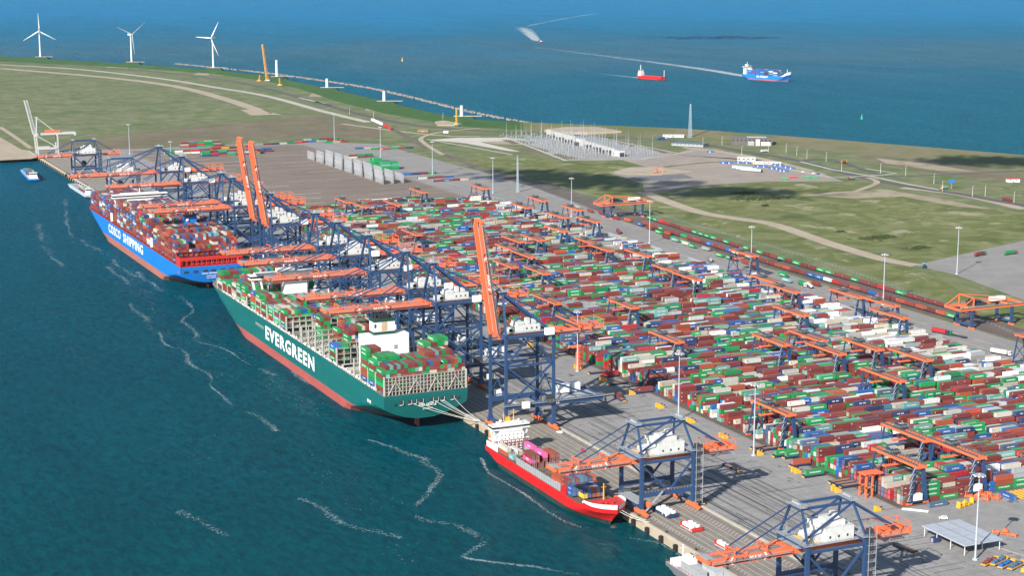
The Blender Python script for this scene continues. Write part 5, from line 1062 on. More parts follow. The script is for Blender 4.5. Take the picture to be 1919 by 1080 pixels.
# ================================================================== STACKED CONTAINERS
ry = random.Random(77); NB, BX0, BP = 20, 141.2, 12.75
HT = {}; NZ = {(a, b_, c): ry.choice([-1.2,-.7,0,0,0,.3,.6,.9]) for a in range(NL) for b_ in range(6) for c in range(14)}; PREV = {}
for n_ in range(NL):
    for i in range(12):
        for b in range(NB):
            base = 3.7 + .55 * math.sin(n_ * 1.7 + b * .45) + .35 * math.sin(b * .7 + n_ * 2.3 + i * .22)
            h = int(round(base + NZ[(n_, i // 3, (b + i // 4) // 2)] + ry.choice([-.7,0,0,0,0,0,0,.5])))
            if b == 0: h = ry.choice([0,0,2,3,3,4,4]) if i > 1 else ry.choice([2,3,4])
            if b == 1 and ry.random() < .15: h -= 1
            if ry.random() < .02: h -= 2
            HT[n_, i, b] = max(0, min(5, h))
for i, h in enumerate([0,0,0,0,2,3,4,4,3,0,2,0]): HT[0, i, 0] = max(h, 0)
for b, h in enumerate([3,4,4,4,4,3,4,3,4,3,4,3,3,4,3,4,3,3,3,3]): HT[0, 0, b] = h if b != 0 else 4; HT[0,1,b] = max(3, h - (b % 3 == 0)); HT[0,2,b] = 3
for b in (2, 3, 4): HT[0, 0, b] = 2
for i in (0,1,2): HT[2, i, 0] = 4
for i in (0, 1): HT[3, i, 0] = 5; HT[4, i, 0] = 4; HT[7, i, 0] = 5; HT[8, i, 0] = 5
for n_ in (6, 7, 8): 
    for i in range(4): HT[n_, i, 0] = max(HT[n_, i, 0], 4)
for x in (17,): 
    for i in range(12):
        for b in range(8, 14): HT[x, i, b] = min(HT[x, i, b], 1 if i < 7 else 3)
fixed0 = {(0,0,0): ['rust','teal','maroon','maroon'], (0,0,1): ['maroon','green','green','green' ] , (2,0,0): ['green','red','maroon','maroon'], (2,1,0): ['maroon','green','cream','green'], (3,0,0): ['rust','cream','maroon','cream','maroon'],
          (7,0,0): ['slate','maroon','navy','rust','navy'], (8,0,0): ['cream','green','maroon','maroon','teal']}
for n_ in range(NL):
    for i in range(12):
        y = LY + LP * n_ + 2.9 + 2.86 * i
        for b in range(NB):
            h = HT[n_, i, b]; two = ry.random() < .10
            x = BX0 + BP * b + 6.2 + (0 if b else (ry.uniform(-2, 0) if 0 else 0)); hi = 2.75
            wl = (n_ <= 14 and b >= 16) or (n_ > 14 and b >= 17)
            for t in range(h):
                top = t == h - 1
                sF = i == 0 or HT[n_, i-1, b] <= t; sL = b == 0 or HT[n_, i, b-1] <= t; sR = b == NB-1 or HT[n_, i, b+1] <= t; sB = i == 11 or HT[n_, i+1, b] <= t
                col = PREV[i % 3] if ry.random() < .30 and i % 3 in PREV else ry.choice(MIXY); PREV[i % 3] = col
                if wl and ry.random() < (.6 if 2 <= n_ <= 9 else .38): col = ry.choice(['white']*4 + ['cream']*2 + ['grey'])
                f = fixed0.get((n_, i, b));  col = f[t] if f and t < len(f) else col
                if not (top or sF or sL or sR or sB): continue
                sd = ('T' if top else '') + ('F' if sF else '') + ('L' if sL else '') + ('R' if sR else '') + ('B' if sB else '')
                info = (n_, i, b, t, top)
                z = Z0 + .05 + hi * t
                if two: add_box(x - 3.1, y, z, 'X', col, 6.0, 'yard', None, sd, info + ('first',)); add_box(x + 3.1, y, z, 'X', ry.choice(MIXY), 6.0, 'yard', None, sd, info + ('second',))
                else: add_box(x, y, z, 'X', col, 12.19, 'yard', None, sd, info)
# ================================================================== MASTS, VEHICLES, GEAR
def light_mast(label, loc, H=44):
    t = thing('light_mast', label, 'light mast', loc, 0, 'tall light masts of the terminal')
    MB().cyl((0,0,0),(0,0,.8),1.4,1.4,10).cyl((0,0,.8),(0,0,H),.52,.24,10).build('pole', paint('mast_white', (.42,.47,.53), .5, .08), t)
    mb = MB(); mb.cyl((0,0,H),(0,0,H+.35),2.7,2.7,16).cyl((0,0,H+.35),(0,0,H+1),.8,.5,8); h = mb.build('lamp_ring', GREY, t)
    mb = MB()
    for k in range(8): a = k*math.pi/4; mb.box(2.5*math.cos(a)-.4,2.5*math.cos(a)+.4,2.5*math.sin(a)-.4,2.5*math.sin(a)+.4,H-.5,H+.1)
    mb.build('floodlight', WHITE, h); return t
lm = None
MP = [(121,660,'nearest the camera beside the white canopy'),(119.5,862,'among the vehicle lanes behind the small cranes'),(119.5,952,'on the apron behind the red ship'),(119.5,1097,'at the quay side end of the stacks, near the raised crane'),
      (119,1370,'rising between the lowered booms of the green ship cranes'),(119,1640,'behind the cranes of the blue ship'),(119,1880,'at the far stacks on the quay side'),(128.7,2586,'far left on the empty quay end'),(128,2330,'on the quay behind the small far cranes'),
      (463,1200,'between the stacks and the two trains'),(442,1376,'on the truck road left of the trains'),(438,1564,'on the truck road in front of the rail crane'),(446,1760,'on the land side road by the fifth far yard crane'),(445,1976,'at the land side corner of the farthest stacks'),(446,2178,'beside the empty yard and the railway'),(451,2391,'beside the grey racks'),(460,2623,'at the far end of the grey racks'),
      (613,1290,'on the truck park beyond the railway'),(470,1010,'right of the near rail crane')]
for x, y, s in MP:
    lab = 'tall white light mast ' + s
    lm = light_mast(lab, (x, y, Z0)) if lm is None else (dup(lm, (x, y, Z0), 0, lab), lm)[1]
def lattice(label, loc, H, w0, w1, seg):
    t = thing('lattice_mast', label, 'mast', loc); mb = MB()
    for k in range(seg):
        a = w0 + (w1-w0)*k/seg; b = w0 + (w1-w0)*(k+1)/seg; z0 = H*k/seg; z1 = H*(k+1)/seg
        c0 = [(-a,-a,z0),(a,-a,z0),(a,a,z0),(-a,a,z0)]; c1 = [(-b,-b,z1),(b,-b,z1),(b,b,z1),(-b,b,z1)]
        for i in range(4): j = (i+1)%4; mb.bar(c0[i],c1[i],.32); mb.bar(c0[i],c1[j],.2); mb.bar(c1[i],c1[j],.2)
    mb.build('mast', SKYBLUE, t); MB().box(-w0-1,w0+1,-w0-1,w0+1,0,.6).build('footing', CONC, t)
x, y = (994.9,2433.3); lattice('tall tapering lattice tower at the foot of the dike', (x, y, Z0), 54, 2.3, .6, 14)
x, y = (476.9,1972.0); lattice('slender grey lattice mast beside the railway', (x, y, Z0), 46, .9, .45, 18)
# street lamps by the roads on the right
SLP = [(998.4,2208.9),(1018.3,2191.9),(1009.8,2150.9),(1000.8,2111.4),(1007.4,2072.9),(967.0,1977.8),(997.7,1931.6),(1011.0,1894.3),(994.3,1813.2),(959.5,1751.7),(962.3,1697.8),(979.5,1694.9),(974.6,1636.6),(946.6,2312.0),(984.7,2318.5),(940.6,2190.7),(744.2,2863.6),(647.1,2952.9),(632.1,3038.7)]
o = thing('street_lamp', 'thin pale street lamp along the dike roads', 'street lamp', (*SLP[0], Z0+.1), 0, 'street lamps along the roads'); mb = MB(); mb.cyl((0,0,0),(0,0,13),.22,.12,6); mb.bar((0,0,13),(2.2,0,13.3),.16); mb.build('pole', WHITE, o); MB().box(1.4,2.8,-.2,.2,13.2,13.45).build('lamp_head', GREY, o)
for p_ in SLP[1:]: dup(o, (*p_, Z0+.1), 0, 'thin pale street lamp along the dike roads')
# trucks
def truck(label, x, y, rz, cab, box, L=13.6, tank=False, empty=False):
    t = thing('truck', label, 'truck', (x, y, Z0 + .12), rz, 'trucks on the roads and the land side yard')
    cm = paint('cab_' + cab, CCOL.get(cab, (.5,.3,.02)), .4, .1)
    mb = MB(); mb.box(-1.2,1.2,L+.9,L+3.0,.9,2.0).box(-1.2,1.2,L+.8,L+2.7,2.0,3.4).box(-1.1,1.1,L+.7,L+2.2,3.4,3.8); c = mb.build('cab', cm, t); MB().box(-1.1,1.1,L+2.6,L+2.74,2.1,3.2).box(-1.24,1.24,L+1.4,L+2.4,2.2,3.2).build('windscreen', GLASS, c)
    MB().box(-1.1,1.1,-.6,L+2.4,.75,1.25).build('chassis', DARK, t); mb = MB()
    for yy in (.8,2.1,3.4,L-.3,L+1.8): mb.cyl((-1.25,yy,.5),(-.8,yy,.5),.5,None,10).cyl((.8,yy,.5),(1.25,yy,.5),.5,None,10)
    mb.build('wheels', BLACK, t)
    if not empty:
        mb = MB()
        if tank: mb.cyl((0,.2,2.5),(0,L-.5,2.5),1.25,None,14)
        else: mb.box(-1.22,1.22,-.3,L-.6,1.27,3.95)
        mb.build('load', paint('load_' + box, CCOL[box], .5, .25), t)
    return t
TR = [('green truck carrying a maroon container on the truck park', 690, 1358, -75, 'green', 'maroon'), ('orange truck with a green container far right on the truck park', 722, 1352, -82, 'rust', 'green'),
 ('blue truck turning in from the sand track', 609, 1335, 150, 'navy', 'teal', 7), ('white tank truck waiting on the land side road', 449, 1287, -20, 'yellow', 'white', 12, True), ('truck with green container beside the near train', 452, 1310, 165, 'white', 'green'),
 ('red trailer truck beside the white reefers', 434, 1096, 195, 'navy', 'red'), ('white box truck by the right edge yard crane', 428, 1018, 200, 'white', 'white'), ('truck with green cab and empty trailer', 443, 1066, 15, 'green', 'maroon', 13, False, True),
 ('white box truck on the far land side road', 440, 1684, 160, 'white', 'white'), ('truck with maroon box on the land side road', 437, 1628, -20, 'maroon', 'maroon'), ('truck with red and green containers on the dike road', 978, 1660, 172, 'red', 'maroon', 15),
 ('blue truck by the dark roofed shed', *(932.9,2427.3), -80, 'white', 'blue'), ('grey truck passing the substation on the dike road', *(828.2,2575.1), -70, 'white', 'grey', 15), ('white truck near the brown building', *(985.3,2207.4), -75, 'white', 'white', 10), ('orange truck on the crossing road', *(1012.6,2042.7), -70, 'yellow', 'rust', 10),
 ('brown truck by the orange frames of the crossing', *(929.2,1896.3), 100, 'rust', 'grey', 8), ('small truck with teal load under the blue sign', *(980.7,1769.1), 100, 'yellow', 'teal', 8), ('maroon trailer truck lowest on the land side road', 412, 1150, 40, 'maroon', 'maroon', 8),
 ('white tractor unit on the right edge of the truck park', 640, 1200, 10, 'white', 'white', 5), ('dark truck on the yard road near the mid masts', 437, 1440, -20, 'navy', 'grey', 8)]
for a in TR: truck(a[0], a[1], a[2], R(a[3]), a[4], a[5], *(a[6:] or ()))
def car(label, x, y, rz, col='white'):
    t = thing('parked_car', label, 'car', (x, y, Z0 + .05), rz); mb = MB(); mb.box(-.95,.95,-2.3,2.3,.35,1.0); mb.add([(-.9,-2.1,1.0),(.9,-2.1,1.0),(.9,1.2,1.0),(-.9,1.2,1.0),(-.75,-1.8,1.75),(.75,-1.8,1.75),(.75,.5,1.75),(-.75,.5,1.75)],[(4,5,6,7),(0,1,5,4),(1,2,6,5),(2,3,7,6),(3,0,4,7)]); mb.build('body', paint('car_'+col, CCOL[col], .3, .05), t)
    MB().box(-.86,.86,-1.6,.6,1.15,1.6).build('windows', GLASS, t); mb = MB(); [mb.cyl((s*.98,y_,.35),(s*.75,y_,.35),.35,None,8) for s in (-1,1) for y_ in (-1.4,1.4)]; mb.build('wheels', BLACK, t)
car('white van parked beside the white canopy', 147, 718, R(60)); car('white car by the bogies of the raised crane', 35.5, 955, R(20)); car('small red service car on the quay strip', 30, 912, R(160), 'red')
for i, (px, c) in enumerate((((909.1,1985.7),'white'),((913.0,1977.6),'grey'),((912.4,1965.3),'white'),((915.0,1957.8),'navy'),((914.4,1945.7),'grey'))): car(['first','second','third','fourth','last'][i] + ' car from the left in the row of the building site', px[0], px[1], R(80), c)
# automated vehicles on the apron
def agv(label, x, y, rz, L=14.8):
    t = thing('automated_vehicle', label, 'transport vehicle', (x, y, Z0 + .05), rz, 'low automated vehicles on the apron')
    MB().box(-L/2+1,L/2-1,-1.5,1.5,.9,1.6).build('deck', BROWN, t); mb = MB(); mb.box(-L/2,-L/2+1.2,-1.5,1.5,.6,1.75).box(L/2-1.2,L/2,-1.5,1.5,.6,1.75).box(-L/2+1,L/2-1,-1.58,-1.5,.7,1.65).box(-L/2+1,L/2-1,1.5,1.58,.7,1.65); mb.build('body', NAVY, t)
    mb = MB(); mb.box(-L/2-.3,-L/2,-1.4,1.4,.4,1.1).box(L/2,L/2+.3,-1.4,1.4,.4,1.1); mb.build('bumper', YELLOW, t); mb = MB(); [mb.cyl((a,s*1.3,.5),(a,s*.8,.5),.5,None,8) for a in (-4.6,-2.8,2.8,4.6) for s in (-1,1)]; mb.build('wheels', BLACK, t); return t
AG = [(109,1013,88,'beside the portal platform of the raised crane',('maroon',6,2)),(130,1085,0,'below the tall cream stack by the mast',None),(133,1072,0,'under the red container by the mast',('red',12,0)),(128,1050,0,'in the transfer lane of the eighth stack',None),(133,1022,0,'below the maroon box by the red containers',('maroon',12,0)),
      (93,844,95,'bare one in the crane shadow on the apron',None),(132,873,0,'uppermost of the bare ones at the white mast',None),(136,868,0,'lower of the bare ones at the white mast',None),(135,853,0,'under the upper green container of the transfer lanes',('green',12,0)),(139,848,0,'under the lower green container of the transfer lanes',('green',12,0)),(133,832,0,'under the rust container beside the yellow buffers',('rust',12,0)),(128,811,0,'under the lone green container on the apron',('green',12,0)),(135,795,0,'topmost of three bare ones beside the nearest yard crane',None),(135,790.5,0,'middle of three bare ones beside the nearest yard crane',None),(136,786,0,'lowest of three bare ones beside the nearest yard crane',None),
      (98,686,100,'below the back girder of the nearest ship crane',None),(44,800,80,'in the shadow of the second small crane',None)]
ag = None
for x, y, rz, s, ld in AG:
    lab = 'low blue automated vehicle ' + s
    if ag is None: ag = agv(lab, x, y, R(rz))
    else: dup(ag, (x, y, Z0+.05), R(rz), lab)
    if ld: add_box(x + ld[2]*math.cos(R(rz)), y + ld[2]*math.sin(R(rz)), Z0 + 1.7, 'Y' if 45 < rz < 135 else 'X', ld[0], 12.19 if ld[1] > 6 else 6.0, 'vehicle', None, 'TFLRB', s)
# yellow rail buffers at the lane ends
yb = None; q = 0
for k in range(0, 12):
    for yy in (LY + LP*k, LY + LP*k + 36.5):
        lab = 'yellow rail buffer at the %s rail end of the %s stack lane' % ('near' if yy == LY + LP*k else 'far', ORD[k])
        if yb is None: yb = thing('rail_buffer', lab, 'rail buffer', (121.5, yy, Z0), 0, 'yellow rail buffers'); mb = MB(); mb.add([(0,-.7,0),(4,-.7,0),(4,-.7,1.2),(1.2,-.7,3),(0,-.7,3),(0,.7,0),(4,.7,0),(4,.7,1.2),(1.2,.7,3),(0,.7,3)],[(0,1,2,3,4),(9,8,7,6,5),(0,5,6,1),(1,6,7,2),(2,7,8,3),(3,8,9,4),(4,9,5,0)]); mb.build('frame', YELLOW, yb); MB().cyl((3.9,0,2),(4.9,0,2),.35).build('bumper', BLACK, yb)
        else: dup(yb, (121.5, yy, Z0), 0, lab)
# trailers with white drums on the quay
def reels(label, x, y, n, rows, base):
    t = thing('trailer', label, 'trailer', (x, y, Z0+.05), R(2)); mb = MB(); mb.box(-1.6*rows,1.6*rows,-n*1.9,n*1.9,.5,1.0); mb.build('bed', base, t); mb = MB(); [mb.cyl((s*(1.5*rows),y_,.4),(s*(1.5*rows-.5),y_,.4),.4,None,8) for s in (-1,1) for y_ in (-n*1.4,-n*.9,n*.9,n*1.4)]; mb.build('wheels', BLACK, t)
    for r_ in range(rows):
        for k in range(n):
            d = thing('white_drum', ['%s row, %s white drum on the %s' % (['harbour side','land side'][r_], ['first','second','third','fourth'][k], label)][0], 'drum', (x + (r_-(rows-1)/2)*3.3, y + (k-(n-1)/2)*3.6, Z0+1.06), 0, 'white drums on the quay trailers')
            MB().cyl((0,0,0),(0,0,2.0),1.55,1.55,14).build('drum', WHITE, d); MB().cyl((0,0,2.0),(0,0,2.25),1.3,1.3,14).build('cover', WHITE, d); 
    MB().box(-1.6*rows,1.6*rows,-n*1.9-.3,-n*1.9,.5,2.6).box(-1.6*rows,-1.6*rows+.15,-n*1.9,n*1.9,1,1.9).box(-1.6*rows,1.6*rows,n*1.9,n*1.9+.3,.5,3).build('rails', RED if base is SKYBLUE else base, t)
reels('blue trailer near the red ship', 16.5, 787, 4, 2, NAVY); reels('broad pale trailer on the quay', 16.5, 760, 3, 2, SKYBLUE); reels('narrow pale trailer at the near crane', 16, 727, 3, 1, SKYBLUE)
# canopy, parked spreaders and gear at the lower right
t = thing('canopy', 'flat white roofed canopy on posts in front of the stacks', 'canopy', (131, 683, Z0)); MB().box(-12,12,-17,17,5.2,5.9).build('roof', paint('roof_pale', (.40,.43,.49), .35, .25, .15), t)
mb = MB()
for k in range(7): y_ = -17 + k*5.6; mb.box(-12,12,y_,y_+.25,5.92,6.1)
for k in range(2): mb.box(-4+k*8-.9,-4+k*8+.9,-16.8,16.8,5.92,6.06)
mb.build('roof_ribs', GREY, t); mb = MB(); [mb.box(a-.14,a+.14,b-.14,b+.14,0,5.2) for a in (-11,0,11) for b in (-16,-5,6,16)]; mb.build('post', WHITE, t)
t = thing('site_box', 'blue storage box under the white canopy', 'storage box', (119.8, 690, Z0)); MB().box(-2,2,-1.5,1.5,0,2.6).build('body', paint('box_navy', CCOL['navy']), t); MB().box(-2.05,-2,-.9,.9,.2,2.3).build('door', GREY, t)
def sill(label, x, y, rz, col, L=12, kind=0):
    t = thing('lifting_spreader', label, 'lifting spreader', (x, y, Z0+.05), R(rz)); mb = MB(); [mb.box(-L/2,L/2,b-.25,b+.25,.5,1.1) for b in (-.9,.9)]; [mb.box(a-.3,a+.3,-1.3,1.3,.1,1.5) for a in (-L/2,-L/6,L/6,L/2)]; mb.build('frame', col, t)
    mb = MB(); mb.box(-1.5,1.5,-.9,.9,1.5,2.6).box(-.6,.6,-.6,.6,2.6,3.4); mb.build('headblock', col, t)
    if kind: MB().box(-L/2,-L/2+.4,-1.2,1.2,1.5,3.6).box(L/2-.4,L/2,-1.2,1.2,1.5,3.6).build('end_frame', col, t)
sill('orange spreader lying on the paving near the light mast shadow', 160, 684, 118, ORANGE, 12); sill('yellow spreader frame next to the lone blue container', 172, 731, 15, YELLOW, 12, 1); sill('orange spreader frame left of the yellow racks', 186, 738, -60, ORANGE, 13, 1); sill('orange low frame beside the long blue box', 194, 737, -75, ORANGE, 12, 1)
add_box(158, 737, Z0+.05, 'X', 'slate', 12.19, 'apron', None, 'TFLRB', 'slate container lying alone on the paving before the nearest lane'); add_box(203, 733, Z0+.05, 'Y', 'blue', 12.19, 'apron', None, 'TFLRB', 'long blue container beside the yellow frames at the right edge')
t = thing('rack', 'row of yellow and black lifting frames lying at the right edge', 'frame rack', (214, 733, Z0+.05)); mb = MB(); [mb.box(a-.5,a+.5,-7,7,.3,.9) for a in range(-6,9,3)]; mb.build('frame', YELLOW, t); MB().box(-7,9,-5,-4,.1,.28).box(-7,9,4,5,.1,.28).build('skid', DARK, t)
t = thing('barrier', 'white slatted fence panel lying on the paving', 'barrier', (142, 735.5, Z0+.05), R(-45)); mb = MB(); [mb.box(-7+k*1.0,-6.8+k*1.0,-1.1,1.1,.3,.5) for k in range(14)]; mb.box(-7,7,-1.2,-1,.2,.6).box(-7,7,1,1.2,.2,.6); mb.build('panel', WHITE, t)
for i, (x, y, c1, c2) in enumerate(((122,652.5,'rust','maroon'),(126.5,651,'rust','slate'),(127,646,'slate','blue'),(130,642.5,'slate','slate'),(133,636.5,'blue','yellow'),(139,633,'yellow','yellow'))):
    t = thing('terminal_trailer', ['orange loaded trailer nearest the canopy in the parked row','orange and blue trailer, second in the parked row','blue trailer with machine parts, third in the parked row','blue trailer with piled parts, fourth in the parked row','long blue yellow trailer, fifth in the parked row','short yellow trailer at the end of the parked row'][i], 'trailer', (x+2, y, Z0+.05), R(20))
    MB().box(-6.5,6.5,-1.3,1.3,.7,1.2).box(5.4,7.2,-1.3,1.3,1.2,2.2).build('bed', YELLOW, t); mb = MB(); [mb.box(-6+k*2.2,-4.3+k*2.2,-1.1,1.1,1.2,1.2+.7+.5*((k*7+i)%3)) for k in range(5)]; mb.build('load', paint('gear_'+c2, CCOL[c2], .5, .4), t); mb = MB(); [mb.cyl((a,s*1.35,.4),(a,s*.9,.4),.4,None,8) for a in (-5,-3.6,4.5) for s in (-1,1)]; mb.build('wheels', BLACK, t)
mb = MB(); strip(mb, [(142,672),(150,640),(176,560)], 1.2, Z0+.3); struct('kerb_stones', mb, CURB, 'pale kerb stones along the canopy paving')
for i in range(14): pass
# orange lashing frame next to the cranes, small gear below the raised crane
t = thing('lashing_frame', 'tall orange steel frame standing between the nearest lanes', 'frame', (133, 768, Z0)); mb = MB(); [mb.box(a-.4,a+.4,b-.4,b+.4,0,13) for a in (-2,2) for b in (-3,3)]; [mb.box(-2.4,2.4,b-.4,b+.4,z-.4,z+.4) for b in (-3,3) for z in (6,13)]; mb.box(-3,9,-3.4,3.4,13,13.8); mb.build('frame', ORANGE, t)
t = thing('gate_frame', 'orange ladder frame at the quay side end of the ninth lane', 'frame', (124, 1103, Z0)); mb = MB(); [mb.bar((a,b,0),(a,b,17),.6) for a in (-1.5,1.5) for b in (-2,2)]; [mb.box(-1.8,1.8,-2.2,2.2,z-.2,z+.2) for z in range(3,18,3)]; mb.box(-7,2,-2.4,2.4,16.6,17.6); mb.build('frame', ORANGE, t)
# trains
def train(label, pts, cols, seed):
    t = thing('freight_train', label, 'train', (0,0,0)); fl = MB(); P = smooth(pts, 14); acc = 0; rt = random.Random(seed); i = 0; k = 0; w0 = None
    seglen = [0]; 
    for a, b in zip(P, P[1:]): seglen.append(seglen[-1] + math.hypot(b[0]-a[0], b[1]-a[1]))
    def at(s_):
        j = max(0, min(len(P)-2, next((q for q in range(len(seglen)-1) if seglen[q+1] >= s_), len(P)-2))); f = (s_-seglen[j])/(seglen[j+1]-seglen[j]); a, b = P[j], P[j+1]; return a[0]+(b[0]-a[0])*f, a[1]+(b[1]-a[1])*f, math.atan2(b[1]-a[1], b[0]-a[0]) - math.pi/2
    s_ = 8
    while s_ < seglen[-1] - 8:
        x, y, rz = at(s_)
        if w0 is None:
            mb = MB(); mb.box(-1.35,1.35,-6.5,6.5,1.0,1.35); [mb.cyl((u_*.9,v,.75),(u_*.6,v,.75),.45,None,8,1) for u_ in (-1,1) for v in (-5,-3.4,3.4,5)]; w0 = mb.build('wagon', [DARK, BLACK], t)
            wg = w0
        else: wg = w0.copy(); C.objects.link(wg)
        wg.location = (x, y, Z0+.3); wg.rotation_euler = (0,0,rz)
        c = cols[k] if k < len(cols) else rt.choice(['maroon']*8+['rust']*3+['green']*3+['blue','red'])
        if c: BOXES.append(dict(x=x, y=y, z=Z0+1.67, ax='Y', rz=rz, L=12.19, col=c, where=label, sides='TFLRB', info=k))
        s_ += 13.5; k += 1
    return t
m_, g_ = 'maroon', 'green'
train('long container train on the track farthest from the stacks', [(502.5,1112),(502.5,1400),(505.5,1490),(509.5,1600),(515.5,1720)], [None]+['maroon']*7+[g_]+['maroon','red','maroon','maroon',g_,m_,m_,g_,g_,m_,m_,g_,m_,g_,m_,m_,g_,m_,g_,m_,m_,g_,m_,g_,g_,g_,g_,m_,m_,m_,m_,'red','red',g_,g_,'red'], 1)
train('container train on the track nearest the stacks', [(480,1122),(480,1400),(483,1490),(487,1600),(492,1680)], [g_,'rust','maroon','rust','maroon','rust','maroon','maroon','blue','maroon','rust','maroon','red','white','blue','blue','maroon','maroon','rust','rust','maroon','maroon','rust','teal','maroon','white','blue','maroon','maroon','blue',m_,'rust',m_,g_], 2)
t = thing('freight_train', 'short red locomotive and white wagons on the curving far railway', 'train', (0,0,0)); P = [(627.5,2907.9),(623.5,2878.1),(619.5,2848.8),(613.2,2811.1),(607.1,2774.3)]
for i, p_ in enumerate(P):
    q = P[min(i+1, 4)] if i < 4 else (2*p_[0]-P[3][0], 2*p_[1]-P[3][1]); v = Vector((q[0]-p_[0], q[1]-p_[1], 0)); v = v.normalized(); mb = MB(); mb.bar((p_[0],p_[1],Z0+3), (p_[0]+v.x*22,p_[1]+v.y*22,Z0+3), 3.2, 4.2); mb.build('wagon', WHITE if i < 3 else RED, t)
# loose rows of containers on the land side
for j, (x, y, c, s) in enumerate([(484,1556,'rust','a'),(467,1352,'green','b'),(463.5,1345,'green','c'),(466,1296,'maroon','d'),(458,1252,'maroon','e'),(462,1262,'maroon','f'),(463,1228,'green','g'),(464,1215,'maroon','h'),(452,1322,'teal','i')] +
        [(470,1470,'maroon','j'),(466,1462,'green','k'),(471,1445,'green','l'),(467,1437,'maroon','m'),(472,1418,'maroon','n'),(468,1405,'rust','o'),(477,1500,'cream','p'),(473,1520,'green','q'),(475,1536,'cream','r'),(479,1548,'green','s'),(476,1560,'teal','t'),(481,1570,'green','u'),(477,1582,'maroon','v'),(486,1600,'rust','w'),(482,1612,'green','x'),(487,1640,'maroon','y'),(490,1668,'blue','z'),(492,1700,'rust','aa'),(488,1720,'maroon','bb'),(495,1740,'cream','cc'),(490,1760,'maroon','dd'),(486,1780,'maroon','ee'),(484,1810,'cream','ff')]):
    add_box(x - (10 if x > 470 and y < 1600 else 6), y, Z0+1.3, 'Y', c, 12.19, 'land side row', None, 'TFLRB', j)
# far loose stacks around the racks and empty yard
rf = random.Random(41)
for (px, n_, w_, tiers, cs) in (((273.5,2533.7),5,5,2,'mix'),((223.3,2512.3),7,5,3,'mix'),((182.4,2561.3),6,5,2,'mix'),((244.7,2532.1),5,6,4,'redd'),((224.8,2642.8),5,4,3,'mix'),((350.3,2624.7),5,2,1,'mix'),((387.2,2632.4),4,2,1,'mix'),((418.5,2634.7),5,3,2,'mix'),((412.7,2303.5),1,6,4,'green'),((406.5,2253.2),2,5,4,'green'),((410.9,2187.6),4,3,1,'mix'),((416.0,2142.5),4,2,1,'mix'),((423.7,2109.2),4,2,1,'mix'),((459.4,2508.7),3,2,1,'mix'),((477.4,2492.3),4,3,1,'mix'),((493.5,2484.7),4,2,1,'mix'),((412.5,2337.8),3,3,1,'mix'),((411.3,2402.2),3,3,2,'mix'),((443.9,2605.8),3,2,1,'mix')):
    for i in range(n_):
        for j in range(w_):
            for k in range(tiers if rf.random() < .8 else max(1, tiers-1)):
                c = rf.choice(['green']*6+['teal']) if cs == 'green' else rf.choice(['red','red','maroon','yellow','green']) if cs == 'redd' else rf.choice(MIXY)
                add_box(px[0] + i*12.6, px[1] + j*2.9 - 4, Z0+.05+2.7*k, 'X', c, 12.19, 'far', None, 'TFLRB', 0)
# reefer racks
def rack(label, loc, n=1):
    t = thing('reefer_rack', label, 'steel rack', loc, 0, 'grey steel reefer racks'); t.scale = (1, 1, .85); PGR = paint('rack_grey', (.50,.51,.53), .5, .15)
    mb = MB()
    for y in range(0, 10): mb.box(-.9,-.7,y*3-.12,y*3+.12,0,13.4); mb.box(.7,.9,y*3-.12,y*3+.12,0,13.4)
    mb.build('frame', PGR, t); mb = MB()
    for z in (2.7,5.4,8.1,10.8,13.4): mb.box(-1,1,-.6,27.6,z-.25,z); mb.bar((-1,-.6,z+1),(-1,27.6,z+1),.16)
    mb.build('walkway', PGR, t); mb = MB(); [mb.box(-1.3,1.1,-2.2,-.7,z,z+.15) for z in (2.7,5.4,8.1,10.8)]; mb.bar((0,-2.2,0),(0,-.8,13.4),.3); mb.build('stair', PGR, t); return t
rk = None
for k in range(34, 42):
    for j, x in enumerate((350, 364, 378)):
        lab = 'grey steel rack, %s row from the quay, %s rack lane' % (['first','middle','last'][j], ['nearest','second','third','fourth','fifth','sixth','seventh','farthest'][k-34])
        if rk is None: rk = rack(lab, (x, LY+LP*k+.5, Z0+.04))
        else: dup(rk, (x, LY+LP*k+.5, Z0+.04), 0, lab)
for k in range(8, 29):
    if k % 2 == 0 or k > 24: dup(rk, (397.5, LY+LP*k+.5, Z0+.04), 0, 'pale steel rack at the land side end of the %s stack lane' % ORD[k])
# concrete barriers/fence boards by the transfer points
t0 = None
for k in range(0, 29):
    lab = 'white transfer point screen at the land end of the %s lane' % ORD[k]
    if t0 is None: t0 = thing('screen', lab, 'screen', (416, LY+LP*k+20, Z0+.05), 0, 'white screens at the transfer points'); MB().box(-5,5,-.2,.2,.4,2.4).build('panel', CREAM, t0); mb = MB(); [mb.box(a-.15,a+.15,-.25,.25,0,2.6) for a in (-5,0,5)]; mb.build('post', GREY, t0)
    else: dup(t0, (416, LY+LP*k+20, Z0+.05), 0, lab)
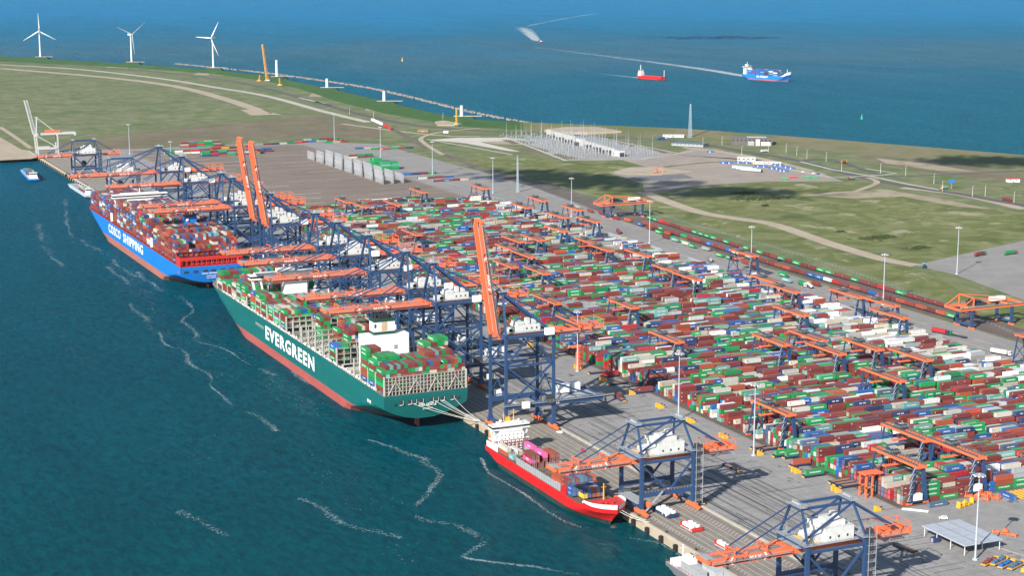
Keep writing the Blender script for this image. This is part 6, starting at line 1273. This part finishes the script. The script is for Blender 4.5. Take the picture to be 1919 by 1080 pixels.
# ================================================================== WIND TURBINES, TOWERS, CRANES ON THE DIKE
def turb(label, px, H, ang, yaw, RR=50):
    # tower, nacelle, hub and blades are all direct parts; parts are turned together by the yaw of the nacelle
    x, y = px; t = thing('wind_turbine', label, 'wind turbine', (x, y, Z0), R(-24) + yaw); h0 = thing
    pd = MB(); pad_t = t; c, s = math.cos(-yaw), math.sin(-yaw)
    MB().add([(a*c-b*s, a*s+b*c, z) for a,b,z in [(-26,-16,0),(26,-16,0),(26,16,0),(-26,16,0),(-18,-9,7),(18,-9,7),(18,9,7),(-18,9,7)]], [(4,5,6,7),(0,1,5,4),(1,2,6,5),(2,3,7,6),(3,0,4,7)]).build('mound', paint('mound_green', (.03,.06,.025), .95, .1), t)
    MB().add([(a*c-b*s, a*s+b*c, z) for z in (7.02,7.6) for a,b in [(-14,-6),(34,-6),(34,5),(-14,5)]], [(4,5,6,7),(0,1,5,4),(1,2,6,5),(2,3,7,6),(3,0,4,7)]).build('foundation', CONC, t)
    MB().cyl((0,0,7.4),(0,0,H),2.4,1.4,14).build('tower', WHITE, t)
    MB().box(-2,2,-4.5,10,H-.6,H+3.4).build('nacelle', WHITE, t); MB().cyl((0,-8,H+1.4),(0,-4.5,H+1.4),.9,2.0,12).build('hub', WHITE, t)
    m0 = MB()
    P_ = [(1.5,.7,.7),(4,.9,.7),(9,1.7,.5),(20,1.25,.4),(34,.8,.28),(RR,.25,.12)]
    for r_, c_, th in P_: m0.v += [(-c_*.6,-th,r_),(c_*1.2,0,r_),(-c_*.6,th,r_)]
    for i in range(len(P_)-1):
        for j in range(3): a = 3*i+j; b = 3*i+(j+1)%3; m0.f.append((a,b,b+3,a+3)); m0.m.append(0)
    bl = m0.build('blade', WHITE, t, (0,-6.4,H+1.4)); bl.rotation_euler = (0, R(ang), 0)
    for k in (1,2): q = bl.copy(); C.objects.link(q); q.rotation_euler = (0, R(ang+120*k), 0)
turb('white wind turbine at the far left with one blade straight up', (408.7,4939.9), 76, -1, R(12), 50)
turb('white wind turbine in the middle with one blade pointing up right', (585.3,4608.6), 77, 54, R(48), 52)
turb('white wind turbine right of the others with one blade pointing left', (719.3,4298.0), 79, -88, R(-30), 48)
for i, (px, H) in enumerate((((776.3,3951.7), 44), ((776.4,3591.1), 25), ((767.7,3220.5), 25), ((781.7,2867.6), 25))):
    t = thing('turbine_tower', ['tall white turbine tower stump beside the yellow crane','short white tower stump, second from the yellow crane','short white tower stump, third from the yellow crane','short white tower stump beside the small yellow crane'][i], 'tower section', (*px, Z0), R(-24))
    MB().add([(-26,-16,0),(26,-16,0),(26,16,0),(-26,16,0),(-18,-9,6),(18,-9,6),(18,9,6),(-18,9,6)], [(4,5,6,7),(0,1,5,4),(1,2,6,5),(2,3,7,6),(3,0,4,7)]).build('mound', paint('mound_green', (.03,.06,.025)), t); MB().box(-14,36,-6,5,6.02,6.6).build('foundation', CONC, t); MB().cyl((0,0,6.3),(0,0,H),3.0,2.6,16).build('tower', WHITE, t)
def mobile_crane(label, px, tip, base, col, wd):
    t = thing('mobile_crane', label, 'mobile crane', (*px, Z0+.15), R(-60)); c_, s_ = math.cos(R(60)), math.sin(R(60)); MB().box(-7,7,-2,2,.9,2.2).box(5,7.4,-1.4,1.4,2.2,3.6).build('carrier', base, t); mb = MB(); [mb.cyl((a,s*2,.7),(a,s*1.3,.7),.7,None,8) for a in (-5,-2,2,5) for s in (-1,1)]; mb.build('wheels', BLACK, t); MB().box(-4,3,-2,2,2.2,4.4).build('superstructure', col, t)
    dx, dz = tip; mb = MB(); e = (dx*c_, dx*s_*1, dz)
    for a in (-wd/2, wd/2):
        for b in (-wd/2, wd/2): mb.bar((a,b,3),(e[0]+a*.6,e[1]+b*.6,dz),wd*.24)
    n = int(dz/ (wd*1.4))
    for k in range(n):
        u0, u1 = k/n, (k+1)/n; s = 1 if k%2 else -1; f = lambda u,a,b: (e[0]*u+a*wd/2*(1-.4*u), e[1]*u+b*wd/2*(1-.4*u), 3+(dz-3)*u)
        mb.bar(f(u0,-s,-1),f(u1,s,-1),wd*.16); mb.bar(f(u0,-1,s),f(u1,-1,-s),wd*.16)
    mb.build('boom', col, t)
OCH = paint('crane_ochre', (.72,.36,.06), .5, .1)
mobile_crane('very tall ochre lattice boom crane on the dike road', (736.7,3897.2), (-9, 84), WHITE, OCH, 4.2); mobile_crane('short ochre crane left of the tall one', (715.4,3889.3), (2, 15), ORANGE, OCH, 2.4); mobile_crane('short ochre crane right of the tall one', (720.7,3748.0), (-1, 17), GREY, OCH, 2.4); mobile_crane('yellow telescopic crane on a blue truck at the last tower stump', (729.7,2766.4), (0, 30), paint('truck_blue', (.03,.16,.42)), YELLOW, 2.6)
def shed(name, label, cat, px, L, W_, H, wall, roof, rz, extra=None):
    t = thing(name, label, cat, (*px, Z0), R(rz)); MB().box(-L/2,L/2,-W_/2,W_/2,0,H).build('wall', wall, t); MB().box(-L/2-.3,L/2+.3,-W_/2-.3,W_/2+.3,H+.003,H+.5).build('roof', roof, t)
    mb = MB(); mb.box(-L*.1,L*.05,-W_/2-.1,-W_/2+.05,0,H*.6); mb.build('door', GREY, t); mb = MB(); n = max(2,int(L/6)); [mb.box(-L/2+ (k+.25)*L/n, -L/2+(k+.6)*L/n, -W_/2-.08,-W_/2+.05,H*.62,H*.82) for k in range(n)]; mb.build('window', GLASS, t)
    return t
BRK = paint('dark_brown_cladding', (.115,.10,.10), .8, .3)
b_ = shed('office_building', 'dark brown two storey building below the dike', 'building', (1030.4,2305.3), 62, 24, 11, BRK, paint('roof_dark', (.14,.13,.13), .8, .3), -32); MB().box(6,12,-13.2,-12.05,0,9.5).build('stair_tower', WHITE, b_); MB().box(14,28,-12.3,-12.05,0,5.5).build('gate', WHITE, b_); MB().box(-8,22,-4,4,11.5,12.6).build('roof_plant', GREY, b_)
shed('open_shed', 'long shed with dark solar roof beside the substation', 'shed', (936.3,2333.1), 52, 22, 4, GREY, paint('solar_dark', (.045,.055,.075), .3, .1), -52)
shed('low_building', 'low white building near the lattice tower', 'building', (975.0,2451.6), 34, 10, 4, HWHITE, CREAM, -30); shed('site_cabin', 'brown site cabins in the scrubland by the dike', 'cabin', (641.4,2700.4), 18, 7, 4, BROWN, BROWN, -30); shed('site_cabin', 'grey switch cabin on the scrubland near the dike', 'cabin', (669.3,2668.4), 8, 6, 3.5, WHITE, GREY, -30)
shed('pump_station', 'red roofed small station in the far right meadow', 'hut', (1100.3,1786.7), 16, 8, 4, WHITE, RED, -20); shed('tent', 'white arched site tent on the building ground', 'tent', (905.0,2120.9), 26, 12, 6, CREAM, HWHITE, -35); shed('site_cabin', 'long white site cabin row right of the tent', 'cabin', (914.7,2081.8), 40, 6, 3.5, CREAM, HWHITE, -42)
for i, px in enumerate([(862.3,2113.2),(869.8,2109.7),(884.7,2109.6),(892.2,2099.2),(886.6,2061.3),(890.7,2052.7),(914.8,2061.5),(918.1,2053.2),(914.8,2034.8),(914.2,2022.0),(891.0,2032.8),(893.7,2025.1),(888.6,2008.1),(890.0,2001.0),(916.4,2239.7)]):
    lab = ['leftmost pair of','second','blue one left of the tent','long blue one under the tent','left of the lower pair','right of the lower pair','upper row first','upper row second','upper row third','upper row last','lower row first','lower row second','lower row third','lower row last','lone bright one at the substation road'][i]
    t = thing('site_container', 'blue site container, ' + lab + ' on the building ground', 'site container', (*px, Z0+.08), R(-40), 'blue site containers'); MB().box(-5,5,-1.4,1.4,0,2.8).build('body', paint('site_blue', (.03,.10,.30), .5), t); MB().box(-1,0,-1.45,-1.38,.1,2.2).build('door', WHITE, t)
for i, (px, c) in enumerate((((843.6,1930.4),'green'),((862.8,1939.4),'red'),((879.4,1931.6),'green'),((888.4,1927.4),'green'))):
    t = thing('skip', ['green waste skip leftmost at the meadow edge','red waste skip between the green ones','green waste skip third along the meadow edge','green waste skip last along the meadow edge'][i], 'waste skip', (*px, Z0+.08), R(-20)); MB().add([(-4,-1.2,0),(4,-1.2,0),(4,1.2,0),(-4,1.2,0),(-5,-1.4,2.6),(5,-1.4,2.6),(5,1.4,2.6),(-5,1.4,2.6)],[(3,2,1,0),(4,5,6,7),(0,1,5,4),(1,2,6,5),(2,3,7,6),(3,0,4,7)]).build('body', paint('skip_'+c, tuple(x*1.3 for x in CCOL[c]), .5), t); MB().box(-4.9,4.9,-1.5,-1.4,2.3,2.7).build('rim', GREY, t)
for i, px in enumerate(((851.3,2044.9),(850.3,2032.4),(849.3,2020.1))):
    t = thing('tower_section', ['rear','middle','front'][i] + ' pale steel tube of the three lying on the building ground', 'steel tube', (*px, Z0+2.6), R(-62)); MB().cyl((-16,0,0),(16,0,0),2.4,2.1,16).build('tube', SKYBLUE, t); MB().cyl((15.9,0,0),(16.2,0,0),2.2,2.2,16).build('end_cap', DARK, t)
t = thing('excavator', 'orange excavator working on the sand bank', 'excavator', (*(726.2,2065.1), Z0+.2), R(-40)); MB().box(-2.4,2.4,-2.6,-1.4,0,1.1).box(-2.4,2.4,1.4,2.6,0,1.1).build('tracks', DARK, t); MB().box(-2.6,2.2,-1.6,1.6,1.1,3.4).build('body', ORANGE, t); MB().bar((2,0,2.5),(6,0,6.4),.7).bar((6,0,6.4),(9,0,5.2),.6).bar((9,0,5.2),(9.6,0,1.6),.5).box(9,10.6,-.9,.9,.6,1.8).build('digging_arm', ORANGE, t); MB().box(.8,2.3,-1.5,-.2,3.4,4.6).build('cabin', GLASS, t)
t = thing('road_sign', 'large blue road sign at the far right crossing', 'sign', (*(985.6,1766.8), Z0), R(-20)); MB().box(-.2,.2,-.2,.2,0,8).build('post', GREY, t); MB().box(-3.6,3.6,-.4,-.2,8,12).build('sign_board', paint('sign_blue', (.01,.16,.55)), t)
# ---------------------------------------------------------------- substation
a, b = Vector((795.9,2526.9)), Vector((771.6,2247.8)); d = (b - a); ang = math.atan2(d.y, d.x); t = thing('transformer_hall', 'long white stepped transformer building in the substation', 'building', (*a, Z0), ang); Ls = d.length
mb = MB(); mb.box(0, Ls*.45, -4, 5, 0, 11).box(Ls*.55, Ls, -4, 5, 0, 9); mb.build('wall', paint('hall_white', (.5,.5,.49), .7, .2), t); mb = MB()
for k in range(22):
    if 10 <= k <= 11: continue
    u_ = Ls*k/22; h = 14 if k < 10 else 12; mb.box(u_, u_+1.2, -11, -4.02, 0, h*.8); mb.box(u_, u_+1.2, -10.9, -7, h*.8, h)
mb.build('fire_wall', paint('fire_wall_white', (.5,.5,.48), .7, .2), t)
[MB().box(Ls*k/22+2.2, Ls*k/22+9, -10, -4.5, 0, 5.5+ (k%3)).build('transformer', DARK, t) for k in range(21) if k not in (10,11)]; MB().box(Ls-.1, Ls+.2,-3,4,0,6).build('gate', DARK, t); mb = MB(); mb.box(Ls*.0,Ls*.45,-4.2,5.2,11.003,11.5).box(Ls*.55,Ls,-4.2,5.2,9.003,9.5); mb.build('roof', GREY, t)
nrm = Vector((-d.y, d.x)).normalized(); dn = d.normalized(); rsub = random.Random(3); sg = MB(); PS = paint('galvanised_steel', (.32,.35,.38), .5, .1)
for i in range(-2, 30):
    for j in list(range(-9, -1)) + list(range(1, 7)):
        p_ = a + dn * (i * Ls / 26 + rsub.uniform(-1,1)) + nrm * (j * 9.0)
        if not (-30 < i*Ls/26 < Ls + 20): continue
        h = rsub.choice([4.5,5,6,9]); sg.box(p_.x-.18,p_.x+.18,p_.y-.18,p_.y+.18,Z0,Z0+h); sg.box(p_.x-1.6,p_.x+1.6,p_.y-.25,p_.y+.25,Z0+h,Z0+h+.5) if rsub.random() < .6 else sg.box(p_.x-.5,p_.x+.5,p_.y-.5,p_.y+.5,Z0+h*.6,Z0+h)
tag(sg.build('switchgear', PS), 'dense field of grey posts and insulators in the substation yard', 'switchgear', None, 'stuff')
lt = None; qn = 0
for j in (-74, -52, -30, -14, 18, 36, 54):
    for i in range(7):
        p_ = a + dn * (Ls * (i - .4) / 6.2 + (j % 5) * 4) + nrm * j; lab = 'thin grey lightning mast in the substation yard'
        if lt is None: lt = thing('lightning_mast', lab, 'mast', (p_.x, p_.y, Z0), 0, 'lightning masts of the substation'); MB().cyl((0,0,0),(0,0,14),.42,.3,6).cyl((0,0,14),(0,0,27),.28,.1,6).build('pole', PS, lt)
        else: dup(lt, (p_.x, p_.y, Z0), 0, lab)
# bushes in the meadow: ragged clumps of small leaf faces
LEAF = ground('bush_leaves', [(.3, (.035,.055,.02)), (.7, (.085,.105,.035))], .4, .9)
def bush(label, px, rx, ry_, n, seed, h=2.6):
    rb_ = random.Random(seed); t = thing('bush', label, 'bush', (*px, Z0)); mb = MB(); st = MB()
    for k in range(n):
        u_, v_ = rb_.gauss(0,.42), rb_.gauss(0,.42); cx_, cy_ = u_*rx, v_*ry_; hh = h*rb_.uniform(.4,1)*(1-min(.8,u_*u_+v_*v_)); st.cyl((cx_,cy_,0),(cx_+.2,cy_,hh*.6),.09,.05,4)
        for q_ in range(26):
            e = Vector((rb_.gauss(0,1),rb_.gauss(0,1),rb_.gauss(0,.7))); c_ = Vector((cx_,cy_,hh*.6)) + Vector((e.x*1.3,e.y*1.3,e.z*hh*.35)); c_.z = max(.1,c_.z); a_ = Vector((rb_.gauss(0,1),rb_.gauss(0,1),rb_.gauss(0,1))).normalized()*rb_.uniform(.3,.8); b2 = a_.cross(Vector((rb_.gauss(0,1),rb_.gauss(0,1),rb_.gauss(0,1)))).normalized()*rb_.uniform(.25,.6); mb.poly([c_-a_, c_+b2, c_+a_, c_-b2])
    mb.build('foliage', LEAF, t); st.build('stem', BROWN, t)
bush('wide dark bush clump in the middle of the right meadow', (673.4,1491.8), 26, 14, 90, 1); bush('small dark bush clump beside the sand track end', (672.5,1422.5), 14, 9, 50, 2); bush('long dark thicket at the upper edge of the left meadow', (720.4,1795.4), 42, 22, 120, 3, 2.2); bush('low brown thicket left of the meadow thicket', (728.0,1843.9), 22, 14, 60, 4, 2); bush('small bush in the meadow near the sand track', (692.0,1739.5), 6, 4, 16, 5); bush('tiny bush on the grass by the near track', (659.4,1541.0), 6, 4, 14, 6)
# fence along the truck park and the terminal edge
t = thing('wire_fence', 'grey wire fence between the railway and the grass', 'fence', (0,0,0)); mb = MB(); P = smooth([(483.9,1046.9),(517.1,1238.2),(534.4,1431.6),(537.0,1642.6),(542.4,1799.7),(542.7,1984.9)], 30)
for i, p_ in enumerate(P): mb.bar((*p_,Z0),(*p_,Z0+2.4),.12)
mb.build('post', GREY, t); mb = MB(); [mb.bar((*p_,Z0+z),(*q,Z0+z),.05) for p_, q in zip(P,P[1:]) for z in (.8,1.6,2.4)]; mb.build('wire', GREY, t)
# ================================================================== HAZE over land and sea
m = bpy.data.materials.new('haze'); m.use_nodes = True; n = m.node_tree; n.nodes.clear()
o = n.nodes.new('ShaderNodeOutputMaterial'); v = n.nodes.new('ShaderNodeVolumePrincipled')
v.inputs['Color'].default_value = (.62, .83, 1, 1); v.inputs['Density'].default_value = 1.5e-5; v.inputs['Anisotropy'].default_value = .2
n.links.new(v.outputs[0], o.inputs['Volume'])
hz = MB().box(-14000, 30000, -3500, 24000, -8, 345).build('haze', m); tag(hz, 'thin pale sea haze that fades the distance', 'haze', None, 'stuff')
# ================================================================== ALL CONTAINERS: the 300 that show largest as things, the rest as one mass
def faded(n, c):                    # dust and faded paint on the roofs
    g = n.nodes.new('ShaderNodeNewGeometry'); sx = n.nodes.new('ShaderNodeSeparateXYZ'); n.links.new(g.outputs['Normal'], sx.inputs[0])
    return mix(n, math_(n, 'MULTIPLY', math_(n, 'MAXIMUM', sx.outputs['Z'], 0), .06), c, (.36,.33,.30))
def cmat(name, c):
    m, n, b, o = newmat('container_' + name); oi = n.nodes.new('ShaderNodeObjectInfo')
    f = math_(n, 'ADD', math_(n, 'MULTIPLY', oi.outputs['Random'], .4), .8); r = mix(n, 1.0, c, (1,1,1), 'MULTIPLY')
    hs = n.nodes.new('ShaderNodeHueSaturation'); hs.inputs['Color'].default_value = (*c, 1); n.links.new(f, hs.inputs['Value'])
    g = noise(n, .5, 5, .7, stretch=(1,1,.35)); cc = mix(n, ramp(n, g, [(.52, (0,0,0)), (.78, (.45,.45,.45))]), hs.outputs[0], (.16,.11,.08))
    n.links.new(faded(n, cc), b.inputs['Base Color']); b.inputs['Roughness'].default_value = .55; return m
CM = {k: cmat(k, v) for k, v in CCOL.items()}
m, n, b, o = newmat('container_mass'); at = n.nodes.new('ShaderNodeAttribute'); at.attribute_name = 'paint'
g = noise(n, .5, 5, .7, stretch=(1,1,.35)); cc = mix(n, ramp(n, g, [(.52, (0,0,0)), (.78, (.45,.45,.45))]), at.outputs['Color'], (.16,.11,.08))
n.links.new(faded(n, cc), b.inputs['Base Color']); b.inputs['Roughness'].default_value = .55; MASS = m
W2, H2 = 1.219, 2.62
WORD = {'green': ('EVERGREEN', .62, .30), 'teal': ('CHINA SHIPPING', .6, .22), 'navy': ('CMA CGM', .42, .26), 'blue': ('COSCO', .42, .26), 'pink': ('ONE', .3, .44), 'slate': ('TAL INTER', .45, .24), 'cream': ('', 0, 0), 'sky': ('', 0, 0)}
LET = {}
def let_mesh(col, L, sides):
    k = (col, L, sides)
    if k in LET: return LET[k]
    wd = WORD.get(col, ('',0,0)); mb = MB(); l = L / 2; s, fw, fh = wd
    if col == 'maroon': s, fw, fh = 'tex', .12, .2
    if s:
        Wt = L * fw if L > 8 else L * min(.8, fw*1.25); Ht = H2 * fh
        for d in (-1, 1):                              # long sides: local y = -W2 and +W2
            x0 = (-Wt * .5 if col != 'maroon' else -l*.86) * 1; z = H2*.5 - Ht*.35
            text(mb, s, (x0*(1 if d < 0 else -1), d*(W2+.025), z), (1 if d < 0 else -1,0,0), (0,0,1), Wt, Ht, 0, .03)
    LET[k] = mb.mesh('lettering', [WTEXT]) if mb.v else None; return LET[k]
BODY = {}
def body_mesh(col, L):
    if (col, L) in BODY: return BODY[col, L]
    mb = MB(); l = L/2; e = .09
    mb.box(-l+.06, l-.06, -W2+.05, W2-.05, .12, H2-.03)
    for x in (-l, l-.16):
        for y in (-W2, W2-.16): mb.box(x, x+.16, y, y+.16, 0, H2)
    for y in (-W2, W2-.12): mb.box(-l+.16, l-.16, y, y+.12, H2-.12, H2); mb.box(-l+.16, l-.16, y, y+.12, 0, .16)
    for x in (-l, l-.12): mb.box(x, x+.12, -W2+.16, W2-.16, H2-.12, H2); mb.box(x, x+.12, -W2+.16, W2-.16, 0, .16)
    n_ = int(L / .9)
    for k in range(n_):
        x = -l + .35 + k * (L - .7) / n_
        for y in (-W2+.02, W2-.06): mb.box(x, x+.32, y, y+.04, .17, H2-.13)
    BODY[col, L] = mb.mesh('shipping_container', [CM[col]]); return BODY[col, L]
DOOR = {}
def door_mesh(col, L):
    if L in DOOR: return DOOR[L]
    mb = MB(); l = L/2
    for y in (-.75,-.35,.35,.75): mb.box(-l-.03,-l+.05,y-.035,y+.035,.2,H2-.15)
    for y in (-.55,.55): mb.box(-l-.05,-l+.05,y-.25,y+.25,.9,1.0)
    DOOR[L] = mb.mesh('door_bars', [GREY]); return DOOR[L]
def on_frame(x, y, z):
    d = Vector((x, y, z)) - CAM; q = d.dot(_f); px = 959.5 + 3287.6*d.dot(_r2)/q; py = 540 - 3287.6*d.dot(_u2)/q; return q > 0 and -6 < px < 1926 and -6 < py < 1086, px, py, q
occ = {}
for B in BOXES: occ.setdefault((round(B['x'], 0), round(B['y'], 0)), []).append(B['z'])
cand = []
for i, B in enumerate(BOXES):
    ok, px, py, q = on_frame(B['x'], B['y'], B['z'])
    B['q'] = q; B['ok'] = ok
    if not ok: continue
    vis = True
    if B['where'] == 'yard': vis = any(s in B['sides'] for s in 'TFL'); score = q * (1 if 'F' in B['sides'] else 1.03)
    elif B['where'] in ('green ship',):
        c = round((B['x'] - xs[0]) / 2.475); top = not any(z > B['z'] + 1 for z in occ[(round(B['x'],0), round(B['y'],0))])
        aft = B['y'] < EGY + 17 ; vis = (c == 0 or top or aft) and B['z'] > (36 if aft else 27) or c == 0; score = q
    else: score = q * (.8 if B['where'] in ('red ship', 'vehicle', 'apron') else 1.0)
    if B['where'] in ('barge', 'coaster', 'far', 'blue ship'): score *= 1.2
    if vis: cand.append((score, i))
cand.sort(); single = set(i for s_, i in cand[:300])
NTH = ['first','second','third','fourth','fifth','sixth','seventh','eighth','ninth','tenth','eleventh','twelfth','thirteenth','fourteenth','fifteenth','sixteenth','seventeenth','eighteenth','nineteenth','twentieth','twenty-first','twenty-second','twenty-third','twenty-fourth','twenty-fifth','twenty-sixth','twenty-seventh','twenty-eighth','twenty-ninth','thirtieth','thirty-first','thirty-second','thirty-third','thirty-fourth','thirty-fifth','thirty-sixth','thirty-seventh','thirty-eighth']
CW = {'cream': 'cream white', 'teal': 'pale teal', 'navy': 'dark navy', 'rust': 'rust orange', 'sky': 'light blue', 'pink': 'bright pink', 'slate': 'slate blue'}
def label_of(B):
    c = CW.get(B['col'], B['col']); w = B['where']; inf = B['info']; sz = 'short ' if B['L'] < 8 and w in ('red ship', 'vehicle') else ''
    if w == 'yard':
        n_, i, b, t, top = inf[:5]
        s = '%s container, %s row of %s lane, %s bay from quay, %s' % (c, NTH[i], ORD[n_], NTH[b], 'on top' if top else NTH[t] + ' tier')
        return s + (', ' + inf[5] + ' half' if len(inf) > 5 else '')
    if w == 'green ship':
        col = int(round((B['x'] - xs[0]) / 2.475)); bay = [round(v[0]) for v in bays].index(min([round(v[0]) for v in bays], key=lambda v: abs(EGY + v - (B['y'] - 6.1))))
        tier = int(round((B['z'] - 28.2) / 2.75)); hf = '' if B['L'] > 8 else (' aft half' if (B['y'] - EGY - bays[bay][0]) < 6 else ' fore half')
        return '%s%s container, green ship, %s bay from stern, %s column, %s tier%s' % (sz, c, NTH[bay], NTH[col], NTH[tier], hf)
    if w == 'red ship':
        yy = RY - B['y']; sec = [(30, 'below bridge'), (45, 'ahead of bridge'), (60, 'amidships'), (80, 'before midships'), (100, 'tall forward block'), (107.5, 'third row from bow'), (114, 'second row from bow'), (130, 'row nearest bow')]
        same = sorted(set(round(q['x'], 1) for q in BOXES if q['where'] == 'red ship' and abs(q['y'] - B['y']) < 1.5)); col = same.index(round(B['x'], 1))
        return '%s container on red ship, %s, %s from seaward, %s tier' % (c, next(w_ for l_, w_ in sec if yy < l_), NTH[col], NTH[int(round((B['z'] - 9.4) / 2.6))])
    if w == 'vehicle': return '%s%s container on the vehicle %s' % (sz, c, inf.split('container')[0] if 0 else '') if 0 else ('%s%s container carried by a vehicle, %s' % (sz, c, inf))
    if w == 'apron': return inf
    if w == 'land side row': return '%s container standing on the land side road, %s of the row' % (c, NTH[inf])
    if 'train' in w: return '%s container on the %s, %s wagon from the right' % (c, 'far train' if 'farthest' in w else 'near train', NTH[inf])
    return '%s%s container %s %d' % (sz, c, w, int(B['y']))
used = {}
for i in sorted(single):
    B = BOXES[i]; o = bpy.data.objects.new('shipping_container', body_mesh(B['col'], B['L'])); C.objects.link(o)
    o.location = (B['x'], B['y'], B['z']); o.rotation_euler = (0, 0, B.get('rz', 0) + R(90) if B['ax'] == 'Y' else 0)
    lab = label_of(B); used[lab] = used.get(lab, 0) + 1; (print('LONG', lab) if len(lab.split()) > 16 else 0)
    tag(o, lab, 'container', {'yard': 'containers in the stack lanes', 'green ship': 'containers on the green ship', 'red ship': 'containers on the red ship'}.get(B['where'], 'single containers on vehicles, trains and paving'))
    lm_ = let_mesh(B['col'], B['L'], 'FB')
    if lm_: q_ = bpy.data.objects.new('lettering', lm_); C.objects.link(q_); q_.parent = o
    if B['q'] < 1150: q_ = bpy.data.objects.new('door_bars', door_mesh(B['col'], B['L'])); C.objects.link(q_); q_.parent = o
# the mass
rng = random.Random(5); V = []; F = []; COL = []
def quad(a, b, c, d, col):
    k = len(V); V.extend((a, b, c, d)); F.append((k, k+1, k+2, k+3)); COL.append(col)
for i, B in enumerate(BOXES):
    if i in single: continue
    l = B['L']/2; h = H2; rz = B.get('rz', 0) + (math.pi/2 if B['ax'] == 'Y' else 0); cs, sn = (round(math.cos(rz), 6), round(math.sin(rz), 6)); x, y, z = B['x'], B['y'], B['z']
    f = rng.uniform(.72, 1.25); base = CCOL[B['col']]; sh_ = rng.uniform(-.06, .06); col = tuple(min(1, max(0, c * f * (1 + sh_ * (j - 1) * 2))) for j, c in enumerate(base))
    P = lambda u, v, w: (x + u*cs - v*sn, y + u*sn + v*cs, z + w)
    quad(P(-l,-W2,h), P(l,-W2,h), P(l,W2,h), P(-l,W2,h), col)
    quad(P(-l,-W2,0), P(l,-W2,0), P(l,-W2,h), P(-l,-W2,h), col); quad(P(l,W2,0), P(-l,W2,0), P(-l,W2,h), P(l,W2,h), col)
    quad(P(-l,W2,0), P(-l,-W2,0), P(-l,-W2,h), P(-l,W2,h), col); quad(P(l,-W2,0), P(l,W2,0), P(l,W2,h), P(l,-W2,h), col)
    # corner castings and the dark gap under the top rail; lettering as separate blocks
    near = B['q'] < 2300 and B['ok']
    if not near: continue
    s, fw, fh = WORD.get(B['col'], ('', 0, 0))
    visd = [-1] if B['ax'] == 'X' else [1]            # the long side that looks to the harbour and the camera
    if B['where'] == 'yard' and 'F' not in B['sides']: continue
    if s and rng.random() < .9:
        wt = B['L']*fw; ht = h*fh; nl = len(s); zz = h*.5 - ht*.4
        for d in visd:
            for k in range(nl):
                if s[k] == ' ': continue
                a = -wt/2 + wt*k/nl; b_ = a + wt/nl*.72
                quad(P(a*-d if d < 0 else b_, d*(W2+.03), zz), P(b_ if d < 0 else a, d*(W2+.03), zz), P(b_ if d < 0 else a, d*(W2+.03), zz+ht), P(a*-d if d < 0 else b_, d*(W2+.03), zz+ht), (.78,.78,.76))
    elif B['col'] in ('maroon', 'rust', 'cream', 'white') and rng.random() < .6:
        for d in visd:
            a = -l*.86*(1 if d < 0 else -1); c2 = (.6,.55,.5) if B['col'] in ('maroon','rust') else (.45,.12,.08)
            quad(P(a-.35, d*(W2+.03), h*.55), P(a+.35, d*(W2+.03), h*.55), P(a+.35, d*(W2+.03), h*.85), P(a-.35, d*(W2+.03), h*.85), c2)
me = bpy.data.meshes.new('container_stack'); me.from_pydata(V, [], F); me.materials.append(MASS)
at_ = me.attributes.new('paint', 'FLOAT_COLOR', 'FACE'); at_.data.foreach_set('color', np.array([(*c, 1) for c in COL], dtype=np.float32).ravel())
o = bpy.data.objects.new('container_stack', me); C.objects.link(o)
tag(o, 'dense rows of stacked maroon, green, cream and blue shipping containers', 'containers', None, 'stuff')
print('DUP', [k for k, v in used.items() if v > 1]); print('BOXES', len(BOXES), 'single', len(single), 'dup labels', sum(1 for v in used.values() if v > 1), 'long', [k for k in used if len(k.split()) > 16][:3], 'objs', len(C.objects))
